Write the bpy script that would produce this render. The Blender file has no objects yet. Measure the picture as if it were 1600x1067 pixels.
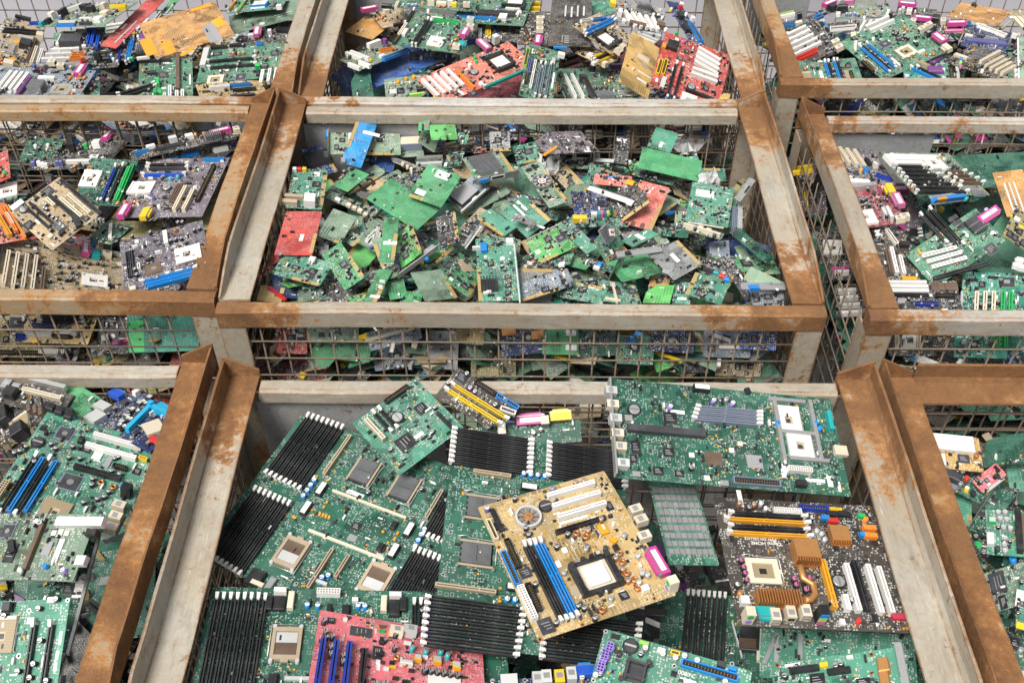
import bpy, math, random
from mathutils import Vector, Quaternion, Euler, Matrix
R = math.radians
S = bpy.context.scene
COL = S.collection

# ------------------------------------------------------------------ camera, sky, sun, exposure
RIM = 0.97
cam_d = bpy.data.cameras.new('camera'); cam = bpy.data.objects.new('camera', cam_d); COL.objects.link(cam)
cam_d.sensor_width = 36.0; cam_d.lens = 36.545; cam_d.clip_start = 0.05; cam_d.clip_end = 200
cam.location = (0, 0, RIM + 1.43175); cam.rotation_euler = (R(90 - 44.0), 0, R(0.5075))
S.camera = cam
SUN_EL, SUN_AZ = R(60), R(-140)          # azimuth measured from +Y towards +X
w = bpy.data.worlds.new("World"); S.world = w; w.use_nodes = True
nt = w.node_tree; bg = nt.nodes['Background']
sky = nt.nodes.new('ShaderNodeTexSky'); sky.sky_type = 'NISHITA'; sky.sun_disc = False
sky.sun_elevation = SUN_EL; sky.sun_rotation = SUN_AZ; sky.dust_density = 4.0; sky.air_density = 1.0; sky.ozone_density = 0.6
hs = nt.nodes.new('ShaderNodeHueSaturation'); hs.inputs['Saturation'].default_value = 0.22
nt.links.new(sky.outputs[0], hs.inputs['Color']); nt.links.new(hs.outputs[0], bg.inputs[0])
bg.inputs[1].default_value = 0.07
sun_d = bpy.data.lights.new('sun', 'SUN'); sun_d.energy = 2.3; sun_d.angle = R(25); sun_d.color = (1.0, 0.96, 0.9)
sun = bpy.data.objects.new('sun', sun_d); COL.objects.link(sun)
sd = Vector((math.sin(SUN_AZ) * math.cos(SUN_EL), math.cos(SUN_AZ) * math.cos(SUN_EL), math.sin(SUN_EL)))
sun.rotation_euler = sd.to_track_quat('Z', 'Y').to_euler(); sun.location = (0, 0, 6)
S.view_settings.view_transform = 'Standard'; S.view_settings.look = 'None'
S.view_settings.exposure = 0.93; S.view_settings.gamma = 1.0
S.render.engine = 'CYCLES'; S.cycles.max_bounces = 6; S.cycles.diffuse_bounces = 3; S.cycles.glossy_bounces = 3

# ------------------------------------------------------------------ materials
class N:
    """small helper round a node tree"""
    def __init__(s, name):
        s.m = bpy.data.materials.new(name); s.m.use_nodes = True; s.t = s.m.node_tree
        s.b = s.t.nodes['Principled BSDF']
    def n(s, typ, **kw):
        x = s.t.nodes.new('ShaderNode' + typ)
        for k, v in kw.items():
            if k.startswith('i_'):
                q = k[2:]; q = int(q) if q.isdigit() else q.replace('_', ' ')
                s.put(x.inputs[q], v)
            else: setattr(x, k, v)
        return x
    def put(s, sock, v):
        if hasattr(v, 'is_output'): s.t.links.new(v, sock)
        elif hasattr(v, 'outputs'): s.t.links.new(v.outputs[0], sock)
        else: sock.default_value = v
    def math(s, op, a, b=0.0, c=None):
        x = s.n('Math', operation=op); s.put(x.inputs[0], a); s.put(x.inputs[1], b)
        if c is not None: s.put(x.inputs[2], c)
        return x.outputs[0]
    def mix(s, f, a, b):
        x = s.n('MixRGB'); s.put(x.inputs[0], f); s.put(x.inputs[1], a); s.put(x.inputs[2], b)
        return x.outputs[0]
    def ramp(s, f, lo, hi):
        x = s.n('MapRange'); s.put(x.inputs['Value'], f); x.inputs['From Min'].default_value = lo; x.inputs['From Max'].default_value = hi
        return x.outputs[0]

def c4(c): return (c[0], c[1], c[2], 1.0)
PAL = dict(
    green=(.042,.138,.082), jade=(.045,.175,.115), teal=(.012,.150,.105), lime=(.075,.310,.075), leaf=(.042,.195,.080), dull=(.095,.150,.100),
    pine=(.013,.076,.048), sage=(.150,.220,.150), red=(.300,.040,.032), rose=(.49,.105,.125), maroon=(.150,.022,.030), brick=(.390,.105,.070), salmon=(.500,.120,.090),
    blue=(.020,.075,.270), sky=(.010,.180,.420), navy=(.010,.022,.085), gold=(.330,.230,.092), mustard=(.360,.230,.070), ochre=(.330,.170,.050),
    brown=(.038,.031,.025), dark=(.032,.030,.030), purple=(.075,.062,.082), violet=(.105,.085,.105), tan=(.270,.200,.110), olive=(.190,.165,.070), grey=(.160,.165,.165), slate=(.140,.170,.210))
PLA = dict(
    white=(.78,.76,.72), cream=(.66,.58,.44), black=(.016,.016,.018), charcoal=(.045,.045,.05), brown=(.13,.085,.055), tan=(.44,.35,.24), blue=(.012,.085,.50), cobalt=(.010,.040,.34),
    azure=(.010,.22,.62), cyan=(.015,.36,.60), teal=(.010,.34,.35), turquoise=(.012,.42,.36), green=(.015,.40,.09), lime=(.32,.58,.10), yellow=(.78,.52,.02), orange=(.80,.22,.02), amber=(.72,.33,.015),
    red=(.55,.03,.02), crimson=(.42,.03,.06), pink=(.52,.050,.26), rosy=(.50,.12,.27), purple=(.16,.05,.20), violet=(.30,.20,.62), indigo=(.10,.11,.30), steel=(.19,.22,.29), slate=(.115,.12,.125), grey=(.30,.30,.31), pale=(.52,.53,.52))
MET = dict(silver=(.62,.62,.60), tin=(.42,.42,.40), copper=(.60,.26,.10), bronze=(.78,.38,.13), goldm=(.72,.52,.20), alu=(.50,.51,.53))
_M = {}
def mat_plastic(c):
    a = N('plastic_' + c); col = c4(PLA[c])
    ob = a.n('ObjectInfo'); tc = a.n('TexCoord')
    no = a.n('TexNoise', i_Vector=tc.outputs['Object'], i_Scale=45.0, i_Detail=4.0)
    d = a.ramp(no.outputs[0], .42, .78)
    lo = tuple(x * .78 for x in PLA[c]); rnd = a.mix(ob.outputs['Random'], col, c4(lo))
    dust = tuple(.75 * x + .05 for x in PLA[c])
    a.put(a.b.inputs['Base Color'], a.mix(a.math('MULTIPLY', d, .55), rnd, c4(dust)))
    a.put(a.b.inputs['Roughness'], a.math('ADD', .36, a.math('MULTIPLY', d, .3)))
    return a.m
def mat_metal(c):
    a = N('metal_' + c); tc = a.n('TexCoord')
    no = a.n('TexNoise', i_Vector=tc.outputs['Object'], i_Scale=60.0, i_Detail=5.0)
    d = a.ramp(no.outputs[0], .4, .75)
    a.put(a.b.inputs['Base Color'], a.mix(d, c4(MET[c]), c4(tuple(x * .55 + .03 for x in MET[c]))))
    a.b.inputs['Metallic'].default_value = .75; a.put(a.b.inputs['Roughness'], a.math('ADD', .34, a.math('MULTIPLY', d, .3)))
    return a.m
def mat_pcb(c, back=False):
    a = N(('board_back_' if back else 'board_face_') + c); base = PAL[c]
    lum = .3 * base[0] + .6 * base[1] + .1 * base[2]
    tc = a.n('TexCoord'); ob = a.n('ObjectInfo')
    off = a.n('VectorMath', operation='SCALE', i_0=(3.1, 7.7, 0)); a.put(off.inputs['Scale'], ob.outputs['Random'])
    v = a.n('VectorMath', operation='ADD', i_0=tc.outputs['Object'], i_1=off.outputs[0]).outputs[0]
    sp = a.n('SeparateXYZ', i_0=v)
    def vor(scale, rnd=1.0):
        return a.n('TexVoronoi', voronoi_dimensions='2D', distance='CHEBYCHEV', i_Vector=v, i_Scale=scale, i_Randomness=rnd)
    cell = vor(34.0); cs = a.n('SeparateColor', i_0=cell.outputs['Color'])
    def stripe(s, pitch, duty):
        return a.math('LESS_THAN', a.math('FRACT', a.math('MULTIPLY', s, 1000.0 / pitch)), duty)
    sel = a.math('GREATER_THAN', cs.outputs[0], .5)
    sx, sy = stripe(sp.outputs[0], 2.3, .42), stripe(sp.outputs[1], 2.3, .42)
    tr = a.math('ADD', a.math('MULTIPLY', sx, sel), a.math('MULTIPLY', sy, a.math('SUBTRACT', 1.0, sel)))
    tr = a.math('MULTIPLY', tr, a.math('GREATER_THAN', cs.outputs[1], .35))
    tracec = tuple(min(1, x * (1.9 if back else 1.55) + .018) for x in base); pour = tuple(min(1, x * 1.45 + .008) for x in base); dk = tuple(x * (.52 if back else .66) for x in base)
    big = vor(15.0); bs = a.n('SeparateColor', i_0=big.outputs['Color'])
    col = a.mix(a.ramp(bs.outputs[0], .15, .95), c4(dk), c4(pour))
    mid = vor(52.0); ms = a.n('SeparateColor', i_0=mid.outputs['Color'])
    col = a.mix(a.math('MULTIPLY', a.math('GREATER_THAN', ms.outputs[0], .72), .45), col, c4(tracec))
    w6 = a.math('MULTIPLY', stripe(a.math('ADD', sp.outputs[0], a.math('MULTIPLY', sp.outputs[1], .0)), 6.5, .3), a.math('GREATER_THAN', cs.outputs[2], .62))
    col = a.mix(a.math('MULTIPLY', w6, .5), col, c4(tracec))
    col = a.mix(a.math('MULTIPLY', tr, .75), col, c4(tracec))
    p = vor(230.0 if not back else 330.0, .45 if not back else .15); ps = a.n('SeparateColor', i_0=p.outputs['Color'])
    dens = a.n('TexNoise', i_Vector=v, i_Scale=26.0, i_Detail=2.0)
    thr = a.ramp(dens.outputs[0], .35, .65)
    keep = a.math('GREATER_THAN', a.math('MULTIPLY', ps.outputs[0], thr), .42 if not back else .33)
    pad = a.math('MULTIPLY', a.math('LESS_THAN', p.outputs['Distance'], .30 if not back else .20), keep)
    lite = (.50, .52, .48) if c not in ('gold', 'mustard', 'ochre', 'olive') else (.62, .54, .36)
    if c in ('red', 'rose', 'brick', 'salmon', 'maroon'): lite = (.62, .46, .44)
    if c in ('pine', 'green'): lite = (.30, .36, .31)
    if back and c in ('leaf', 'lime'): lite = (.30, .42, .30)
    col = a.mix(a.math('MULTIPLY', pad, .85), col, c4(lite))
    s = vor(95.0, .8); ss = a.n('SeparateColor', i_0=s.outputs['Color'])
    ring = a.math('MULTIPLY', a.math('LESS_THAN', a.math('ABSOLUTE', a.math('SUBTRACT', s.outputs['Distance'], .27)), .035), a.math('GREATER_THAN', ss.outputs[2], .62))
    col = a.mix(a.math('MULTIPLY', ring, .38 if not back else .12), col, (.62, .64, .60, 1))
    du = a.n('TexNoise', i_Vector=v, i_Scale=9.0, i_Detail=5.0, i_Roughness=.6)
    col = a.mix(a.math('MULTIPLY', a.ramp(du.outputs[0], .44, .80), .25 if c == 'pine' else .46), col, c4(tuple(.5 * x + .13 for x in base)))
    a.put(a.b.inputs['Base Color'], col)
    a.put(a.b.inputs['Roughness'], a.math('ADD', .36, a.math('MULTIPLY', a.ramp(du.outputs[0], .35, .7), .3)))
    a.b.inputs['Specular IOR Level'].default_value = .35
    bp = a.n('Bump', i_Strength=.35, i_Distance=.0006, i_Height=a.math('ADD', tr, a.math('MULTIPLY', pad, 2.0)))
    a.put(a.b.inputs['Normal'], bp.outputs[0])
    return a.m
def mat_dots(name, base, dot, pitch, r):
    a = N(name); tc = a.n('TexCoord'); sp = a.n('SeparateXYZ', i_0=tc.outputs['Object'])
    f = [a.math('ABSOLUTE', a.math('SUBTRACT', a.math('FRACT', a.math('MULTIPLY', sp.outputs[k], 1000.0 / pitch)), .5)) for k in (0, 1)]
    d = a.math('LESS_THAN', a.math('MAXIMUM', f[0], f[1]), r)
    a.put(a.b.inputs['Base Color'], a.mix(d, c4(base), c4(dot))); a.b.inputs['Roughness'].default_value = .5
    return a.m
def mat_stripe(name, base, line, pitch, duty, axis=0, metal=0.0):
    a = N(name); tc = a.n('TexCoord'); sp = a.n('SeparateXYZ', i_0=tc.outputs['Object'])
    d = a.math('LESS_THAN', a.math('FRACT', a.math('MULTIPLY', sp.outputs[axis], 1000.0 / pitch)), duty)
    a.put(a.b.inputs['Base Color'], a.mix(d, c4(base), c4(line))); a.b.inputs['Roughness'].default_value = .42; a.b.inputs['Metallic'].default_value = metal
    return a.m
def mat_paper():
    a = N('paper_label'); tc = a.n('TexCoord'); sp = a.n('SeparateXYZ', i_0=tc.outputs['Object'])
    br = a.n('TexNoise', noise_dimensions='1D', i_W=a.math('MULTIPLY', sp.outputs[0], 900.0), i_Scale=1.0)
    rows = a.math('GREATER_THAN', a.math('FRACT', a.math('MULTIPLY', sp.outputs[1], 150.0)), .45)
    ink = a.math('MULTIPLY', a.math('GREATER_THAN', br.outputs[0], .54), rows)
    a.put(a.b.inputs['Base Color'], a.mix(a.math('MULTIPLY', ink, .6), (.72, .72, .70, 1), (.14, .14, .15, 1))); a.b.inputs['Roughness'].default_value = .6
    return a.m
def mat_steel(name, paint, bias, edge=.5, stain=.5):
    """old painted steel: stained paint, rust that eats in from edges and ends ('rust' vertex attribute), dark pits"""
    a = N(name); tc = a.n('TexCoord'); at = a.n('Attribute', attribute_name='rust'); ob = a.n('ObjectInfo')
    off = a.n('VectorMath', operation='SCALE', i_0=(9.0, 5.0, 3.0)); a.put(off.inputs['Scale'], ob.outputs['Random'])
    v = a.n('VectorMath', operation='ADD', i_0=tc.outputs['Object'], i_1=off.outputs[0]).outputs[0]
    no = lambda sc, d, ro=.6: a.n('TexNoise', i_Vector=v, i_Scale=sc, i_Detail=d, i_Roughness=ro).outputs[0]
    n0, n1, n2, n3 = no(3.0, 3.0), no(13.0, 9.0, .72), no(75.0, 6.0, .7), no(300.0, 3.0)
    bv = a.n('Bevel', samples=4); bv.inputs['Radius'].default_value = .006; ge = a.n('NewGeometry')
    dt = a.n('VectorMath', operation='DOT_PRODUCT', i_0=bv.outputs[0], i_1=ge.outputs['Normal'])
    ed = a.ramp(a.math('SUBTRACT', 1.0, dt.outputs['Value']), .004, .10)
    base = a.math('ADD', a.math('MULTIPLY', n1, 1.0), a.math('MULTIPLY', n2, .42))
    base = a.math('ADD', base, a.math('MULTIPLY', at.outputs['Fac'], .40))
    base = a.math('ADD', base, a.math('MULTIPLY', ed, edge*.26))
    base = a.math('ADD', base, a.math('MULTIPLY', n0, .30))
    rf = a.ramp(base, 1.03-bias, 1.10-bias); halo = a.ramp(base, .74-bias, 1.08-bias); pit = a.ramp(a.math('ADD', base, a.math('MULTIPLY', n3, .30)), 1.22-bias, 1.36-bias)
    pt = a.mix(a.ramp(n0, .3, .7), c4(paint), c4(tuple(x*.66 for x in paint)))
    pt = a.mix(a.math('MULTIPLY', a.ramp(n2, .45, .75), .5), pt, c4((paint[0]*.62, paint[1]*.56, paint[2]*.46)))
    sm = a.n('Mapping', i_Vector=v, i_Scale=(70.0, 14.0, 70.0)); n4 = a.n('TexNoise', i_Vector=sm.outputs[0], i_Scale=1.0, i_Detail=6.0, i_Roughness=.7)
    pt = a.mix(a.math('MULTIPLY', a.ramp(n4.outputs[0], .50, .74), .55), pt, (.13, .105, .075, 1))
    pt = a.mix(a.math('MULTIPLY', halo, stain), pt, (.34, .215, .10, 1))
    rust = a.mix(a.ramp(n2, .35, .66), (.19, .080, .029, 1), (.47, .215, .062, 1))
    rust = a.mix(a.math('MULTIPLY', a.ramp(n1, .50, .66), .65), rust, (.135, .058, .026, 1))
    rust = a.mix(a.math('MULTIPLY', a.ramp(n0, .42, .62), .45), rust, (.42, .235, .10, 1))
    rust = a.mix(a.math('MULTIPLY', a.ramp(n3, .5, .72), .45), rust, (.44, .27, .13, 1))
    sp_ = no(42.0, 5.0, .75); spots = a.math('MULTIPLY', a.ramp(sp_, .60, .66), a.ramp(n1, .40, .52))
    pt = a.mix(a.math('MULTIPLY', spots, .8), pt, (.15, .075, .035, 1))
    sc = a.n('Mapping', i_Vector=v, i_Scale=(26.0, 3.0, 26.0), i_Rotation=(0, 0, .5)); n5 = a.n('TexNoise', i_Vector=sc.outputs[0], i_Scale=6.0, i_Detail=5.0, i_Roughness=.75)
    pt = a.mix(a.math('MULTIPLY', a.ramp(n5.outputs[0], .60, .66), .5), pt, (.52, .49, .42, 1))
    col = a.mix(a.math('MULTIPLY', rf, .94), pt, rust); col = a.mix(a.math('MULTIPLY', pit, .62), col, (.085, .038, .018, 1))
    a.put(a.b.inputs['Base Color'], col); a.b.inputs['Specular IOR Level'].default_value = .35
    a.put(a.b.inputs['Roughness'], a.math('ADD', .5, a.math('MULTIPLY', rf, .38)))
    hg = a.math('ADD', a.math('MULTIPLY', n2, a.math('ADD', .2, rf)), a.math('MULTIPLY', rf, -.6)); hg = a.math('ADD', hg, a.math('MULTIPLY', n3, .25))
    bp = a.n('Bump', i_Strength=.7, i_Distance=.003, i_Height=hg); a.put(a.b.inputs['Normal'], bp.outputs[0])
    return a.m
def mat_noise(name, c1, c2, scale, rough=.85):
    a = N(name); tc = a.n('TexCoord'); no = a.n('TexNoise', i_Vector=tc.outputs['Object'], i_Scale=scale, i_Detail=8.0)
    a.put(a.b.inputs['Base Color'], a.mix(a.ramp(no.outputs[0], .3, .7), c4(c1), c4(c2))); a.b.inputs['Roughness'].default_value = rough
    bp = a.n('Bump', i_Strength=.3, i_Distance=.004, i_Height=no.outputs[0]); a.put(a.b.inputs['Normal'], bp.outputs[0])
    return a.m
def M(k):
    if k in _M: return _M[k]
    if k in PLA: m = mat_plastic(k)
    elif k in MET: m = mat_metal(k)
    elif k[:2] == 'f:': m = mat_pcb(k[2:])
    elif k[:2] == 'b:': m = mat_pcb(k[2:], True)
    elif k == 'pins_white': m = mat_dots(k, PLA['white'], (.30, .27, .22), 2.6, .26)
    elif k == 'pins_tan': m = mat_dots(k, (.34, .27, .16), (.16, .12, .07), 2.2, .28)
    elif k == 'fingers': m = mat_stripe(k, (.70, .50, .20), (.25, .20, .08), 2.0, .30, 0, .45)
    elif k == 'paper': m = mat_paper()
    elif k == 'hole': m = mat_noise('dark_opening', (.008, .008, .009), (.016, .016, .017), 30)
    elif k == 'rail': m = mat_steel(k, (.42, .395, .335), .015, .95, .32)
    elif k == 'rail_rusty': m = mat_steel(k, (.36, .30, .22), .13, .7, .7)
    elif k == 'rail_grey': m = mat_steel(k, (.45, .44, .41), -.03, .95, .3)
    elif k == 'wire': m = mat_steel(k, (.15, .125, .10), -.06, .2, .5)
    elif k == 'sheet': m = mat_steel(k, (.36, .37, .38), -.12, .5, .35)
    _M[k] = m
    return m

# ------------------------------------------------------------------ mesh building
class MB:
    def __init__(s): s.v = []; s.f = []; s.m = []; s.names = []; s.smooth = []
    def mi(s, k):
        if k not in s.names: s.names.append(k)
        return s.names.index(k)
    def quad(s, idx, k, sm=False): s.f.append(idx); s.m.append(s.mi(k)); s.smooth.append(sm)
    def box(s, x0, x1, y0, y1, z0, z1, k, bottom=False, top=None):
        b = len(s.v); s.v += [(x0,y0,z0),(x1,y0,z0),(x1,y1,z0),(x0,y1,z0),(x0,y0,z1),(x1,y0,z1),(x1,y1,z1),(x0,y1,z1)]
        for q in ((0,1,5,4),(1,2,6,5),(2,3,7,6),(3,0,4,7)): s.quad([b+i for i in q], k)
        s.quad([b+4,b+5,b+6,b+7], top or k)
        if bottom: s.quad([b+3,b+2,b+1,b], k)
    def cyl(s, x, y, r0, r1, z0, z1, k, n=10, top=None, a0=0.0):
        b = len(s.v)
        for z, r in ((z0, r0), (z1, r1)):
            s.v += [(x + r*math.cos(a0+2*math.pi*i/n), y + r*math.sin(a0+2*math.pi*i/n), z) for i in range(n)]
        for i in range(n): j = (i+1) % n; s.quad([b+i, b+j, b+n+j, b+n+i], k, n > 8)
        s.quad([b+n+i for i in range(n)], top or k)
    def tube(s, pts, r, k, n=6):
        pts = [Vector(p) for p in pts]; b = len(s.v)
        for i, p in enumerate(pts):
            t = (pts[min(i+1, len(pts)-1)] - pts[max(i-1, 0)]).normalized()
            u = t.orthogonal() if abs(t.z) > .95 else t.cross(Vector((0,0,1)))
            u.normalize(); w_ = t.cross(u)
            s.v += [tuple(p + r*(math.cos(2*math.pi*j/n)*u + math.sin(2*math.pi*j/n)*w_)) for j in range(n)]
        for i in range(len(pts)-1):
            for j in range(n):
                q = (j+1) % n; s.quad([b+i*n+j, b+i*n+q, b+(i+1)*n+q, b+(i+1)*n+j], k, True)
        s.quad([b+j for j in range(n)][::-1], k); s.quad([b+(len(pts)-1)*n+j for j in range(n)], k)
    def prism(s, poly, z0, z1, k, bottom=False, top=None):
        b = len(s.v); n = len(poly)
        s.v += [(x,y,z0) for x,y in poly] + [(x,y,z1) for x,y in poly]
        for i in range(n): j = (i+1) % n; s.quad([b+i,b+j,b+n+j,b+n+i], k)
        s.quad([b+n+i for i in range(n)], top or k)
        if bottom: s.quad([b+i for i in range(n)][::-1], k)
    def ring(s, x, y, r0, r1, z0, z1, k, n=12):
        b = len(s.v)
        for i in range(n):
            c, d = math.cos(2*math.pi*i/n), math.sin(2*math.pi*i/n)
            s.v += [(x+r1*c,y+r1*d,z0),(x+r1*c,y+r1*d,z1),(x+r0*c,y+r0*d,z1),(x+r0*c,y+r0*d,z0)]
        for i in range(n):
            p, q = b+4*i, b+4*((i+1)%n)
            s.quad([p,q,q+1,p+1],k); s.quad([p+1,q+1,q+2,p+2],k); s.quad([p+2,q+2,q+3,p+3],k)
    def torus(s, x, y, z, R_, r, k, n=10, m=6, squash=1.0):
        b = len(s.v)
        for i in range(n):
            a = 2*math.pi*i/n
            for j in range(m):
                e = 2*math.pi*j/m; rr = R_ + r*math.cos(e)
                s.v.append((x+rr*math.cos(a), y+rr*math.sin(a), z+r*math.sin(e)*squash))
        for i in range(n):
            for j in range(m):
                p, q = (i+1) % n, (j+1) % m
                s.quad([b+i*m+j, b+p*m+j, b+p*m+q, b+i*m+q], k, True)
    def data(s, name, scale=.001):
        me = bpy.data.meshes.new(name)
        me.from_pydata([(x*scale, y*scale, z*scale) for x,y,z in s.v], [], s.f)
        for k in s.names: me.materials.append(M(k))
        me.polygons.foreach_set('material_index', s.m)
        me.polygons.foreach_set('use_smooth', s.smooth)
        me.update()
        return me

_CACHE = {}
def cached(key, fn, name):
    if key not in _CACHE:
        mb = MB(); fn(mb); _CACHE[key] = mb.data(name)
    return _CACHE[key]
def link(name, me, parent=None, loc=(0,0,0), rz=0.0):
    o = bpy.data.objects.new(name, me); COL.objects.link(o)
    o.location = loc
    if rz: o.rotation_euler = (0, 0, rz)
    if parent is not None: o.parent = parent
    return o
def tag(o, label=None, cat=None, group=None, kind=None):
    if label: o['label'] = label
    if cat: o['category'] = cat
    if group: o['group'] = group
    if kind: o['kind'] = kind
    return o

# ------------------------------------------------------------------ board components (all lengths in mm, z = 0 is the board's face)
def slot_fn(L, Wd, H, col, gap, key=None, inner=None):
    def f(b):
        a, g = Wd/2, gap/2; ic = inner or 'hole'
        b.box(-L/2, L/2, -a, -g, 0, H, col); b.box(-L/2, L/2, g, a, 0, H, col)
        b.box(-L/2, -L/2+2.2, -g, g, 0, H-.2, col); b.box(L/2-2.2, L/2, -g, g, 0, H-.2, col)
        b.box(-L/2+2.2, L/2-2.2, -g, g, 0, H*.55, ic)
        if key is not None: b.box(-L/2+L*key-1.2, -L/2+L*key+1.2, -g, g, H*.55, H-.25, col)
    return f
def latch_fn(col):
    def f(b):
        b.box(-1.5, 4.5, -2.6, 2.6, 0, 13, col); b.box(-3.5, -1.5, -2.0, 2.0, 6.5, 11.5, col); b.box(4.5, 7, -3.0, 3.0, 9.5, 14, col)
    return f
def c_pci(P, x, y, a, L, col, wd=8.4, H=11.5):
    L = round(L); me = cached(('pci', L, col, wd, H), slot_fn(L, wd, H, col, 1.9, .72), 'expansion_slot')
    return link('expansion_slot', me, P, (x,y,0), a)
def c_dimm(P, x, y, a, L, col, lc='white'):
    L = round(L); me = cached(('dimm', L, col), slot_fn(L, 6.6, 8.5, col, 2.2, .46), 'memory_slot')
    o = link('memory_slot', me, P, (x,y,0), a)
    if lc != 'none':
        lm = cached(('latch', lc), latch_fn(lc), 'latch')
        link('latch', lm, o, (L*.0005, 0, 0)); link('latch', lm, o, (-L*.0005, 0, 0), math.pi)
    return o
def c_ide(P, x, y, a, L, col, wd=9.0):
    L = round(L)
    def f(b):
        slot_fn(L, wd, 9, col, wd-3.2)(b)
        n = int(L/5)
        for i in range(n):
            for yy in (-1.2, 1.2):
                X = -L/2+4+(L-8)*(i+.5)/n; b.box(X-.45, X+.45, yy-.45, yy+.45, 4.95, 8, 'goldm')
    return link('drive_connector', cached(('ide', L, col, wd), f, 'drive_connector'), P, (x,y,0), a)
def c_atx(P, x, y, a, L, col='white', wd=10.5):
    L = round(L)
    def f(b):
        n = max(2, int(L/4.3)); b.box(-L/2, L/2, -wd/2, wd/2, 0, 8, col, top='hole')
        for yy in (-wd/2, -.6, wd/2-1.2): b.box(-L/2, L/2, yy, yy+1.2, 8, 12.5, col)
        for i in range(n+1):
            X = -L/2 + (L-1.2)*i/n
            b.box(X, X+1.2, -wd/2+1.2, -.6, 8, 12.4, col); b.box(X, X+1.2, .6, wd/2-1.2, 8, 12.4, col)
        b.box(-3, 3, wd/2, wd/2+1.6, 4, 10, col)
    return link('power_connector', cached(('atx', L, col, wd), f, 'power_connector'), P, (x,y,0), a)
def c_bar(P, x, y, a, L, col, wd=5.0, H=6.0, name='stiffener_bar'):
    L = round(L); me = cached(('bar', L, col, wd, H), lambda b: b.prism([(-L/2,-wd/2+.6),(-L/2+.6,-wd/2),(L/2-.6,-wd/2),(L/2,-wd/2+.6),(L/2,wd/2-.6),(L/2-.6,wd/2),(-L/2+.6,wd/2),(-L/2,wd/2-.6)], 0, H, col), name)
    return link(name, me, P, (x,y,0), a)
def c_block(P, x, y, a, L, wd, H, col, top=None, name='connector_block'):
    L = round(L); wd = round(wd)
    def f(b):
        e = min(1.2, wd*.12)
        b.box(-L/2, L/2, -wd/2, wd/2, 0, H-e, col)
        v = len(b.v); b.v += [(-L/2,-wd/2,H-e),(L/2,-wd/2,H-e),(L/2,wd/2,H-e),(-L/2,wd/2,H-e),(-L/2+e,-wd/2+e,H),(L/2-e,-wd/2+e,H),(L/2-e,wd/2-e,H),(-L/2+e,wd/2-e,H)]
        for q in ((0,1,5,4),(1,2,6,5),(2,3,7,6),(3,0,4,7)): b.quad([v+i for i in q], col)
        b.quad([v+4,v+5,v+6,v+7], top or col)
    return link(name, cached(('block', L, wd, H, col, top), f, name), P, (x,y,0), a)
def c_chip(P, x, y, a, w_, h, col='black', dot=None):
    w_, h = round(w_), round(h)
    if dot is None and min(w_, h) >= 12 and col in ('black', 'charcoal'): dot = 'print'
    def f(b):
        if w_ > 8 or h > 8:
            n = max(3, int(w_/2.6)); m = max(3, int(h/2.6))
            for i in range(n):
                X = -w_/2+1.5+(w_-3)*i/(n-1)
                b.box(X-.45, X+.45, -h/2-1.1, -h/2, .1, .7, 'silver'); b.box(X-.45, X+.45, h/2, h/2+1.1, .1, .7, 'silver')
            if abs(w_-h) < 9:
                for i in range(m):
                    Y = -h/2+1.5+(h-3)*i/(m-1)
                    b.box(-w_/2-1.1, -w_/2, Y-.45, Y+.45, .1, .7, 'silver'); b.box(w_/2, w_/2+1.1, Y-.45, Y+.45, .1, .7, 'silver')
        b.box(-w_/2, w_/2, -h/2, h/2, .25, 2.4, col)
        if dot == 'die': b.box(-w_/5, w_/5, -h/5, h/5, 2.4, 3.1, 'grey')
        elif dot == 'print':
            for i in range(3): b.box(-w_*.32, w_*(.10+.1*i), h*(.22-.2*i)-.7, h*(.22-.2*i)+.7, 2.4, 2.43, 'grey')
        elif dot == 'shiny': b.cyl(0, 0, w_*.24, w_*.24, 2.4, 2.7, 'tin', 12)
    return link('chip', cached(('chip', w_, h, col, dot), f, 'chip'), P, (x,y,0), a)
def c_bga(P, x, y, a, w_, col='black'):
    w_ = round(w_)
    def f(b):
        b.box(-w_/2, w_/2, -w_/2, w_/2, .2, 1.2, 'steel' if col != 'brown' else 'brown'); b.box(-w_*.42, w_*.42, -w_*.42, w_*.42, 1.2, 2.4, 'charcoal' if col == 'black' else col)
        b.cyl(0, 0, w_*.17, w_*.17, 2.4, 2.5, 'tin', 14)
    return link('chip', cached(('bga', w_, col), f, 'chip'), P, (x,y,0), a)
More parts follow.
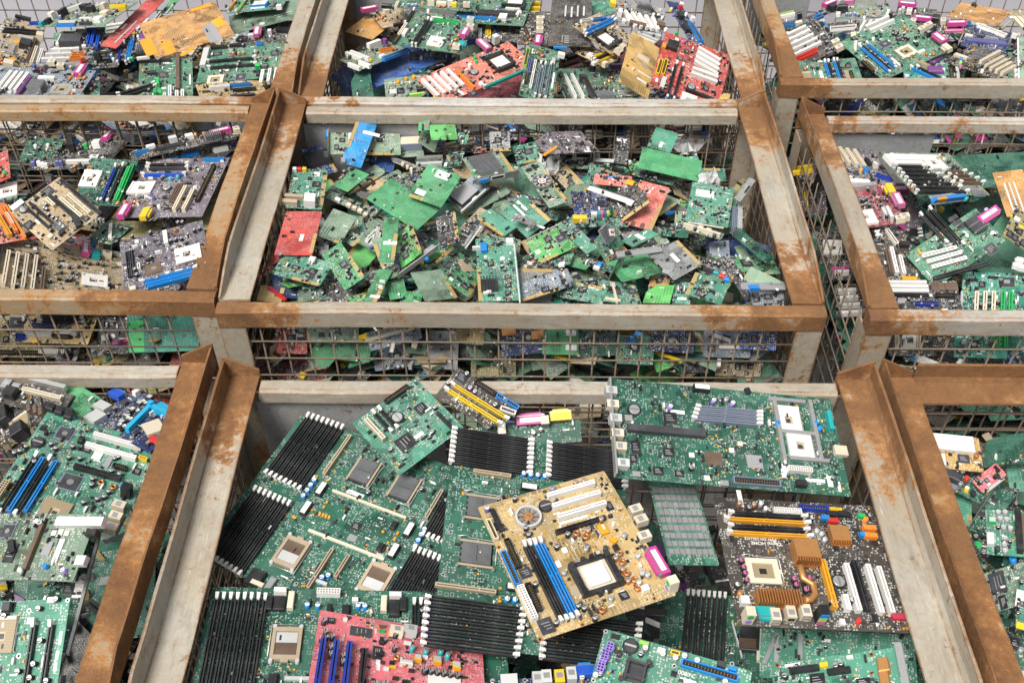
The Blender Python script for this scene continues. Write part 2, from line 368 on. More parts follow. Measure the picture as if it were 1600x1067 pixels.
def c_hs(P, x, y, a, w_, h, H, col='alu', style='fin'):
    w_, h = round(w_), round(h)
    def f(b):
        b.box(-w_/2, w_/2, -h/2, h/2, .8, 4, col)
        if style == 'fin':
            n = max(4, int(w_/4.2))
            for i in range(n):
                X = -w_/2 + (w_-1.3)*i/(n-1); b.box(X, X+1.3, -h/2, h/2, 4, H, col)
        elif style == 'pin':
            n, m = max(3, int(w_/5)), max(3, int(h/5))
            for i in range(n):
                for j in range(m):
                    X = -w_/2+(w_-2.2)*i/(n-1); Y = -h/2+(h-2.2)*j/(m-1); b.box(X, X+2.2, Y, Y+2.2, 4, H, col)
        elif style == 'box':      # fins on the sides under a flat lid
            n = max(5, int(h/4))
            for i in range(n):
                Y = -h/2 + (h-1.4)*i/(n-1); b.box(-w_/2, w_/2, Y, Y+1.4, 4, H-3, col)
            b.box(-w_*.36, w_*.5, -h/2-.3, h/2+.3, H-3, H, col)
        elif style == 'cross':
            for s_ in (-1, 1):
                b.box(-w_/2, w_/2, s_*h*.36-1.6, s_*h*.36+1.6, 4, H, col); b.box(s_*w_*.40-1.6, s_*w_*.40+1.6, -h/2, h/2, 4, H-.4, col)
                b.cyl(s_*w_*.56, s_*h*.5, 4, 4, .5, 5, col, 10); b.cyl(s_*w_*.56, s_*h*.5, 1.6, 1.6, 5, 6.5, 'charcoal', 8)
    return link('heat_sink', cached(('hs', w_, h, H, col, style), f, 'heat_sink'), P, (x,y,0), a)
def c_round_hs(P, x, y, a, r):
    def f(b):
        b.ring(0, 0, r*.84, r, 2, 9, 'pale', 28); b.cyl(0, 0, r*.34, r*.34, 1, 8, 'bronze', 18); b.cyl(0, 0, r*.14, r*.12, 8, 9, 'copper', 12); b.cyl(0,0,r*.86,r*.86,.4,1.4,'tan',24)
        for i in range(9):
            t = 2*math.pi*i/9; c, d = math.cos(t), math.sin(t); e, g = math.cos(t+.34), math.sin(t+.34)
            b.prism([(r*.36*c, r*.36*d), (r*.83*c, r*.83*d), (r*.83*e, r*.83*g), (r*.36*e, r*.36*g)], 3, 6.5, 'tin')
    return link('heat_sink', cached(('rhs', r), f, 'heat_sink'), P, (x,y,0), a)
def c_fan(P, x, y, a, r):
    def f(b):
        b.ring(0, 0, r*.9, r, .5, 10, 'tin', 22); b.cyl(0, 0, r*.9, r*.9, .5, 2, 'charcoal', 22); b.cyl(0, 0, r*.4, r*.4, 2, 9, 'charcoal', 16, top='white'); b.cyl(0, 0, r*.30, r*.30, 9, 9.1, 'red', 14); b.cyl(0,0,r*.17,r*.17,9.1,9.2,'white',10)
        for i in range(9):
            t = 2*math.pi*i/9; p = (math.cos(t), math.sin(t)); q = (math.cos(t+.45), math.sin(t+.45))
            b.prism([(r*.4*p[0], r*.4*p[1]), (r*.87*p[0], r*.87*p[1]), (r*.87*q[0], r*.87*q[1])], 4, 7.5, 'grey')
    return link('cooling_fan', cached(('fan', r), f, 'cooling_fan'), P, (x,y,0), a)
def cap_into(b, x, y, d, h, body, top, n=10):
    b.cyl(x, y, d*.5, d*.5, 0, h-.4, body, n); b.cyl(x, y, d*.5, d*.40, h-.4, h, top, n)
    b.prism([(x-d*.42, y-d*.1), (x+d*.42, y-d*.1), (x+d*.30, y-d*.32), (x-d*.30, y-d*.32)], h, h+.05, body)
def c_cap(P, x, y, a, d=8, h=11, body='black', top='silver'):
    return link('capacitor', cached(('cap', d, h, body, top), lambda b: cap_into(b, 0, 0, d, h, body, top, 12), 'capacitor'), P, (x,y,0), a)
def c_coil(P, x, y, a, d=12):
    def f(b):
        b.torus(0, 0, d*.30, d*.36, d*.17, 'copper', 12, 6, 1.5)
    return link('choke_coil', cached(('coil', d), f, 'choke_coil'), P, (x,y,0), a)
def c_choke(P, x, y, a, w_=12, col='charcoal', top='pale'):
    return c_block(P, x, y, a, w_, w_*.9, 8, col, top, 'choke_block')
def c_bat(P, x, y, a, top='silver'):
    def f(b):
        b.cyl(0, 0, 12, 12, 0, 4.2, 'black', 20); b.cyl(0, 0, 9.8, 9.4, 4.2, 5.6, top, 20); b.box(-9, 9, -1.6, 1.6, 5.6, 6.3, 'silver' if top != 'silver' else 'tin')
    return link('coin_battery', cached(('bat', top), f, 'coin_battery'), P, (x,y,0), a)
def c_zif(P, x, y, a, s=50, col='white', lever=True, h2=None):
    s = round(s); h2 = round(h2 or s*1.06)
    def f(b):
        i = s*.17
        for (x0,x1,y0,y1) in ((-s/2,s/2,-h2/2,-i),(-s/2,s/2,i,h2/2),(-s/2,-i,-i,i),(i,s/2,-i,i)):
            b.box(x0,x1,y0,y1,0,5,col,top='pins_white' if col == 'white' else 'pins_tan')
        b.box(-i,i,-i,i,0,1.2,'tan'); b.box(-i*.5,i*.5,-i*.5,i*.5,1.2,1.8,'charcoal')
        b.box(-s/2, s/2, h2/2, h2/2+5, 0, 6.5, col)
        if lever: b.tube([(s/2+2, h2/2-2, 4), (s/2+2, -h2/2+4, 4), (s/2+4, -h2/2, 5)], .9, 'silver', 6)
    return link('processor_socket', cached(('zif', s, h2, col, lever), f, 'processor_socket'), P, (x,y,0), a)
def c_brk(P, x, y, a, lid='white', s=48):
    def f(b):
        o = s*.5+13; w2 = 9
        for sx in (-1, 1):
            b.box(min(sx*o, sx*(o-w2)), max(sx*o, sx*(o-w2)), -o*.86, o*.86, 0, 13, 'black')
            b.box(-o+w2, o-w2, min(sx*o*.86, sx*(o*.86-6)), max(sx*o*.86, sx*(o*.86-6)), 0, 9, 'black')
            for sy in (-1, 1): b.cyl(sx*(o-4.5), sy*(o*.72), 4.6, 4.6, 13, 17, 'black', 10)
            b.box(min(sx*o*.3, sx*o*.12), max(sx*o*.3, sx*o*.12), o*.86, o*.86+6, 2, 11, 'black'); b.box(min(sx*o*.3, sx*o*.12), max(sx*o*.3, sx*o*.12), -o*.86-6, -o*.86, 2, 11, 'black')
        b.box(-s*.58, s*.58, -s*.56, s*.56, 0, 4.5, 'cream')
        b.prism([(-s*.42,-s*.36),(-s*.36,-s*.42),(s*.36,-s*.42),(s*.42,-s*.36),(s*.42,s*.36),(s*.36,s*.42),(-s*.36,s*.42),(-s*.42,s*.36)], 4.5, 8, lid)
        b.tube([(s*.55, s*.5, 6), (s*.55, -s*.5, 6), (s*.62, -s*.62, 10)], 1.0, 'silver', 6)
    return link('processor_socket', cached(('brk', lid, s), f, 'processor_socket'), P, (x,y,0), a)
def c_lga(P, x, y, a, w_=46, h=56, plate='silver', inner='pins_tan', cover=None):
    w_, h = round(w_), round(h)
    def f(b):
        i, j = w_*.30, h*.32
        b.box(-w_/2+2, w_/2-2, -h/2+2, h/2-2, 0, 2.4, 'black')
        if cover:   # a plastic cover in the frame
            b.box(-w_*.40, w_*.40, -h*.42, h*.42, 2.4, 6.5, cover)
            for k in (-1, 0, 1): b.box(w_*.22*k-2.2, w_*.22*k+2.2, h*.42, h*.42+2.5, 2.4, 6, cover)
            b.box(-w_*.30, w_*.30, -h*.02, h*.0, 6.5, 6.7, 'charcoal')
            for sx in (-1, 1): b.box(min(sx*w_*.42, sx*w_*.5), max(sx*w_*.42, sx*w_*.5), -h/2, h/2, 2.4, 5, plate)
        else:
            for (x0,x1,y0,y1) in ((-w_/2,w_/2,-h/2,-j),(-w_/2,w_/2,j,h/2),(-w_/2,-i,-j,j),(i,w_/2,-j,j)): b.box(x0,x1,y0,y1,2.4,5.6,plate)
            b.box(-i,i,-j,j,2.4,3.2,inner); b.box(-i*.35,i*.35,-j*.35,j*.35,3.2,3.6,'hole')
            for k in (-1, 1): b.box(w_*.18*k-3, w_*.18*k+3, h/2, h/2+3, 2.4, 5, plate); 
            b.box(-4, 4, -h/2-3.5, -h/2, 2.4, 5, plate)
        for sx in (-1, 1):
            for sy in (-1, 1): b.cyl(sx*(w_/2+1), sy*(h/2+1), 3, 2.6, 0, 6, 'tin', 9)
        b.tube([(-w_*.34, -h/2-4, 4), (w_/2+3.5, -h/2-4, 4), (w_/2+3.5, h*.2, 4), (w_/2+6.5, h*.34, 7), (w_/2+3, h/2+5, 7)], .9, 'silver', 6)
    return link('processor_socket', cached(('lga', w_, h, plate, inner, cover), f, 'processor_socket'), P, (x,y,0), a)
def c_cpu4(P, x, y, a, plate='tan', top='brown'):
    """socket frame with half brown, half silver insert"""
    def f(b):
        w_, h = 46, 58
        b.box(-w_/2, w_/2, -h/2, h/2, 0, 4, plate); b.box(-w_*.36, w_*.36, -h*.02, h*.34, 4, 5.5, top); b.box(-w_*.36, w_*.36, -h*.34, -h*.02, 4, 5.2, 'pale')
        for (x0,x1,y0,y1) in ((-w_/2,w_/2,-h/2,-h*.36),(-w_/2,w_/2,h*.36,h/2),(-w_/2,-w_*.38,-h*.36,h*.36),(w_*.38,w_/2,-h*.36,h*.36)): b.box(x0,x1,y0,y1,4,6.8,plate)
        for sx in (-1, 1):
            for sy in (-1, 1): b.cyl(sx*(w_/2-2.5), sy*(h/2+1.5), 3.6, 3.2, 0, 7.5, 'pale', 10)
        b.box(-6, 6, h/2, h/2+4, 2, 6, plate)
        b.tube([(w_/2+3, h*.4, 4), (w_/2+3, -h/2-5, 4), (-w_*.3, -h/2-5, 4)], 1.1, 'silver', 6)
    return link('processor_socket', cached(('cpu4', plate, top), f, 'processor_socket'), P, (x,y,0), a)
# connectors of the rear edge: long side along x, open side towards -y
def port_fn(kind, col):
    def f(b):
        if kind in ('parallel', 'game', 'serial', 'video'):
            L = dict(parallel=53, game=40, serial=31, video=31)[kind]
            b.box(-L/2, L/2, -2, 14, 0, 12, col); b.box(-L/2-1, L/2+1, -3, -2, -1, 12.5, 'tin')
            t = L*.5-6; b.prism([(-t,-8),(t,-8),(t+1.5,-3),(-t-1.5,-3)], 2.5, 10, col if kind != 'video' else 'azure', True)
            b.box(-L/2+6, L/2-6, 1, 10, 12, 12.15, 'white' if kind == 'parallel' else col)
            for s_ in (-1, 1): b.cyl(s_*(L/2-3.4), -3.6, 2.4, 2.4, 3.5, 8.5, 'tin', 6)
        elif kind in ('usb', 'lan'):
            H = 15.5 if kind == 'usb' else 14; b.box(-7.5, 7.5, -5, 16, 0, H, col)
            if kind == 'usb':
                for z in (2, 9): b.box(-6, 6, -5.1, -5, z, z+4.5, 'hole', True); b.box(-5, 5, -5.25, -5.1, z+1.4, z+2.6, 'white', True)
            else: b.box(-5.5, 5.5, -5.1, -5, 2.5, 10, 'hole', True)
            b.box(-5, 5, 0, 9, H, H+.12, 'silver')
        elif kind == 'keyboard':
            b.box(-7.5, 7.5, -4, 12, 0, 27, col)
            v = 0
            for z, c_ in ((7, 'violet'), (20, 'green')):
                n = 10; i0 = len(b.v)
                b.v += [(5.6*math.cos(2*math.pi*i/n), -4.3, z+5.6*math.sin(2*math.pi*i/n)) for i in range(n)]; b.quad([i0+i for i in range(n)], c_)
        elif kind == 'audio':
            b.box(-7, 7, -4, 13, 0, 30, 'black')
            for i, c_ in enumerate(('rosy', 'lime', 'azure')): b.box(-6.4, 6.4, -5.2, -4, 1+i*9.7, 9.4+i*9.7, c_, True)
        elif kind == 'audiorow':
            b.box(-19, 19, -2, 12, 0, 11, 'black')
            for i, c_ in enumerate(('rosy', 'lime', 'azure')): b.box(-18.5+12.6*i, -6.8+12.6*i, -4, -2, .5, 11.5, c_, True)
    return f
PORT = dict(parallel='parallel_port', game='game_port', serial='serial_port', video='video_port', usb='usb_port', lan='network_port', keyboard='keyboard_port', audio='audio_jack', audiorow='audio_jack')
PW = dict(parallel=55, game=42, serial=33, video=33, usb=16.5, lan=16.5, keyboard=16.5, audio=15.5, audiorow=40)
PDEF = dict(parallel='pink', game='yellow', serial='teal', video='blue', usb='tin', lan='alu', keyboard='pale', audio='black', audiorow='black')
def c_port(P, x, y, a, kind, col=None, z=0.0):
    col = col or PDEF[kind]
    return link(PORT[kind], cached(('port', kind, col), port_fn(kind, col), PORT[kind]), P, (x,y,z), a)
def c_label(P, x, y, a, w_, h, k='paper', z=.0):
    w_, h = round(w_), round(h)
    return link('sticker', cached(('lab', w_, h, k), lambda b: b.box(-w_/2, w_/2, -h/2, h/2, 0, .25, k), 'sticker'), P, (x,y,z), a)
def c_hole(P, x, y, a=0, r=3.6, k='silver'):
    def f(b): b.ring(0, 0, r*.52, r, 0, .25, k, 14); b.cyl(0, 0, r*.52, r*.52, 0, .12, 'hole', 12)
    return link('mounting_hole', cached(('hole', r, k), f, 'mounting_hole'), P, (x,y,0), a)
def c_edge(P, x, y, a, L, dpt=8.5, th=1.6):
    L = round(L)
    def f(b):
        h = L*.70; b.box(-L/2, -L/2+h, -dpt/2, dpt/2, -th-.15, .15, 'fingers', True); b.box(-L/2+h+3, L/2, -dpt/2, dpt/2, -th-.15, .15, 'fingers', True)
    return link('edge_connector', cached(('edge', L, dpt), f, 'edge_connector'), P, (x,y,0), a)
def c_bracket(P, x, y, a, L=118, holes='', col='tin'):
    """slot cover plate: stands across the card's end, plate in the plane y = 0, long side along x"""
    L = round(L)
    def f(b):
        b.prism([(-L/2,-.5),(L/2,-.5),(L/2,.5),(-L/2,.5)], -6, 12, col, True); b.box(L/2, L/2+1, -11, .5, -6, 12, col, True)
        b.box(-L/2-9, -L/2, -.5, .5, -2, 8, col, True)
        px = -L*.34
        for c_ in holes:
            if c_ == 'v': b.box(px-15, px+15, -2.5, -.5, -2, 9, 'silver'); b.box(px-12, px+12, -6, -2.5, -.5, 7.5, 'azure', True); px += 38
            elif c_ == 'd': b.box(px-18, px+18, -1.2, -.5, -2, 9, 'white', True); b.box(px-15, px+15, -1.5, -1.2, 0, 7, 'hole', True); px += 42
            elif c_ == 'l': b.box(px-8, px+8, -1.0, -.5, -2, 11, 'silver'); b.box(px-6, px+6, -1.2, -1.0, 0, 8, 'hole', True); px += 22
            elif c_ == 'j':
                n = 10; i0 = len(b.v); b.v += [(px+4.5*math.cos(2*math.pi*i/n), -.8, 3.5+4.5*math.sin(2*math.pi*i/n)) for i in range(n)]; b.quad([i0+i for i in range(n)], 'hole'); px += 14
            elif c_ == 'o': b.box(px-14, px+14, -.7, -.5, 2, 5, 'hole', True); px += 34
            elif c_ == 'c':
                for q, cc in enumerate(('teal', 'red', 'azure')): b.box(px-6+14*q, px+6+14*q, -5, -.5, -2, 9, cc, True)
                px += 44
    return link('bracket', cached(('brkt', L, holes, col), f, 'bracket'), P, (x,y,0), a)
def c_text(P, x, y, a, text, size, col='white'):
    key = ('txt', text, size, col)
    if key not in _CACHE:
        cu = bpy.data.curves.new('lettering', 'FONT'); cu.body = text; cu.size = size*.001; cu.extrude = .00008; cu.align_x = 'CENTER'; cu.align_y = 'CENTER'; cu.offset = size*.00001
        t = bpy.data.objects.new('lettering', cu); COL.objects.link(t)
        me = bpy.data.meshes.new_from_object(t.evaluated_get(bpy.context.evaluated_depsgraph_get()))
        bpy.data.objects.remove(t); bpy.data.curves.remove(cu)
        me.materials.clear(); me.materials.append(M(col)); me.name = 'lettering'; _CACHE[key] = me
    return link('lettering', _CACHE[key], P, (x,y,.0002), a)

SMD_KINDS = [('pale',2.2,1.2,.9,5),('tan',2.2,1.3,1.1,5),('black',2.4,1.4,.8,4),('white',1.6,.9,.7,4),('tin',1.6,1.0,.7,4),('black',5.5,4.2,1.7,2),('charcoal',7.0,5.0,1.8,1),('grey',3.4,2.2,1.2,2),('amber',3.6,2.6,2.0,1),('cream',4.0,2.0,1.6,1)]
def smd_fn(w_, h, seed, dens, capn, capc, avoid=(), green=False):
    def f(b):
        r = random.Random(seed); bag = [k for k in SMD_KINDS for _ in range(k[4])]
        n = int(w_*h*dens)
        cl = [(r.uniform(-w_*.46, w_*.46), r.uniform(-h*.46, h*.46), r.uniform(6, 22)) for _ in range(max(3, n//14))]
        for _ in range(n):
            cx, cy, s_ = cl[r.randrange(len(cl))]
            x = max(-w_*.47, min(w_*.47, r.gauss(cx, s_))); y = max(-h*.47, min(h*.47, r.gauss(cy, s_)))
            k, l, wd, hh, _q = bag[r.randrange(len(bag))]
            if any(abs(x-q[0]) < q[2] and abs(y-q[1]) < q[3] for q in avoid): continue
            if r.random() < .5: l, wd = wd, l
            b.box(x-l/2, x+l/2, y-wd/2, y+wd/2, .02, hh, k)
            if k == 'black' and l*wd > 15: b.box(x-l/2-.7, x+l/2+.7, y-wd*.35, y+wd*.35, .01, .5, 'silver')
        for _ in range(capn):
            cx, cy, s_ = cl[r.randrange(min(6, len(cl)))]
            x = max(-w_*.45, min(w_*.45, r.gauss(cx, s_*1.2))); y = max(-h*.45, min(h*.45, r.gauss(cy, s_*1.2)))
            d = r.choice((5, 6.3, 8)); cap_into(b, x, y, d, d*1.35, capc[0], capc[1], 9)
        if not green:
            for _ in range(max(2, n//20)):
                x, y = r.uniform(-w_*.45, w_*.45), r.uniform(-h*.45, h*.45)
                L = r.uniform(5, 14); b.box(x-L/2, x+L/2, y-1.2, y+1.2, .02, .6, 'white') if r.random() < .4 else b.box(x-1.6, x+1.6, y-L/2, y+L/2, 0, 5.5, r.choice(('black', 'white', 'black')))
    return f
def add_smd(P, w_, h, seed, dens=.0042, capn=12, capc=('black', 'silver'), avoid=()):
    me = cached(('smd', w_, h, seed, dens, capn), smd_fn(w_, h, seed, dens, capn, capc, avoid, bool(avoid)), 'surface_components')
    o = link('surface_components', me, P); o['kind'] = 'stuff'
    return o

def pcb_mesh(w_, h, col, side, cut=0, edgecol=None):
    """substrate 1.6 mm thick, its upper face at z = 0; cut clips a corner"""
    mb = MB(); k = ('f:' if side == 'f' else 'b:') + col
    x, y, r = w_/2, h/2, min(2.0, w_*.03)
    poly = [(-x+r,-y),(x-r,-y),(x,-y+r),(x,y-r),(x-r,y),(-x+r,y),(-x,y-r),(-x,-y+r)]
    if cut == 1: poly = [(-x,-y),(x,-y),(x,y*.1),(x*.45,y),(-x,y)]
    elif cut == 2: poly = [(-x,-y),(x*.55,-y),(x*.55,-y*.3),(x,-y*.3),(x,y),(-x,y)]
    elif cut == 3: poly = [(-x,-y),(x,-y),(x,y),(-x*.3,y),(-x,y*.2)]
    mb.prism(poly, -1.6, 0, k, True)
    return mb.data('board')

def template_board(P, w_, h, o, seed, only=None):
    """the usual layout of a desktop main board: rear connectors on -x, memory on +x, processor at the top left, slots at the bottom left"""
    r = random.Random(seed); X = lambda u: -w_/2 + u; Y = lambda v: -h/2 + v
    q = math.pi/2
    n, c = int(o.get('pci', '3white').split(',')[0][0]), o.get('pci', '3white')[1:]
    sp = 20.0
    y0 = 16.0
    for i in range(n): c_pci(P, X(56)*.001, Y(y0+sp*i)*.001, 0, 84, c)
    yy = y0 + sp*n
    if o.get('agp', 'brown') != 'none': c_pci(P, X(62)*.001, Y(yy)*.001, 0, 72 if o.get('agp', 'brown') != 'black' else 88, o.get('agp', 'brown'), 7.6, 11)
    dm = o.get('dimm', '2black'); nd = int(dm[0]); dcs = dm[1:].split('+') if dm[1:] else ['black']
    for i in range(nd): c_dimm(P, X(w_-44-9.6*i)*.001, Y(h-80)*.001, q, 134, dcs[i % len(dcs)], o.get('latch', 'white'))
    cx, cy = w_*.40, h-78
    cpu = o.get('cpu', 'zif')
    if cpu == 'zif': c_zif(P, X(cx)*.001, Y(cy)*.001, 0)
    elif cpu == 'tanzif': c_zif(P, X(cx)*.001, Y(cy)*.001, 0, 50, 'cream')
    elif cpu == 'brk': c_brk(P, X(cx)*.001, Y(cy)*.001, q)
    elif cpu == 'lga': c_lga(P, X(cx)*.001, Y(cy)*.001, 0)
    if o.get('nb', 'alu') != 'none':
        nb = o.get('nb', 'alu')
        if nb == 'bga': c_bga(P, X(w_*.47)*.001, Y(yy+16)*.001, r.choice((0, q/2)), 34)
        else: c_hs(P, X(w_*.5)*.001, Y(yy+14)*.001, 0, 38, 38, 20, nb, r.choice(('fin', 'pin')))
    c_bga(P, X(w_*.64)*.001, Y(50)*.001, 0, 30); c_bat(P, X(w_*.52)*.001, Y(26 if n < 4 else 96)*.001, 0)
    c_chip(P, X(w_*.48)*.001, Y(46)*.001, 0, 14, 14); c_chip(P, X(w_*.82)*.001, Y(30)*.001, 0, 16, 12); c_chip(P, X(w_*.60)*.001, Y(82)*.001, 0, 10, 18)
    ic = o.get('ide', 'blue+white').split('+')
    for i, k in enumerate(ic):
        if k != 'none': c_ide(P, X(w_-9)*.001, Y(h*.36-62*i if h > 250 else h*.42-60*i)*.001, q, 56, k)
    c_atx(P, X(w_-10)*.001, Y(h-70)*.001, q, 52, o.get('atx', 'white'))
    v = h-6
    for k in o.get('ports', 'kpula'):
        kind = dict(k='keyboard', p='parallel', s='serial', u='usb', l='lan', a='audio', g='game', v='video', r='audiorow')[k]
        pw = PW[kind]; v -= pw/2
        c_port(P, X(12 if kind not in ('parallel','game') else 10)*.001, Y(v)*.001, -q, kind, o.get('pcol') if kind in ('parallel',) else None)
        v -= pw/2 + .6
    k = o.get('caps', 10); bd = o.get('capc', 'black')
    for i in range(k):
        u, vv = (cx-38-r.uniform(-4, 3), cy-40+84*i/max(1, k-1)) if i % 3 != 2 else (cx-30+60*i/max(1, k), cy+38+r.uniform(-3, 3))
        c_cap(P, X(max(24, u))*.001, Y(min(h-6, vv))*.001, r.uniform(0, 6), 8, 12, bd, 'silver')
    for i in range(3): c_coil(P, X(cx-20+20*i)*.001, Y(cy+44 if cy+44 < h-8 else h-9)*.001, r.uniform(0, 3), 12)
    for (u, vv) in ((8, 8), (w_-7, 8), (w_-7, h-8), (w_*.62, h-8), (w_*.62, h*.45)): c_hole(P, X(u)*.001, Y(vv)*.001)
    if r.random() < .6: c_label(P, X(w_*.55)*.001, Y(66)*.001, 0, 30, 7)
    add_smd(P, w_, h, seed, .0075, 14)
def template_card(P, w_, h, o, seed):
    r = random.Random(seed); q = math.pi/2; X = lambda u: -w_/2 + u*w_; Y = lambda v: -h/2 + v*h
    d = o.get('chips', 4)
    big = o.get('big', 1)
    used = []
    def free(u, v, s_):
        for (a, b_, c_) in used:
            if abs(u-a)*w_ < (s_+c_)/2+2 and abs(v-b_)*h < (s_+c_)/2+2: return False
        used.append((u, v, s_)); return True
    if big:
        s_ = min(26, h*.34, w_*.34); u, v = r.uniform(.35, .62), r.uniform(.45, .62); free(u, v, s_)
        hs_ = o.get('hs')
        if hs_ == 'fan': c_fan(P, X(u)*.001, Y(v)*.001, 0, min(26, h*.32))
        elif hs_: c_hs(P, X(u)*.001, Y(v)*.001, 0, min(44, w_*.5), min(44, h*.62), 14, hs_, 'pin' if hs_ == 'charcoal' else 'fin')
        else: c_chip(P, X(u)*.001, Y(v)*.001, 0, s_, s_, r.choice(('black', 'charcoal')), r.choice(('print', 'shiny', None)))
    for i in range(d*3):
        if d <= 0: break
        u, v = r.uniform(.1, .9), r.uniform(.2, .9); s_ = r.choice((10, 14, 18)); s2 = s_ if r.random() < .4 else s_*.6
        s_ = min(s_, w_*.3, h*.3)
        if free(u, v, s_): c_chip(P, X(u)*.001, Y(v)*.001, r.choice((0, q)), s_, max(4, s2), r.choice(('black', 'charcoal')), r.choice((None, 'print'))); d -= 1
    if o.get('lab'): c_label(P, X(r.uniform(.3, .7))*.001, Y(r.uniform(.55, .8))*.001, r.choice((0, q)), min(38, w_*.4), 11)
    add_smd(P, w_, h, seed, o.get('dens', .017), o.get('caps', 4))
def card_fittings(P, w_, h, o):
    """edge connector on -y, bracket on -x or +x"""
    if o.get('edge'):
        a, b = o['edge']; L = w_*(b-a); c_edge(P, (-w_/2 + w_*(a+b)/2)*.001, (-h/2+3.4)*.001, 0, L)
    k = o.get('br')
    if k:
        sx = -1 if k[0] == 'O' else 1
        c_bracket(P, sx*(w_/2+.8)*.001, 0, sx*math.pi/2, max(60, h*1.08), k[1:])

# ------------------------------------------------------------------ the place: floor, wall, crates
def structure(name, me, loc=(0,0,0)):
    o = link(name, me, None, loc); o['kind'] = 'structure'; return o
_M['concrete'] = mat_noise('concrete', (.16,.155,.145), (.26,.25,.235), 3.0)
_M['plaster'] = mat_noise('plaster', (.42,.41,.46), (.50,.49,.53), 2.0)
b = MB(); b.quad([0,1,2,3], 'concrete'); b.v = [(-40,-40,0),(40,-40,0),(40,40,0),(-40,40,0)]
structure('ground', b.data('ground', 1.0))
b = MB(); b.box(-6, 6, 4.1, 4.3, 0, 3.2, 'plaster', True)
tag(link('wall', b.data('wall', 1.0)), 'pale plaster wall standing behind the back row of crates', 'wall')

def rail_mesh(poly, L, mat, ends, seed, lip=None, name='rail'):
    """poly: cross-section (x, z), extruded along y for L with small dents; 'rust' rises towards the named ends"""
    r = random.Random(seed); n = max(6, int(L/.06)); mb = MB(); k = len(poly); rust = []
    cx = sum(p[0] for p in poly)/k; ph = r.uniform(0, 6)
    for i in range(n+1):
        t = i/n; y = L*t; dx = .0012*math.sin(7*t+ph) + r.uniform(-.0007, .0007); dz = .0012*math.sin(5*t+ph*2) + r.uniform(-.0006, .0006)
        s_ = lip(t*L, L) if lip else 1.0
        for (x, z) in poly:
            mb.v.append((x+dx, y, (z*s_ if z > .006 else z)+dz))
            d = 0.0
            if 'f' in ends: d = max(d, 1-y/.30)
            if 'b' in ends: d = max(d, 1-(L-y)/.38)
            if 'm' in ends: d = max(d, .55)
            rust.append(max(0, d) + r.uniform(-.08, .08))
    for i in range(n):
        for j in range(k):
            q = (j+1) % k; mb.quad([i*k+j, i*k+q, (i+1)*k+q, (i+1)*k+j][::-1], mat)
    mb.quad(list(range(k)), mat); mb.quad([n*k+j for j in range(k)][::-1], mat)
    me = mb.data(name, 1.0)
    at = me.attributes.new('rust', 'FLOAT', 'POINT'); at.data.foreach_set('value', rust)
    return me
BOXRAIL = [(0,-.045),(.036,-.045),(.036,-.006),(.030,0),(.007,0),(0,-.007)]
BACKRAIL = [(x, max(zz, -.032)) for x, zz in BOXRAIL]
SIDE = [(0,-.006),(.005,-.010),(.066,-.006),(.066,-.001),(.010,-.003),(.0055,.008),(.0055,.038),(.001,.040)]
def wire_mesh(L):
    def f(b): b.tube([(0,0,0),(L*.33,0,.0008),(L*.66,0,-.0008),(L,0,0)], .0021, 'wire', 6)
    key = ('wire', round(L, 3))
    if key not in _CACHE:
        mb = MB(); f(mb); _CACHE[key] = mb.data('wire', 1.0)
    return _CACHE[key]
def steel_box(key, x0,x1,y0,y1,z0,z1, mat, name):
    if key not in _CACHE:
        mb = MB(); mb.box(x0,x1,y0,y1,z0,z1,mat,True); _CACHE[key] = mb.data(name, 1.0)
    return _CACHE[key]
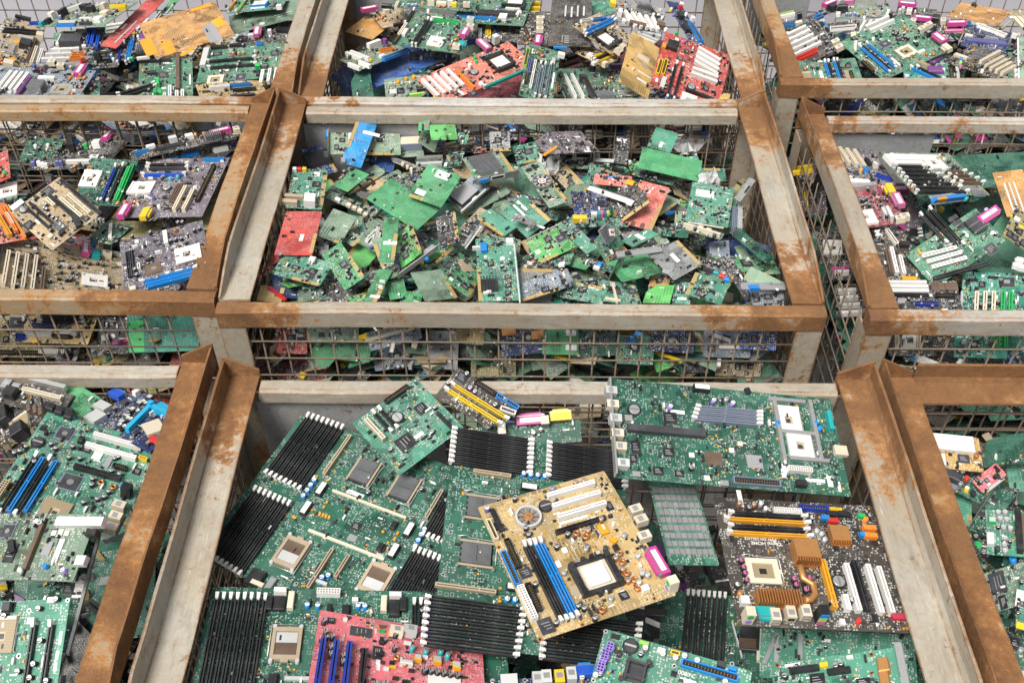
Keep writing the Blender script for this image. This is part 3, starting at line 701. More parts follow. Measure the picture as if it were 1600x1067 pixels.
def crate(label, x0, x1, y0, y1, seed, rust=('b','b'), mats=('rail','rail','rail','rail'), backL=False, plate=.30, group='wire mesh crates of circuit boards', dz=0.0):
    root = bpy.data.objects.new('mesh_crate', None); COL.objects.link(root); root.empty_display_size = .2
    cx, cy = (x0+x1)/2, (y0+y1)/2; root.location = (cx, cy, dz)
    tag(root, label, 'crate', group)
    W_, D_ = x1-x0, y1-y0; hx, hy = W_/2, D_/2; z = RIM
    lipf = lambda y, L: min(1.0, max(.12, (y-.0)/.10)) 
    # side rails (run along y)
    a = link('side_rail', rail_mesh(SIDE, D_-.036, mats[0], rust[0], seed, lipf, 'side_rail'), root, (-hx, -hy+.036, z))
    poly = [(-x, zz) for x, zz in SIDE][::-1]
    c = link('side_rail', rail_mesh(poly, D_-.036, mats[1], rust[1], seed+1, lipf, 'side_rail'), root, (hx, -hy+.036, z))
    for k, sg in ((0, 1), (1, -1)):     # stop plate welded across the rail's far end
        mb = MB(); P = [(0,-.045),(.066,-.045),(.066,.012),(.004,.044),(0,.044)]
        mb.v = [(x*sg, 0, zz) for x, zz in P] + [(x*sg, .005, zz) for x, zz in P]
        n = len(P); mb.quad(list(range(n)) if sg > 0 else list(range(n))[::-1], mats[k]); mb.quad([n+i for i in range(n)][::-1] if sg > 0 else [n+i for i in range(n)], mats[k])
        for i in range(n): j = (i+1) % n; mb.quad([i, n+i, n+j, j] if sg > 0 else [i, j, n+j, n+i], mats[k])
        me = mb.data('stop_plate', 1.0); at = me.attributes.new('rust', 'FLOAT', 'POINT'); at.data.foreach_set('value', [.7]*(2*n))
        link('stop_plate', me, (a, c)[k], (0, D_-.036+.001, 0))
    f = link('front_rail', rail_mesh(BOXRAIL, W_, mats[2], 'fb', seed+2, None, 'front_rail'), root, (-hx, -hy+.036, z-.0005), -math.pi/2)
    f.rotation_euler = (0, 0, -math.pi/2); f.location = (-hx, -hy+.036, z-.0005)
    if backL:
        g = link('back_rail', rail_mesh(SIDE, W_-.14, mats[3], 'fm', seed+3, None, 'back_rail'), root, (-hx+.067, hy, z-.001), -math.pi/2)
    else:
        g = link('back_rail', rail_mesh(BACKRAIL, W_-.14, mats[3], 'm' if seed % 3 == 0 else '', seed+3, None, 'back_rail'), root, (-hx+.07, hy-.002, z-.003), -math.pi/2)
    # corner posts
    for sx in (-1, 1):
        for sy in (-1, 1):
            mb = MB(); zt = z-.047
            xa, xb = sorted((sx*hx, sx*(hx-.055))); ya, yb = sorted((sy*(hy-.002), sy*(hy-.007))); mb.box(xa, xb, ya, yb, .1, zt, 'rail', True)
            xa, xb = sorted((sx*hx, sx*(hx-.005))); ya, yb = sorted((sy*(hy-.0075), sy*(hy-.06))); mb.box(xa, xb, ya, yb, .1, zt, 'rail', True)
            me = mb.data('corner_post', 1.0); at = me.attributes.new('rust', 'FLOAT', 'POINT'); at.data.foreach_set('value', [.25]*len(mb.v))
            link('corner_post', me, root)
            link('foot', steel_box('foot', -.045,.045,-.045,.045,0,.1,'rail_rusty','foot'), root, (sx*(hx-.05), sy*(hy-.05), 0))
    link('floor_plate', steel_box(('floor',W_,D_), -hx+.01,hx-.01,-hy+.01,hy-.01,.10,.115,'sheet','floor_plate'), root)
    # four wire panels: a thin bottom bar carries them, every wire its own piece
    r = random.Random(seed+9)
    def panel(L, place, rz, hgt=.80, off=0.0):
        p = link('mesh_panel', steel_box(('bar', round(L,3)), 0, L, -.004, .004, 0, .025, 'rail_rusty', 'mesh_panel'), root, place, rz)
        for i in range(int(L/.05)):
            o = link('wire', wire_mesh(hgt-.03), p, (.025+.05*i + r.uniform(-.002,.002), .0, .028)); o.rotation_euler = (0, -math.pi/2, r.uniform(-.3,.3))
        for i in range(int((hgt-.03)/.05)):
            o = link('wire', wire_mesh(L), p, (0, -.0052, hgt-.045-.05*i + r.uniform(-.002,.002)))
    zb = z-.047-.80
    panel(W_-.11, (-hx+.055, -hy+.012, zb), 0)
    panel(W_-.11, (hx-.055, hy-.012, zb), math.pi)
    panel(D_-.12, (-hx+.012, hy-.06, zb), -math.pi/2)
    panel(D_-.12, (hx-.012, -hy+.06, zb), math.pi/2)
    if plate:
        link('sheet_plate', steel_box(('plate', plate), 0, plate, -.002, .002, -.26, 0, 'sheet', 'sheet_plate'), root, (-hx+.056, hy-.024, z-.047))
        link('sheet_plate', steel_box(('plate', plate), 0, plate, -.002, .002, -.26, 0, 'sheet', 'sheet_plate'), root, (hx-.012, hy-.06-.0, z-.36), -math.pi/2) if False else None
    return root
CR = {
 'MC': crate('rusty mesh crate at the centre heaped with small green expansion cards', -.622, .630, 1.567, 2.367, 10, ('b','fb'), ('rail','rail','rail','rail')),
 'ML': crate('mesh crate left of the central one with brown and purple main boards', -1.872, -.632, 1.600, 2.369, 20, ('b','fb'), ('rail','rail_rusty','rail_rusty','rail_rusty'), plate=0),
 'MR': crate('mesh crate right of the central one below a narrow open gap', .715, 1.955, 1.555, 2.331, 30, ('fb','b'), ('rail','rail','rail_grey','rail_grey')),
 'BC': crate('mesh crate behind the central one holding red and gold main boards', -.585, .645, 2.371, 3.171, 40, ('f','f'), ('rail','rail','rail_grey','rail'), plate=.5),
 'BL': crate('mesh crate in the far left corner with the ochre board on top', -1.850, -.598, 2.373, 3.173, 50, ('f','f'), ('rail','rail','rail','rail'), plate=0),
 'BR': crate('mesh crate in the far right corner with many blue memory slots', .697, 1.937, 2.482, 3.282, 60, ('f','f'), ('rail_rusty','rail','rail','rail'), plate=.2),
 'FC': crate('nearest mesh crate holding large green server boards', -.562, .674, .585, 1.385, 70, ('b','b'), ('rail','rail','rail','rail'), plate=.36),
 'FL': crate('front left mesh crate with the solid rust brown side rail', -1.830, -.588, .622, 1.422, 80, ('b','fm'), ('rail','rail_rusty','rail','rail'), plate=0),
 'FR': crate('front right mesh crate with the wide orange rust back rail', .688, 1.928, .591, 1.391, 90, ('fm','b'), ('rail_rusty','rail','rail','rail_rusty'), backL=True, plate=0),
}
CRX = {'MC':(-0.622,0.63,1.567,2.367),'ML':(-1.872,-0.632,1.6,2.369),'MR':(0.715,1.955,1.555,2.331),'BC':(-0.585,0.645,2.371,3.171),'BL':(-1.85,-0.598,2.373,3.173),'BR':(0.697,1.937,2.482,3.282),'FC':(-0.562,0.674,0.585,1.385),'FL':(-1.83,-0.588,0.622,1.422),'FR':(0.688,1.928,0.591,1.391)}

# every board: kind, label, crate, place, turn, width and height in mm, colour, side, seed, options, components (name|x|y|angle|...)
BOARDS = [
('board','green board wedged upright at the back rail with a round black coin battery','FC',(-0.2044,1.2775,0.95),(0.9106,0.086,0.051,-0.4011),142.1,151.5,'jade','f',1,{},'ide|-64.4|24.9|90|55|black;dimm|-34.2|-32.9|0|47|black;dimm|-33|-19.8|0|47|black;pci|-29.8|-52.8|0|56|cream;bat|-25|-5.2|0;bar|39.9|56.7|-180|48|black|6|8;chip|-11.3|40.8|0|22|22;chip|25.6|-25.8|0|30|34;cap|5.8|60.3|0;hole|-60.6|-65.1|0;lab|29.3|-0.7|0|8|26',None,None),
('board','brown board with twin yellow memory slots leaning on the back rail','FC',(-0.084,1.3181,0.982),(0.9499,0.131,0.0755,-0.2734),120.4,71.9,'brown','f',2,{},'dimm|10.7|-16.2|0|115|yellow;dimm|15.1|-1|0|117|yellow;ide|68.7|13.3|14|30|white;ide|57.7|28.7|0|48|azure;ide|7.7|28.4|0|45|black;chip|-41.1|22.8|0|22|22;cap|-14.6|11.4|0|purple|silver;cap|-3.1|10.4|0|purple|silver;cap|43|9.6|0',None,None),
('board','dark board standing on edge with its rear ports facing up at the back rail','FC',(0.0119,1.2816,0.92),(0.9674,0.2494,-0.0215,0.0387),212.7,42.0,'pine','f',3,{},'port|-41.2|18.4|180|usb|cream|2;port|13.9|30.4|180|parallel|pink|2;port|40.4|24.5|180|keyboard|cream;port|70.6|33.5|180|game|2',None,None),
('board','dark green server board at the lower left with cream topped black memory slots','FC',(-0.2508,0.7912,0.916),(-0.0259,0.0524,0.0254,0.998),480.8,321.3,'pine','f',4,{},'dimm|227.9|-53.4|90|163|black;dimm|217|-53.5|90|163|black;dimm|206|-53.6|90|163|black;dimm|195.1|-53.7|90|163|black;dimm|184.2|-53.8|90|163|black;dimm|173.3|-53.9|90|163|black;dimm|162.3|-54|90|163|black;dimm|151.4|-54.1|90|162|black;cpu4|109|-54.7|0;blk|129.2|-150|0|white|20|8|14;blk|128.1|-127.9|0|black|18|26|9;blk|110.4|-133.9|0|cream|10|32|10;blk|144.9|-128.5|0|black|12|26|8;blk|-71|-132.1|0|black|12|26|8;blk|-39.8|-131.2|0|cream|10|30|10;blk|-57.3|-123.6|0|black|18|30|9;blk|-57.9|-146.7|0|white|20|8|14;dimm|-89|-105.3|90|55|black;dimm|-99.9|-105.5|90|55|black;dimm|-110.7|-105.8|90|55|black;cap|83.3|-124.7|0|azure|white;cap|66.4|-124|0|azure|white;cap|1.8|-125|0|azure|white;cap|-9.1|-124.6|0|azure|white;hole|143.2|-107.1|0;hole|73.2|-106.3|0;hole|144.4|-7.4|0;hole|-77.5|-106|0;bar|84.8|5|-180|40|pale|6|5;blk|121.5|9.6|0|black|14|22|8;atx|51.4|-149.9|180|38|white;blk|7.3|-138.5|0|white|10|7|8;blk|47.7|-120.8|0|black|8|16|8;blk|21.4|-117.9|0|black|12|18|9;bar|-19.6|-118|105|8|cream|4|4',None,None),
('board','dark green server board lowest at the right showing one bank of black slots','FC',(0.475,0.8602,0.805),(0.0961,-0.0792,0.0619,0.9903),486.0,314.3,'pine','f',5,{},'dimm|199.2|-65.6|90|165|black;dimm|189.8|-66.6|90|163|black;dimm|180.4|-67.6|90|160|black;dimm|171|-68.6|90|158|black;dimm|161.6|-69.6|90|156|black;dimm|152.1|-70.7|90|153|black;dimm|142.7|-71.7|90|151|black;dimm|133.3|-72.7|90|149|black;bar|109.3|-59.9|105|75|pale|3|5;hole|135.3|-114.6|0;blk|87.8|-66.6|0|black|34|60|9;blk|90.6|-49.9|0|brown|30|22|9;bar|72.3|-51.2|-90|66|cream|6|8;bar|256.7|-80.7|-22|28|white|5|9;blk|253.3|-101.8|0|charcoal|36|16|9',None,None),
('board','large tilted server board with four processor sockets and eight slot memory banks','FC',(-0.2856,1.1011,0.895),(0.9801,0.0179,0.0056,-0.1978),432.6,349.7,'pine','f',6,{},'dimm|-199.4|96.6|-90|142|black;dimm|-188.7|96.1|-90|143|black;dimm|-178|95.6|-90|145|black;dimm|-167.3|95.1|-90|146|black;dimm|-156.5|94.6|-90|147|black;dimm|-145.8|94.1|-90|148|black;dimm|-135.1|93.6|-90|149|black;dimm|-124.3|93.1|-90|150|black;dimm|-197.3|-90.9|-90|144|black;dimm|-186.9|-91.8|-90|145|black;dimm|-176.4|-92.8|-90|146|black;dimm|-166|-93.7|-90|147|black;dimm|-155.5|-94.7|-90|148|black;dimm|-145.1|-95.6|-90|149|black;dimm|-134.6|-96.5|-90|150|black;dimm|-124.2|-97.5|-90|151|black;agp|-101.3|111.3|-90|99|tan;cov|-38.4|98.5|0;cov|46.4|95.4|0;cpu4|-69.4|-103.4|0;cpu4|90|-91.6|0;bar|4.3|39.1|0|150|cream|5|4;bar|8.6|-51.4|0|150|cream|5|4;cap|-110.3|42.9|0|azure|white;cap|-110.1|30.4|0|azure|white;cap|-109.9|17.5|0|azure|white;cap|-110.1|4.6|0|azure|white;cap|121.5|27.9|0|azure|white;cap|121|15.6|0|azure|white;cap|122|3.2|0|azure|white;cap|122.4|-9.3|0|azure|white;cap|5.9|-126.6|0|azure|white;cap|13.8|-119.1|0|azure|white;blk|-88.7|31.3|0|black|white|12|28|11;blk|-92.3|-15.8|0|black|white|12|28|11;blk|96.9|17|0|black|white|12|28|11;blk|92.4|-31.8|0|black|white|12|28|11;agp|-6.1|-111.9|-90|83|tan;agp|25.8|-93.4|-90|48|tan;agp|113.1|83.1|-90|66|tan;bar|-67.6|13.3|-90|6|amber|4|2;bar|-67|2.3|-90|6|amber|4|2;bar|-66.3|-14|-74|7|amber|4|2;bar|-59.9|-13.4|-74|7|amber|4|2;bar|-53.7|-13.4|-74|7|amber|4|2;bar|-47.4|-13.3|-75|7|amber|4|2;bar|-91.3|54.7|-90|5|amber|4|2;bar|-113.4|54.6|-90|6|amber|4|2;bar|79.7|5.8|-90|7|amber|4|2;bar|80|-7|-90|7|amber|4|2;bar|54.6|-1.9|-24|5|amber|4|2;bar|-104|-37.9|0|8|amber|4|2;hole|-80.1|148.8|0;hole|-77.6|56.5|0;hole|-4.1|143.9|0;hole|7.7|143.7|0;hole|82.9|138.5|0;hole|-1|51|0;hole|10.4|50.9|0;hole|-33.5|-57.4|0;hole|48.5|-63.1|0;hole|-110.5|-52.6|0;hole|85.8|45.9|0;hole|123.3|-67.6|0;hole|-30.8|-150.5|0;blk|67.2|15.9|0|black|10|16|8;blk|67.1|-33.5|0|black|10|16|8;chip|6.5|-11.2|0|16|16;chip|12|-34.7|0|grey|16|12;lab|-30.3|50.6|0|34|8;lab|143|-59.8|0|14|6;blk|-96.9|-170.5|0|black|26|30|10;blk|-86.8|-180.1|0|cream|24|8|12;blk|-67.6|-171.8|0|grey|12|26|9;bar|6.9|-132.8|0|23|pale|6|4;dimm|190.3|87.4|-90|134|black;dimm|190.3|-83.9|-90|134|black;dimm|180.9|87.4|-90|134|black;dimm|180.9|-83.9|-90|134|black;dimm|171.5|87.4|-90|134|black;dimm|171.5|-83.9|-90|134|black;dimm|162.1|87.4|-90|134|black;dimm|162.1|-83.9|-90|134|black;dimm|152.7|87.4|-90|134|black;dimm|152.7|-83.9|-90|134|black;dimm|143.3|87.4|-90|134|black;dimm|143.3|-83.9|-90|134|black;dimm|133.9|87.4|-90|134|black;dimm|133.9|-83.9|-90|134|black;dimm|124.5|87.4|-90|134|black;dimm|124.5|-83.9|-90|134|black',None,None),
('board','server board beneath the yellow one with two grey covered processor sockets','FC',(0.0305,1.0215,0.95),(0.7132,0.1253,0.0102,0.6896),386.2,312.1,'pine','f',7,{},'dimm|-199.4|96.6|-90|142|black;dimm|-188.7|96.1|-90|143|black;dimm|-178|95.6|-90|145|black;dimm|-167.3|95.1|-90|146|black;dimm|-156.5|94.6|-90|147|black;dimm|-145.8|94.1|-90|148|black;dimm|-135.1|93.6|-90|149|black;dimm|-124.3|93.1|-90|150|black;dimm|-197.3|-90.9|-90|144|black;dimm|-186.9|-91.8|-90|145|black;dimm|-176.4|-92.8|-90|146|black;dimm|-166|-93.7|-90|147|black;dimm|-155.5|-94.7|-90|148|black;dimm|-145.1|-95.6|-90|149|black;dimm|-134.6|-96.5|-90|150|black;dimm|-124.2|-97.5|-90|151|black;agp|-101.3|111.3|-90|99|tan;cov|-38.4|98.5|0;cov|46.4|95.4|0;cpu4|-69.4|-103.4|0;cpu4|90|-91.6|0;bar|4.3|39.1|0|150|cream|5|4;bar|8.6|-51.4|0|150|cream|5|4;cap|-110.3|42.9|0|azure|white;cap|-110.1|30.4|0|azure|white;cap|-109.9|17.5|0|azure|white;cap|-110.1|4.6|0|azure|white;cap|121.5|27.9|0|azure|white;cap|121|15.6|0|azure|white;cap|122|3.2|0|azure|white;cap|122.4|-9.3|0|azure|white;cap|5.9|-126.6|0|azure|white;cap|13.8|-119.1|0|azure|white;blk|-88.7|31.3|0|black|white|12|28|11;blk|-92.3|-15.8|0|black|white|12|28|11;blk|96.9|17|0|black|white|12|28|11;blk|92.4|-31.8|0|black|white|12|28|11;agp|-6.1|-111.9|-90|83|tan;agp|25.8|-93.4|-90|48|tan;agp|113.1|83.1|-90|66|tan;bar|-67.6|13.3|-90|6|amber|4|2;bar|-67|2.3|-90|6|amber|4|2;bar|-66.3|-14|-74|7|amber|4|2;bar|-59.9|-13.4|-74|7|amber|4|2;bar|-53.7|-13.4|-74|7|amber|4|2;bar|-47.4|-13.3|-75|7|amber|4|2;bar|-91.3|54.7|-90|5|amber|4|2;bar|-113.4|54.6|-90|6|amber|4|2;bar|79.7|5.8|-90|7|amber|4|2;bar|80|-7|-90|7|amber|4|2;bar|54.6|-1.9|-24|5|amber|4|2;bar|-104|-37.9|0|8|amber|4|2;hole|-80.1|148.8|0;hole|-77.6|56.5|0;hole|-4.1|143.9|0;hole|7.7|143.7|0;hole|82.9|138.5|0;hole|-1|51|0;hole|10.4|50.9|0;hole|-33.5|-57.4|0;hole|48.5|-63.1|0;hole|-110.5|-52.6|0;hole|85.8|45.9|0;hole|123.3|-67.6|0;hole|-30.8|-150.5|0;blk|67.2|15.9|0|black|10|16|8;blk|67.1|-33.5|0|black|10|16|8;chip|6.5|-11.2|0|16|16;chip|12|-34.7|0|grey|16|12;lab|-30.3|50.6|0|34|8;lab|143|-59.8|0|14|6;blk|-96.9|-170.5|0|black|26|30|10;blk|-86.8|-180.1|0|cream|24|8|12;blk|-67.6|-171.8|0|grey|12|26|9;bar|6.9|-132.8|0|23|pale|6|4;dimm|190.3|87.4|-90|134|black;dimm|190.3|-83.9|-90|134|black;dimm|180.9|87.4|-90|134|black;dimm|180.9|-83.9|-90|134|black;dimm|171.5|87.4|-90|134|black;dimm|171.5|-83.9|-90|134|black;dimm|162.1|87.4|-90|134|black;dimm|162.1|-83.9|-90|134|black;dimm|152.7|87.4|-90|134|black;dimm|152.7|-83.9|-90|134|black;dimm|143.3|87.4|-90|134|black;dimm|143.3|-83.9|-90|134|black;dimm|133.9|87.4|-90|134|black;dimm|133.9|-83.9|-90|134|black;dimm|124.5|87.4|-90|134|black;dimm|124.5|-83.9|-90|134|black',None,None),
('board','plain green board under the brown one with rows of pad holes','FC',(0.5198,0.8658,0.86),(0.9887,-0.0264,-0.1141,-0.0936),242.0,93.6,'jade','f',8,{},'bar|-104|7.9|71|64|grey|7|0.6;bar|-94.6|8.4|90|52|grey|7|0.6;bar|-56.3|14.3|90|45|grey|7|0.6;hole|-46.4|18.6|0;lab|-15.2|27.8|0|14|6',None,None),
('card','green memory card carrying eight columns of flat grey chips','FC',(0.2877,1.0918,0.915),(0.996,-0.0316,0.0678,0.0484),87.6,190.6,'jade','f',9,{'nt': 1},'chip|-35|-68.6|0|9|11|grey;chip|-35|-51.5|0|9|11|grey;chip|-35|-34.3|0|9|11|grey;chip|-35|-17.2|0|9|11|grey;chip|-35|0|0|9|11|grey;chip|-35|17.2|0|9|11|grey;chip|-35|34.3|0|9|11|grey;chip|-35|51.5|0|9|11|grey;chip|-35|68.6|0|9|11|grey;chip|-25|-68.6|0|9|11|grey;chip|-25|-51.5|0|9|11|grey;chip|-25|-34.3|0|9|11|grey;chip|-25|-17.2|0|9|11|grey;chip|-25|0|0|9|11|grey;chip|-25|17.2|0|9|11|grey;chip|-25|34.3|0|9|11|grey;chip|-25|51.5|0|9|11|grey;chip|-25|68.6|0|9|11|grey;chip|-15|-68.6|0|9|11|grey;chip|-15|-51.5|0|9|11|grey;chip|-15|-34.3|0|9|11|grey;chip|-15|-17.2|0|9|11|grey;chip|-15|0|0|9|11|grey;chip|-15|17.2|0|9|11|grey;chip|-15|34.3|0|9|11|grey;chip|-15|51.5|0|9|11|grey;chip|-15|68.6|0|9|11|grey;chip|-5|-68.6|0|9|11|grey;chip|-5|-51.5|0|9|11|grey;chip|-5|-34.3|0|9|11|grey;chip|-5|-17.2|0|9|11|grey;chip|-5|0|0|9|11|grey;chip|-5|17.2|0|9|11|grey;chip|-5|34.3|0|9|11|grey;chip|-5|51.5|0|9|11|grey;chip|-5|68.6|0|9|11|grey;chip|5|-68.6|0|9|11|grey;chip|5|-51.5|0|9|11|grey;chip|5|-34.3|0|9|11|grey;chip|5|-17.2|0|9|11|grey;chip|5|0|0|9|11|grey;chip|5|17.2|0|9|11|grey;chip|5|34.3|0|9|11|grey;chip|5|51.5|0|9|11|grey;chip|5|68.6|0|9|11|grey;chip|15|-68.6|0|9|11|grey;chip|15|-51.5|0|9|11|grey;chip|15|-34.3|0|9|11|grey;chip|15|-17.2|0|9|11|grey;chip|15|0|0|9|11|grey;chip|15|17.2|0|9|11|grey;chip|15|34.3|0|9|11|grey;chip|15|51.5|0|9|11|grey;chip|15|68.6|0|9|11|grey;chip|25|-68.6|0|9|11|grey;chip|25|-51.5|0|9|11|grey;chip|25|-34.3|0|9|11|grey;chip|25|-17.2|0|9|11|grey;chip|25|0|0|9|11|grey;chip|25|17.2|0|9|11|grey;chip|25|34.3|0|9|11|grey;chip|25|51.5|0|9|11|grey;chip|25|68.6|0|9|11|grey;chip|35|-68.6|0|9|11|grey;chip|35|-51.5|0|9|11|grey;chip|35|-34.3|0|9|11|grey;chip|35|-17.2|0|9|11|grey;chip|35|0|0|9|11|grey;chip|35|17.2|0|9|11|grey;chip|35|34.3|0|9|11|grey;chip|35|51.5|0|9|11|grey;chip|35|68.6|0|9|11|grey',None,None),
('board','broad green server board across the back rail with a silver port strip','FC',(0.3737,1.2169,0.995),(0.9927,0.0846,0.0845,0.0134),424.5,203.5,'pine','f',10,{},'port|-218.3|67.3|-90|usb|pale;port|-216.6|39.5|-90|lan|cream;port|-213.6|9.7|-90|usb|pale;port|-211.7|-19.7|-90|lan|cream;port|-208.7|-45.8|-90|lan|cream;port|-206.3|-79.2|-90|usb|pale;bar|-213.8|-3.8|-90|196|silver|3|16;bar|-115.8|-4|0|141|charcoal|13|11;dimm|5.7|52.6|0|112|steel;dimm|3.4|44.3|0|114|steel;dimm|1.1|35.9|0|116|steel;dimm|-1.2|27.6|0|118|steel;zif|119.9|44|0|white|46;zif|133.3|-9|0|white|46;bar|96.9|21.1|-90|127|silver|7|9;bar|166.8|28.5|-90|124|silver|7|9;bar|122.1|85.8|0|72|silver|7|8;bar|144.2|-36.4|0|74|silver|7|8;bar|132.7|17.8|0|65|silver|7|8;ide|38.3|-90.9|0|86|steel|14;atx|121.4|-60.1|0|44|white;chip|-33.2|-48.7|0|brown|30|26;chip|41.9|-48.1|0|grey|die|28|26;chip|-114|-44.1|0|20|18;chip|-136.4|-82.7|0|18|16;chip|-99|-84.4|0|16|12;chip|-172.8|-39.2|0|16|26;chip|-178.3|-62.2|0|12|16;bat|-170.2|36.6|0;cap|-103.9|47.5|0|violet|white;cap|-20.6|69.3|0|violet|white;cap|15.5|67.4|0|violet|white;cap|4|74.7|0|silver|silver;blk|119.7|-87.4|0|black|18|12|12;lab|94.3|-60.7|0|10|28;lab|177.7|-74.3|0|10|22;lab|193.2|-83.4|0|6|20;lab|150.5|-75.1|0|36|7;blk|-182.6|16.8|0|silver|14|12|8;blk|-20.7|-98.2|0|silver|14|10|8;blk|-176.8|-94.3|0|silver|14|10|8;chip|-72.6|-45.5|0|white|9|9;chip|-74.4|-66.7|0|white|9|9;chip|-49.9|-88.8|0|white|9|9;chip|2.3|-28.9|0|white|9|9;chip|20|-13.8|0|cream|9|9;lab|-92.8|42.2|0|34|8;chip|-104.7|27|0|24|24;cap|95.6|33.4|0|azure|azure;cap|175.6|30.2|0|azure|azure;cap|170|40.9|0|azure|azure;bar|49.7|100.1|-73|12|black|10|6;blk|-40.9|93.5|0|black|white|30|12|14;hole|-32.2|13.4|0;hole|98.5|-88|0;blk|200.3|50.2|0|teal|8|40|10;blk|207.9|-13|0|cream|24|20|10;hole|-176.6|62.6|0',None,None),
('board','blue board at the bottom edge with beige and yellow labelled rear ports','FC',(0.0362,0.7484,0.91),(0.9988,-0.0024,0.017,0.046),175.9,97.1,'navy','f',11,{},'port|-0.7|47.1|180|lan|pale;port|13.6|48.3|180|usb|pale;port|33.6|48|180|lan|yellow;port|52.6|51.4|180|lan|pale;port|74.8|56.2|180|video;hole|-19.4|45.6|0;cap|68.5|40.1|0|silver|white;bar|-43.8|40.1|0|26|pale|30|6',None,None),
('board','red board at the bottom edge with three blue slots and one black slot','FC',(-0.1742,0.7567,0.97),(0.6982,-0.2197,-0.0395,-0.6802),268.0,262.8,'rose','f',12,{},'pci|5.7|-119.6|0|129|cobalt;pci|5.6|-99.7|0|129|cobalt;pci|5.4|-79.8|0|129|cobalt;pci|4.3|-56.7|0|105|black;port|-103.2|-4.1|180|lan|cream;port|-108.5|17.3|180|usb|pale;port|-120.6|47.2|180|video;chip|-96|-64|0|charcoal|print|20|34;chip|-53.4|-35.9|0|black|28|14;chip|-110.9|-112|0|12|12;coil|-46.7|-6.3|0;coil|-37.1|8|0;choke|-53.2|26.9|0|amber|12;choke|-54.9|57|0|amber|14;choke|-49.6|87.1|0|amber|14;cap|-70.7|16.9|0|teal|silver;cap|-68.3|38.7|0|teal|silver;cap|-72.6|62.3|0|teal|silver;cap|-67.5|73|0|teal|silver;cap|-24.5|37.1|0;cap|-24.6|46.9|0;cap|-24.7|56.9|0;cap|-24.4|66.7|0;cap|-24.6|77.1|0;cap|-25|88.4|0;cap|-43.5|-106.3|0;cap|-28.7|-104.9|0;cap|-28.7|-86.4|0;cap|-16.1|-85.9|0;cap|-100.1|-123.1|0;cap|-75.3|-117.6|0;cap|-67.7|-106.6|0;cap|19.8|-35|0;cap|19.9|-26.5|0;cap|16.4|-19.5|0;cap|-64.3|-10|0;hole|-119.1|-93.3|0;hole|-117.6|-46.7|0;hole|-74.3|115.5|0;hole|-31.6|103.7|0|copper;hole|-33|28.5|0|copper;bar|-26.1|-12.5|23|4|yellow|14|3;blk|-37.1|9|0|pale|8|20|9;ide|-95|70.6|90|46|charcoal|5;bar|-105.1|-31.5|90|10|green|5|3;blk|-80.9|-30|0|black|14|8|6;bar|-4.5|68.6|90|50|white|40|3;bar|-115.6|-31|104|9|brown|5|4;lab|-28.4|-32.6|0|22|6;bar|-107.7|115.9|90|5|indigo|12|4',None,None),
('board','bright green board at the bottom edge with a long blue slot and violet connectors','FC',(0.2199,0.7336,0.99),(0.9871,0.0649,0.0047,-0.1463),222.5,132.5,'jade','f',13,{},'atx|-96.7|36.6|-90|14|violet;atx|-100.7|21.5|-90|19|violet;atx|-101.9|5.1|-90|19|violet;bat|-67.9|49.9|0|black;cap|-80.5|32|0|charcoal|black;hs|-52.1|13.9|0|charcoal|cross|32|32|14;ide|51.1|46.8|0|84|azure|12;ide|-2.4|57.3|0|14|yellow|7;bar|-49.6|59|0|14|lime|6|7;blk|-22.5|55.9|0|white|12|8|7;cap|-46.1|51.5|0|silver|white;cap|-19.6|50.1|0|silver|white;cap|-0.6|49.8|0|silver|white;cap|11.4|56.4|0|silver|white;cap|30.7|55.3|0|silver|white;cap|75.5|35.7|0|silver|white;cap|-36.3|32.2|0|charcoal|charcoal;cap|-106.2|-9.9|0|silver|white;hole|0.4|40.4|0;hole|-108.8|62.4|0;hole|81.1|68.5|0;hole|-107.8|-15.4|0;blk|-93|57.5|0|black|12|6|6;blk|65.8|61.2|0|charcoal|12|9|9;chip|2.2|27.9|0|8|8;bar|82.8|58.6|0|11|azure|6|8;lab|23.8|23.8|0|24|6;text|19.1|33.9|180|NI800|9',None,None),
('board','green board at the bottom right with copper ringed holes and a metal bracket','FC',(0.4723,0.75,0.98),(0.9771,-0.041,-0.2044,-0.0428),190.5,102.6,'jade','f',14,{},'bar|-46|32.1|0|44|black|8|8;bar|4.1|21.8|0|34|black|8|8;bar|-16.3|35.8|0|12|yellow|8|5;cap|8.9|31.5|0;cap|0.9|29.4|0;cap|-75.2|23.6|0;hole|-86.2|47.9|0|copper|4;hole|53.3|44.8|0|copper|4;chip|-28.9|13.1|0|22|22;chip|35.9|-0.2|0|20|14;bar|-68|43.4|0|13|white|4|3;bar|94|8|-90|84|silver|10|14;blk|68.2|19.7|0|bronze|16|22|12;blk|66.1|-2.4|0|bronze|14|26|10;hole|48.8|14.3|0|copper|3;blk|22.5|43.3|0|white|10|5|5;lab|-56.6|45.7|0|10|4',None,None),
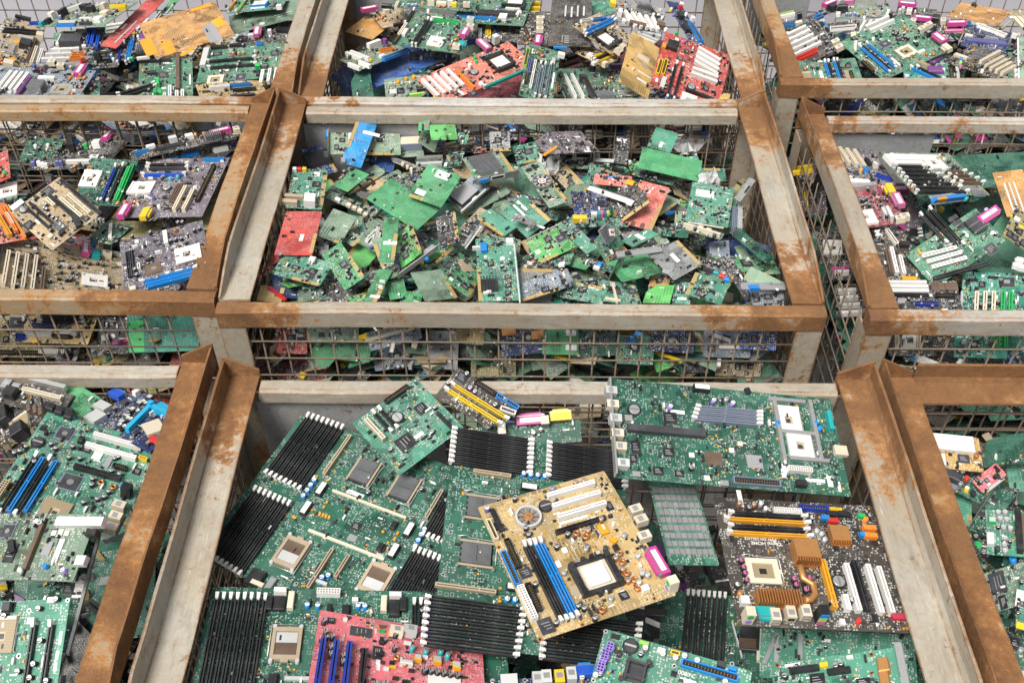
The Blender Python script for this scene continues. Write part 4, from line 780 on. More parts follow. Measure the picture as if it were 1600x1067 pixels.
('board','dark brown board with copper heat pipe cooler and orange memory slots','FC',(0.4741,0.9705,0.97),(0.6937,0.0516,0.0375,0.7175),241.1,282.2,'brown','f',15,{},'ide|105.1|-31.3|-90|51|cobalt;ide|104.5|-69.6|-90|20|yellow|5;atx|93.2|18.6|-90|48|white;dimm|85|54.7|-90|123|black|white;dimm|72.5|58.3|-90|135|amber|white;dimm|58.7|58.3|-90|126|black|white;dimm|45.7|59.1|-90|133|amber|white;hs|9.6|8|0|bronze|box|40|40|24;hs|-77.3|72.5|90|bronze|fin|70|26|22;hs|49.9|-62.1|0|bronze|box|34|32|14;lga|-23.4|82.9|0|cream|46|54;pci|-43|-20|-180|88|amber;pci|-47.3|-58.3|-180|86|white;pci|-42.9|-73.9|180|90|black;pci|-48.1|-94.5|-180|88|white;pci|-49|-112.6|-180|84|white;pci|-76.1|-41.4|180|27|white;port|-113.8|126.1|-90|keyboard|cream;port|-105.6|95.6|-90|serial;port|-111.7|82.2|-90|usb|cream;port|-105.3|55.9|-90|lan|cream;port|-102.4|31.6|-90|usb|cream;port|-108.1|9.3|-90|audio|cream;blk|81.9|-59.7|0|red|9|18|9;blk|70.7|-120.4|0|orange|9|22|10;blk|55|-118.4|0|orange|9|22|10;blk|87|-47.3|0|azure|9|14|9;blk|96|-61.5|0|black|9|20|9;blk|97.4|-82.7|0|black|9|20|9;blk|95.4|-113.4|0|green|7|12|9;blk|57.2|-104.7|0|azure|8|9|9;cap|-7.8|117.1|0|black|rosy;cap|-20.5|115.5|0|black|rosy;cap|-31.3|115|0|black|rosy;cap|-43.8|114.8|0|black|rosy;cap|105.8|98.8|0|copper|silver;cap|105|74|0|copper|silver;cap|107.1|61.7|0|silver|white;cap|96.7|55.3|0|silver|white;cap|97.6|84|0|black|silver;cap|93.9|49|0|black|silver;cap|57.3|-24.3|0|silver|pale;cap|51.9|-31.5|0|silver|pale;cap|40.5|-33.8|0|silver|pale;cap|-37.6|35.7|0|black|rosy;cap|-48.3|34.9|0|black|rosy;cap|-56.4|20.6|0|black|rosy;cap|-34.4|9|0|black|rosy;cap|-96|83.3|0|black|rosy;cap|-96.6|75.6|0|black|rosy;cap|-71.2|-51.4|0|black|pale;cap|-77.1|-17.7|0|black|pale;cap|-53.5|131.9|0|black|pale;cap|-67.4|129.7|0|bronze|bronze;cap|82.7|-21.9|0|black|pale;blk|-80.4|124.5|0|white|14|14|12;chip|-48.8|15.8|0|16|16;chip|-31.1|-47.3|0|20|20;cap|-106.8|-53.1|0|red|red;hole|45.6|139.9|0;hole|-102.2|-147.1|0;lab|121|93.5|0|lime|34|8;blk|-108.5|-27.6|0|white|10|8|7;bat|-35.1|-40.2|0;chip|-97.8|-84.6|0|14|10;chip|36.9|122.7|0|12|8;chip|28.6|-52.5|0|10|10;cap|86.9|-117.6|0|orange|orange;lab|-105.1|-86.5|0|lime|10|5;blk|-95.3|-124|0|crimson|10|24|9;text|32.3|65.9|90|Digital HOME|9;text|40.1|74.3|90|P5W DH DELUXE|7;pipe|0|0|0|bronze|-17.2|24|-38.8|22.4|-48.7|8.6|-66.4|9.5|-77.3|20.1|-79.7|31.8',None,None),
('board','yellow board lying on top with a white processor and pink parallel port','FC',(0.0903,0.9677,1.005),(-0.1894,0.0168,0.0073,0.9817),231.3,264.7,'gold','f',16,{},'pci|-43|-109.1|-180|86|white;pci|-42.6|-86|-180|87|white;pci|-42.2|-63|-180|87|white;agp|-28.7|-37.2|180|89|black;rhs|45.7|-81.5|0|22;bat|9.4|-94.5|0|charcoal;dimm|72.8|41.7|90|142|black|white;dimm|63.9|42.3|90|142|black|white;dimm|55.5|43.5|90|141|azure|white;dimm|45.7|42.7|90|140|azure|white;ide|109.4|1.5|90|66|azure;atx|108.5|69.8|90|62|white;ide|95.9|-23.8|90|57|black;ide|95|62.6|90|51|black;ide|110.3|-77.6|90|42|cream|8;bar|96.4|-93.4|90|47|black|8|7;brk|-11.3|59.6|0|white|44;coil|-64.5|34.2|0;coil|-61.1|51.4|0;coil|-59.3|72.3|0;coil|-65.1|87.2|0;coil|-63.1|102.5|0;coil|-15.7|-25.4|0;coil|-27.8|-14.1|0;cap|-53.8|42.3|0|copper|silver;cap|-54.8|65.2|0|copper|silver;cap|-53.5|87.3|0|copper|silver;cap|-88.2|51.4|0|silver|pale;cap|-80.3|82.3|0|silver|pale;cap|-67.5|96.6|0|silver|pale;cap|-86.5|88.8|0|silver|pale;cap|-34.9|-21.9|0|copper|silver;cap|-64.3|-35.3|0|copper|silver;cap|-0.6|-26.2|0|black|silver;cap|25.5|-9.7|0|black|silver;cap|37.6|102|0|black|silver;cap|30.8|108.5|0|black|silver;cap|22.7|129.9|0|black|silver;cap|80.8|117.1|0|black|silver;cap|84.3|43|0|black|silver;cap|-16.6|10.2|0|silver|silver;cap|-14.3|107.3|0|silver|silver;cap|-85.7|7.1|0|silver|silver;cap|-55.7|-120.4|0|copper|silver;cap|-71|-118.9|0|copper|silver;cap|-14.1|-120.6|0|indigo|silver;cap|53|-123.1|0|black|silver;cap|104.2|-119.2|0|indigo|white;cap|34.4|39.3|0|silver|silver;blk|-73|108.4|0|white|12|10|10;port|-119.1|-31|90|usb|cream;port|-118.6|-10|90|lan|cream;port|-109|20.9|90|lan|cream;port|-108.3|71.7|90|parallel;port|-107.7|120.5|90|keyboard|cream;chip|95.3|113.6|0|charcoal|print|22|26;chip|89.7|15.4|0|charcoal|18|18;chip|-90.2|-59.3|0|12|18;chip|-37.8|106.3|0|14|14;bar|-59.6|-17.9|90|19|amber|14|5;bar|-66|7.3|119|13|amber|8|6;bar|20.7|73.1|-90|21|tan|30|1;hole|39.8|-119.4|0|bronze|3.6;hole|111.1|-45.4|0|bronze|3.6;hole|112.7|130.4|0|bronze|4.5;hole|43|129.7|0|bronze|3.6;hole|-80|126.6|0|bronze|3.6;hole|-104.2|-44.9|0|bronze|3.6;hole|60.6|-137.6|0|bronze|3.6;chip|14.7|-2.9|0|white|8|10;chip|35|18.2|0|white|8|12;lab|-23.4|-54.5|0|50|5;coil|5.5|119.1|0;choke|-31.7|23.1|0|9;cap|-46.3|19.7|0|charcoal|charcoal;blk|-63.8|23.1|0|black|8|12|8',None,None),
('card','black cluttered board at the left edge with a cream processor socket','FL',(-0.9809,1.3072,0.9126),(0.9539,-0.0026,-0.2,0.2239),167.9,120.2,'dark','f',17,{'chips': 3},'zif|35.6|-40.6|0|cream|40;blk|9.2|1.5|0|black|30|40|24;blk|40.9|-71.5|0|black|26|30|26;blk|24|56.1|0|black|20|30|30;blk|21.2|47.2|0|white|12|12|30;cap|26.2|24.2|0;blk|67.5|-25|0|brown|8|20|18;blk|79.7|-42|0|brown|8|20|18;blk|90.1|-57.2|0|brown|8|20|18',None,None),
('board','board under the back rail with a silver strip and cream comb connector','FL',(-0.9331,1.3517,0.9394),(0.9907,0.0551,0.0285,-0.121),148.1,55.7,'brown','f',18,{},'bar|-6.4|32.9|0|124|silver|9|14;port|-54.2|13.5|180|usb|alu;port|-35|10.2|180|lan|alu;pci|18.6|8.8|0|82|cream;bar|66.1|-14.3|0|60|black|12|12;blk|-36.9|-6.7|0|black|22|20|20',None,None),
('board','navy board with bright cyan processor frame beside the brown rail','FL',(-0.7095,1.3038,0.9315),(0.9564,-0.091,-0.0171,-0.2769),171.0,117.3,'navy','f',19,{},'port|-95.2|26.7|180|video;blk|-70.5|46.8|0|white|10|12|12;choke|-38.5|51.8|0|12;choke|-39.6|28.6|0|12;choke|-35.1|7.4|0|12;choke|-27.9|-11.5|0|12;choke|-20.8|-30|0|12;cap|-34|33.1|0|black|white;cap|-25.2|32.1|0|black|white;cap|-18.7|7|0|black|white;cap|-16.4|-18.4|0|black|white;cap|-10|-17.4|0|black|white;cap|-12.6|-40.4|0|black|white;cap|-2.3|-38.6|0|black|white;bar|-1|-7.9|106|73|cyan|9|12;bar|17.2|30.8|0|56|cyan|9|14;bar|15.5|43.4|0|42|cyan|16|9;bar|-11.3|32|90|10|cyan|10|18;bar|39.1|-7.7|68|34|cream|38|6;blk|70.1|-30|0|red|30|16|5;hole|-71.2|62.8|0;cap|71.3|-47.6|0;blk|-65.8|14.5|0|charcoal|14|10|8;bar|-72.3|-48.4|0|30|pale|30|10;bar|-88.5|-18.7|0|31|pale|20|10',None,None),
('card','plain green card back poking out by the silver strip','FL',(-0.8487,1.3523,0.93),(0.9598,0.0708,-0.0006,-0.2714),81.5,56.7,'leaf','b',20,{},'',None,None),
('board','green board with blue and black memory slots touching the brown rail','FL',(-0.778,1.1641,0.95),(0.0692,0.1305,0.0051,0.989),220.3,211.4,'jade','f',21,{},'pci|-32.5|-79.8|180|89|white;pci|-31.3|-53.4|180|93|white;pci|-28.7|-2.9|180|84|black;bga|6.1|28.4|0|36;bga|60.4|-67.7|0|30;bat|93.1|-32.7|0|black;dimm|81.3|61.5|90|124|black|white;dimm|69.1|58.5|90|122|azure|none;dimm|57.4|58|90|119|black|white;dimm|45.5|53.9|90|114|azure|none;atx|98.9|84.6|90|38|tan;cap|116.4|4.9|0;cap|110|-1.8|0;cap|105|-14.4|0;cap|11|-21.7|0;cap|-27.3|12.9|0;cap|-31|24.8|0;cap|-63.3|28.8|0;cap|-60.7|41.2|0;cap|-34.1|63.5|0;cap|-64.9|-12.6|0;cap|-49.5|-14.2|0;cap|69.2|-34.5|0;cap|57.9|-27.9|0;cap|28.6|-17.3|0;cap|33.2|-41.6|0;cap|-78|-92.6|0;cap|-78.2|-83.7|0;cap|-67.2|-61.8|0;cap|-82.5|-89.8|0|indigo|white;cap|89.1|-55.6|0|black|black;coil|-42.1|13.5|0;coil|-65.6|15.4|0;ide|-88.6|-58.7|-180|16|yellow|6;ide|-59.4|-27.5|180|27|black|8;zif|3|95.9|0|cream|46;hole|44.7|-102.7|0;hole|-100.3|-59.1|0;hole|-100.1|-3.2|0;hole|43.6|-20.7|0;blk|107.2|-110.9|0|black|14|14|12;blk|89.3|-108.7|0|black|14|14|12;blk|70|-104.7|0|black|14|14|12;port|-88.1|22.8|90|audio|cream;port|-87.6|55.4|90|lan|cream|3;port|-91.8|79.7|90|usb|cream|3;port|-92.3|99|90|usb|cream;chip|-11.9|-39.8|0|white|16|16;chip|-34.7|-33.1|0|grey|10|24;chip|11.8|-48.4|0|18|16;chip|-88.4|-31.3|0|14|14;chip|-93.7|-83.7|0|12|12;chip|99.5|-66.1|0|10|12;blk|26.9|-60.3|0|black|9|12|12;lab|-108.4|-23.1|0|6|22;hole|114.1|20.4|0|copper|3',None,None),
('board','deep green small board under the lower left edge with white headers','FL',(-0.926,0.9904,0.87),(0.9736,-0.0169,0.1543,0.1675),115.6,114.2,'pine','f',22,{},'blk|38.6|-14|0|white|14|12|9;blk|40.2|-25|0|yellow|14|10|9;hole|49.9|25.1|0;cap|40.3|-42.8|0;bar|50.7|38.5|-67|21|black|12|9;bar|49.8|-45.8|-19|10|black|8|8',None,None),
('card','narrow dark board edged by a long silver rod beside the brown rail','FL',(-0.7553,0.9579,0.895),(0.9943,0.0529,0.0902,0.0189),54.5,219.0,'pine','f',23,{'chips': 3},'bar|31.2|-5.8|-90|216|silver|5|9;lab|21.1|6.7|0|18|44;blk|8.3|23.7|0|white|8|24|8',None,None),
('board','grey green board with a long white connector across its top edge','FL',(-0.8221,1.0011,0.955),(0.9861,0.0988,-0.1148,-0.0683),243.0,118.1,'dull','f',24,{},'bar|99.3|40.8|0|91|white|16|12;bar|25.7|-2.3|-90|81|brown|7|9;bga|-43|26.1|0|26;chip|49.5|-4.4|0|grey|16|24;bar|73.4|-7.8|-90|41|white|10|3;chip|50.9|23.4|0|white|9|9;chip|63.9|23.6|0|white|9|9;chip|76.1|23.7|0|white|9|9;blk|128.3|-26.3|0|white|18|16|12;cap|64|-36.9|0|azure|azure;cap|101.7|-43.2|0|violet|white;cap|13.9|41.5|0|white|white;blk|130.9|20.8|0|black|20|12|14;cap|19.3|-45|0|white|white;chip|-18.6|-12.9|0|20|34;hole|7.8|-19.6|0;cap|22.2|39.7|0;bar|-17.9|-3.4|123|26|black|10|8',None,None),
('board','green board in the bottom left corner with two black memory slots','FL',(-0.7818,0.797,0.97),(0.9752,0.2079,-0.0761,-0.0077),203.3,155.6,'jade','f',25,{},'dimm|53.2|-4.3|-90|88|black;dimm|81.4|-6.4|-90|91|black;zif|-1.4|24.9|0|cream|46;cap|57|64.1|0;cap|83.8|77.3|0;cap|62.9|-16.9|0;cap|39.5|-27.1|0;cap|60.6|-36.4|0;cap|68.1|16.5|0;cap|88.1|-41.1|0;blk|74.8|76.1|0|white|12|9|9;blk|4.1|67.4|0|black|14|14|12;cap|2|54.9|0;blk|45.9|46.1|0|white|12|10|8;hole|36.7|62.1|0;hole|98|75.9|0;hole|31.6|-4.2|0|4;lab|95.3|20|0|5|20;lab|94.1|-13.1|0|5|30;chip|8.6|71.4|0|10|10',None,None),
('card','large plain dark green card at the right edge below the rust rail','FR',(0.9228,1.2726,0.9),(0.929,-0.1215,-0.2927,-0.1911),88.2,89.9,'pine','b',26,{},'bar|-44.5|49.2|-64|20|tan|14|3',None,None),
('card','plain green card back with gold fingers beside the rust rail','FR',(0.7908,1.1324,0.88),(0.8024,0.0558,0.0054,0.5942),99.1,48.0,'jade','b',27,{'edge': (0.05,0.6)},'',None,None),
('card','plain deep green card back under the large dark green one','FR',(0.9375,1.2279,0.87),(0.086,-0.0827,-0.0063,0.9928),42.2,63.6,'jade','b',28,{},'',None,None),
('card','dark card with barrel jacks,one yellow and one red,under the white shroud','FR',(0.8026,1.1805,0.91),(0.9502,-0.0115,-0.0254,-0.3105),84.9,47.8,'pine','f',29,{'chips': 2},'blk|-33.7|-0.2|0|charcoal|60|18|16;cap|-1.5|-7|0|tin|silver;cap|11.9|-11.6|0|yellow|white;cap|25.1|-16.1|0|black|black;cap|3.6|12.6|0|red|red;bar|-21.5|-22.6|0|38|steel|12|10',None,None),
('card','black card with pale number print lying among the green cards','FR',(0.888,1.1724,0.88),(0.9772,-0.0176,-0.074,-0.198),41.6,56.5,'dark','f',30,{'chips': 1},'chip|0|4.7|0|black|36|30;text|9.1|7.4|0|3D|9;chip|5.5|-14.8|0|14|10',None,None),
('card','small pink red card with a pale strip','FR',(0.8496,1.1839,0.925),(0.9359,0.1376,0.0738,0.3159),74.4,27.4,'rose','f',31,{'chips': 2},'bar|-2.5|-14.8|0|51|pale|5|3;cap|8.6|-4.6|0|black|black',None,None),
('card','olive card half under a white metal shroud with one square chip','FR',(0.801,1.2436,0.925),(0.9959,0.0329,-0.0232,-0.0807),99.6,77.8,'mustard','f',32,{'chips': 0,'big': 0},'blk|-10.5|17.3|0|white|98|36|8;blk|-36|-24.1|0|white|40|26|8;chip|17.2|-14.5|0|charcoal|print|20|18;chip|-5.5|-7.5|0|6|6;cap|38.9|-8.3|0|copper|copper',None,None),
('board','green board with ten grey capped capacitors and a brown block','FR',(0.8495,1.0752,0.91),(0.9832,-0.0109,-0.1235,-0.1339),65.3,97.6,'jade','f',33,{},'cap|-12.4|37.8|0|grey|pale;cap|-1.5|38.8|0|grey|pale;cap|-9.9|24|0|grey|pale;cap|0.5|22.8|0|grey|pale;cap|-5.3|4.6|0|grey|pale;cap|5.4|4|0|grey|pale;cap|-4|-17.9|0|grey|pale;cap|-5.8|-32|0|grey|pale;cap|-5.3|-44.8|0|grey|pale;cap|-16.4|-40.8|0|charcoal|charcoal;blk|-27|-20.4|0|white|12|24|10;bar|18.2|0.9|-90|90|black|10|14;bar|26.1|-1.2|-90|74|brown|12|12;choke|-22.3|21.5|0|green|12',None,None),
('card','dark card with a bright green round knob near the rust rail','FR',(0.7956,1.0555,0.895),(0.9751,-0.0373,-0.1078,-0.1904),35.3,37.6,'dark','f',34,{'chips': 2},'cap|1.4|-1.3|0|green|green|13|10;blk|-8.8|-8.5|0|charcoal|20|20|10',None,None),
('card','slim green card end at the right edge with a blue capped part','FR',(0.8572,1.029,0.89),(0.9499,-0.1098,-0.2115,-0.2024),43.8,31.1,'pine','f',35,{'chips': 1},'cap|-4.5|-1.9|0|azure|azure|12|12',None,None),
('card','green card strip peeking out under the olive chip card','FR',(0.7926,1.0321,0.87),(0.7184,-0.1121,0.0078,-0.6865),59.6,40.1,'jade','f',36,{'chips': 2},'hole|1.2|-11.8|0',None,None),
('card','olive green card with one large square chip and a tiny label','FR',(0.799,0.9528,0.925),(0.7651,0.1407,0.3197,-0.5409),65.3,108.3,'dull','f',37,{'edge': (0.05,0.65),'chips': 1,'big': 0},'chip|-13|-11|0|charcoal|print|34|32;chip|-1.5|-56.6|0|10|14;chip|15.6|-51.7|0|16|10;chip|19.4|-9.9|0|22|14;lab|-15.4|-53.9|0|14|10;blk|-12.5|-63.6|0|black|12|6|4',None,None),
('card','grey blank card fragment leaning on the rust rail','FR',(0.77,0.8974,0.89),(0.926,0.0317,0.1767,-0.3321),25.0,25.2,'slate','b',38,{},'',None,None),
('card','upright green memory stick with a white label at the right edge','FR',(0.8212,0.9216,0.93),(0.9773,-0.0051,-0.0427,-0.2075),21.0,94.6,'jade','f',39,{'chips': 2,'big': 0},'lab|-8.6|7.6|0|12|34;bar|-2|-45.5|0|15|yellow|12|2',None,None),
('card','green card low in the right corner with four dark chips and a label','FR',(0.7762,0.8219,0.92),(0.9896,-0.0077,0.0468,-0.1356),44.2,105.9,'pine','f',40,{'chips': 1,'big': 0},'chip|-10.5|40.1|0|12|22;chip|0.9|35|0|12|22;chip|-21.3|9.4|0|12|20;chip|-8.8|7.2|0|12|22;lab|-13.7|-2.2|0|10|24;cap|5.6|22.3|0|silver|silver;bar|10.7|-23.1|19|12|pale|20|6',None,None),
('card','dark green card at the right bottom corner edge with pins','FR',(0.8205,0.8986,0.85),(0.9509,-0.0949,-0.2171,-0.199),57.0,103.5,'pine','f',41,{'chips': 4},'',None,None),
('card','metal bracketed card lying diagonal above the green knob','FR',(0.8482,1.1312,0.895),(0.9369,-0.0309,-0.054,-0.344),32.9,128.2,'pine','f',42,{'br': 'O','chips': 2},'',None,None),
('card','navy card with a large black heat sink in the back left corner','MC',(-0.5212,2.2557,0.87),(0.5247,-0.0015,-0.0036,0.8513),140.1,57.2,'navy','f',43,{'edge': (0.05,0.8),'chips': 1,'big': 0},'hs|-0.8|0.9|0|charcoal|fin|56|66|12',None,None),
('card','sage card with a blue video port standing before the grey plate','MC',(-0.4015,2.2878,0.9),(0.9942,0.0775,0.0477,0.0569),184.1,81.0,'sage','f',44,{'edge': (0.4,0.9),'br': 'Ov','chips': 5,'lab': 1},'',None,None),
('card','lime green blank sheet near the back mesh','MC',(-0.1974,2.2972,0.93),(0.9878,0.1089,0.0584,0.095),68.6,54.2,'lime','b',45,{},'hole|20.9|19.1|0|copper|3',None,None),
('card','bright green card end with a pink patch at the back mesh','MC',(-0.2477,2.3174,0.94),(0.9902,0.1021,-0.0901,-0.0321),28.9,44.2,'leaf','b',46,{},'bar|7.4|-3|-15|11|rosy|12|0.6',None,None),
('card','pale green plain card tilted beside the lime sheet','MC',(-0.2385,2.3103,0.895),(0.9514,0.0571,0.2977,-0.055),51.2,53.2,'sage','b',47,{},'lab|-7.9|27.8|0|16|4',None,None),
('card','small dark green card with a silver label at the back mesh','MC',(-0.149,2.3081,0.905),(0.9908,0.0976,0.0262,-0.0899),28.8,40.9,'jade','f',48,{'chips': 1,'lab': 1},'',None,None),
('card','card carrying a large cream topped relay block','MC',(-0.2833,2.3037,0.87),(0.9965,-0.0001,0.0196,0.0811),60.5,57.2,'sage','f',49,{'chips': 1,'big': 0},'blk|-1.1|15|0|steel|cream|56|36|22',None,None),
('card','brick red card glimpsed below the back mesh','MC',(-0.1076,2.3218,0.86),(0.9995,-0.0019,-0.0108,0.0292),39.0,26.0,'brick','f',50,{'chips': 2},'',None,None),
('card','black and white memory card leaning on the back mesh','MC',(-0.0518,2.3029,0.9),(0.9899,0.1388,-0.0046,0.028),52.8,64.7,'grey','f',51,{'edge': (0.1,1),'chips': 5},'',None,None),
('card','tan bracket strip with cream sockets lying in the back left','MC',(-0.2892,2.2519,0.86),(0.9702,0.0257,0.0378,-0.2378),83.5,20.4,'tan','f',52,{'chips': 3},'bar|-2|-6.5|0|88|silver|4|12;cap|-8.9|-10.8|0|cream|cream;cap|7.2|-14.1|0|cream|cream;cap|20.5|-17.3|0|cream|cream',None,None),
('card','card with long silver connector tubes below the relay card','MC',(-0.2357,2.2703,0.855),(0.9979,0.0,0.0015,0.0654),72.3,42.7,'pine','f',53,{'chips': 2},'bar|2.3|9.1|0|68|silver|12|12;bar|3.2|-14.4|0|58|pale|10|9;cap|-29.2|-12.9|0|white|white',None,None),
('card','dark green narrow card with ring marks left of the finned cooler','MC',(-0.1687,2.2699,0.87),(0.9896,-0.0001,-0.1349,-0.05),46.4,84.2,'pine','f',54,{'chips': 3},'hole|-15.7|4.5|0;hole|-20.5|18.5|0;lab|-21.5|-23.1|0|8|18',None,None),
('card','deep blue blank card in the hollow below the bright blue one','MC',(-0.364,2.2656,0.85),(0.9991,0.0048,0.0228,-0.0364),75.7,57.7,'blue','b',55,{},'',None,None),
('card','bright blue card back standing with gold fingers on its left side','MC',(-0.4095,2.2506,0.925),(0.6516,-0.0147,0.1194,-0.749),165.3,53.0,'sky','b',56,{'edge': (0.02,0.64)},'lab|-45.8|20.5|0|12|44;bar|77.6|-21.1|18|16|silver|10|8',None,None),
('card','dull green card under the plain leaf green one at the left','MC',(-0.4411,2.1552,0.87),(0.9645,0.0867,0.0625,-0.2415),42.8,109.0,'dull','f',57,{'chips': 4},'',None,None),
('card','plain leaf green card back left of the tan one','MC',(-0.4145,2.1192,0.905),(0.957,0.0155,-0.0167,-0.2893),45.4,83.3,'leaf','b',58,{},'',None,None),
('card','tan card with dark top edge beside the leaf green back','MC',(-0.3483,2.1124,0.895),(0.9664,-0.0099,-0.007,-0.2566),34.4,55.9,'tan','b',59,{},'',None,None),
('card','long bracketed card with a row of cream jacks','MC',(-0.4039,2.0398,0.89),(0.9768,0.0416,0.068,-0.199),137.8,28.1,'dull','f',60,{'br': 'X','chips': 3},'blk|-4.3|-11.3|0|cream|12|10|9;blk|11.9|-12.9|0|cream|12|10|9;blk|28|-14.5|0|cream|12|10|9;blk|45.6|-19|0|cream|12|10|9;blk|-36.8|-8|0|white|14|10|8',None,None),
('card','pale green card with an orange patch and dust under the big green back','MC',(-0.3495,1.9975,0.87),(0.9892,-0.01,0.0709,0.1282),67.9,47.2,'sage','f',61,{'chips': 3},'bar|5.9|13.1|22|36|amber|26|1',None,None),
('card','grey metal shrouded card right of the double green back','MC',(-0.1241,2.0464,0.92),(0.9252,0.1405,0.0487,-0.3491),58.4,92.2,'slate','b',62,{},'blk|-1.3|-11.1|0|charcoal|grey|42|60|12;bar|28.2|-10.2|-90|88|pale|4|8',None,None),
('card','smooth dark grey green card under the finned cooler card','MC',(-0.0817,2.0578,0.89),(0.9607,-0.1157,-0.1859,0.1708),120.2,51.8,'dull','b',63,{},'',None,None),
('card','card carrying the big square grey finned heat sink and a blue video port','MC',(-0.0743,2.1166,0.95),(0.5457,0.0329,0.0145,0.8372),102.5,101.8,'dull','f',64,{'edge': (0.1,0.95),'br': 'Ovd','chips': 2,'big': 0},'hs|-1.5|10.9|0|alu|fin|66|64|15;cap|-17.9|46.4|0|green|pale;cap|-45.8|45.6|0|cream|cream',None,None),
('card','plain green card back,lower left half of the double one','MC',(-0.2699,1.9625,0.95),(0.9529,0.0506,0.1011,-0.2814),146.7,92.9,'leaf','b',65,{},'lab|-29.6|-34.9|0|3|3',None,None),
('card','plain green card back with two white paper labels at the heap centre','MC',(-0.1988,2.0078,0.97),(0.9765,0.0872,0.0502,-0.1908),87.2,113.0,'leaf','b',66,{'edge': (0.02,0.45)},'lab|2.6|38|0|34|24;lab|-20.6|-34.7|0|24|16',None,None),
('card','card with white,red and yellow jacks and a white relay box','MC',(-0.5076,2.035,0.94),(0.6891,0.0436,0.0344,0.7225),156.8,84.3,'jade','f',67,{'edge': (0.1,0.9),'chips': 2,'big': 0},'blk|-59.9|-13|0|white|30|26|22;blk|65.5|36.2|0|white|10|10|10;blk|66.9|24.8|0|red|10|10|10;blk|68.3|13|0|yellow|10|10|10;chip|17.3|-20.6|0|20|20;chip|57.1|-18.2|0|white|16|14;chip|37.9|-3.2|0|10|10;blk|-64.9|33.6|0|tan|12|36|12;blk|-46.1|24.9|0|tan|10|44|14;lab|-50|36.5|0|6|14;lab|-43.6|24.7|0|6|18',None,None),
('card','red card back with a white label against the left rail','MC',(-0.4972,1.8516,0.95),(0.7087,-0.0043,-0.0026,0.7055),159.3,83.5,'red','b',68,{'edge': (0.05,0.48)},'lab|-17.5|-9.1|0|24|9',None,None),
('card','bent red card sliver below the red card back','MC',(-0.5432,1.8303,0.92),(0.9654,-0.0209,-0.2593,0.0211),36.8,106.2,'red','b',69,{},'',None,None),
('card','sage card back dotted with solder right of the red card','MC',(-0.4188,1.8964,0.935),(0.9844,0.01,0.1265,-0.1216),58.3,104.7,'sage','b',70,{'edge': (0.7,1)},'',None,None),
('card','small sage card with a gold edge near the sage back','MC',(-0.3811,1.8845,0.91),(0.9053,0.0566,-0.0561,0.4173),41.6,35.7,'sage','f',71,{'edge': (0.1,0.9),'chips': 3},'',None,None),
('card','card with rows of white slots left of the upright green stick','MC',(-0.3366,1.9021,0.91),(0.9649,0.0205,0.2498,-0.0783),47.0,107.3,'sage','f',72,{'chips': 0,'big': 0},'pci|-2.7|-13.5|76|54|white;pci|3.7|-19|90|52|white;pci|10.2|-24.3|90|50|white;cap|6.1|-51.7|0|indigo|silver',None,None),
('card','silver round speaker like part beside the red card','MC',(-0.4455,1.8438,0.91),(0.9977,0.0031,0.0144,0.0662),23.0,47.7,'grey','f',73,{'chips': 0,'big': 0},'cap|-3.2|-17.2|0|pale|silver|14|9',None,None),
('card','small teal silver card low in the left front','MC',(-0.4044,1.7489,0.9),(0.9994,0.0086,0.0286,-0.0158),33.6,44.5,'teal','f',74,{'chips': 2,'lab': 1},'',None,None),
('card','dull green card flat in the left front corner','MC',(-0.4497,1.7114,0.895),(0.9968,-0.0004,-0.0079,0.0799),70.2,52.8,'dull','b',75,{},'',None,None),
('card','navy card with a red edge in the left front corner','MC',(-0.5132,1.7294,0.9),(0.9765,-0.0341,0.1722,0.1247),57.0,87.1,'navy','b',76,{},'bar|-25.1|-32.9|-49|45|crimson|10|3',None,None),
('card','golden perforated board in the left front corner','MC',(-0.5378,1.6884,0.91),(0.9955,-0.056,0.0747,0.0127),52.1,56.0,'gold','b',77,{},'bar|23.3|-10.5|-37|28|red|8|4',None,None),
('card','card dense with dark and white parts and a square chip at the left front','MC',(-0.4724,1.7395,0.94),(0.99,0.0173,0.0396,-0.1341),112.6,77.8,'jade','f',78,{'edge': (0.42,0.95),'chips': 4,'big': 0,'dens': 0.02},'chip|25.1|-3.7|0|18|18;blk|10.4|29.5|0|white|14|12|9;cap|-58.9|15|0',None,None),
('card','bright green card with one square chip beside the red card','MC',(-0.3848,1.7426,0.945),(0.4994,-0.0906,-0.1482,0.8488),137.7,51.2,'leaf','f',79,{'edge': (0.05,0.6),'chips': 2,'big': 0},'chip|1.5|-3.5|0|charcoal|print|18|18;bar|49.4|1.3|-90|26|charcoal|8|2',None,None),
('card','silver bracket card reaching across the front of the heap','MC',(-0.3175,1.7371,0.92),(0.9893,-0.0322,-0.1417,0.0158),111.0,45.4,'dull','f',80,{'br': 'O','chips': 3},'',None,None),
('card','lime green card with a small square chip right of the green stick','MC',(-0.2525,1.8216,0.94),(0.5648,-0.205,-0.2076,0.7719),123.1,57.6,'lime','f',81,{'edge': (0.1,0.95),'chips': 2,'big': 0},'chip|27.1|-4.4|0|13|13',None,None),
('card','bright green stick card with a white label standing upright','MC',(-0.287,1.8051,0.97),(0.7033,0.0071,0.004,0.7109),153.9,33.1,'leaf','b',82,{'edge': (0.05,0.62)},'lab|-13.3|-3.2|0|12|30',None,None),
('card','black card with silver traces and gold edge at the heap centre','MC',(-0.1624,1.8595,0.955),(0.649,-0.0943,-0.122,0.745),111.9,47.0,'dark','f',83,{'edge': (0.05,0.95),'chips': 2},'chip|4.3|2|0|charcoal|16|16;chip|-42.5|11.6|0|16|16',None,None),
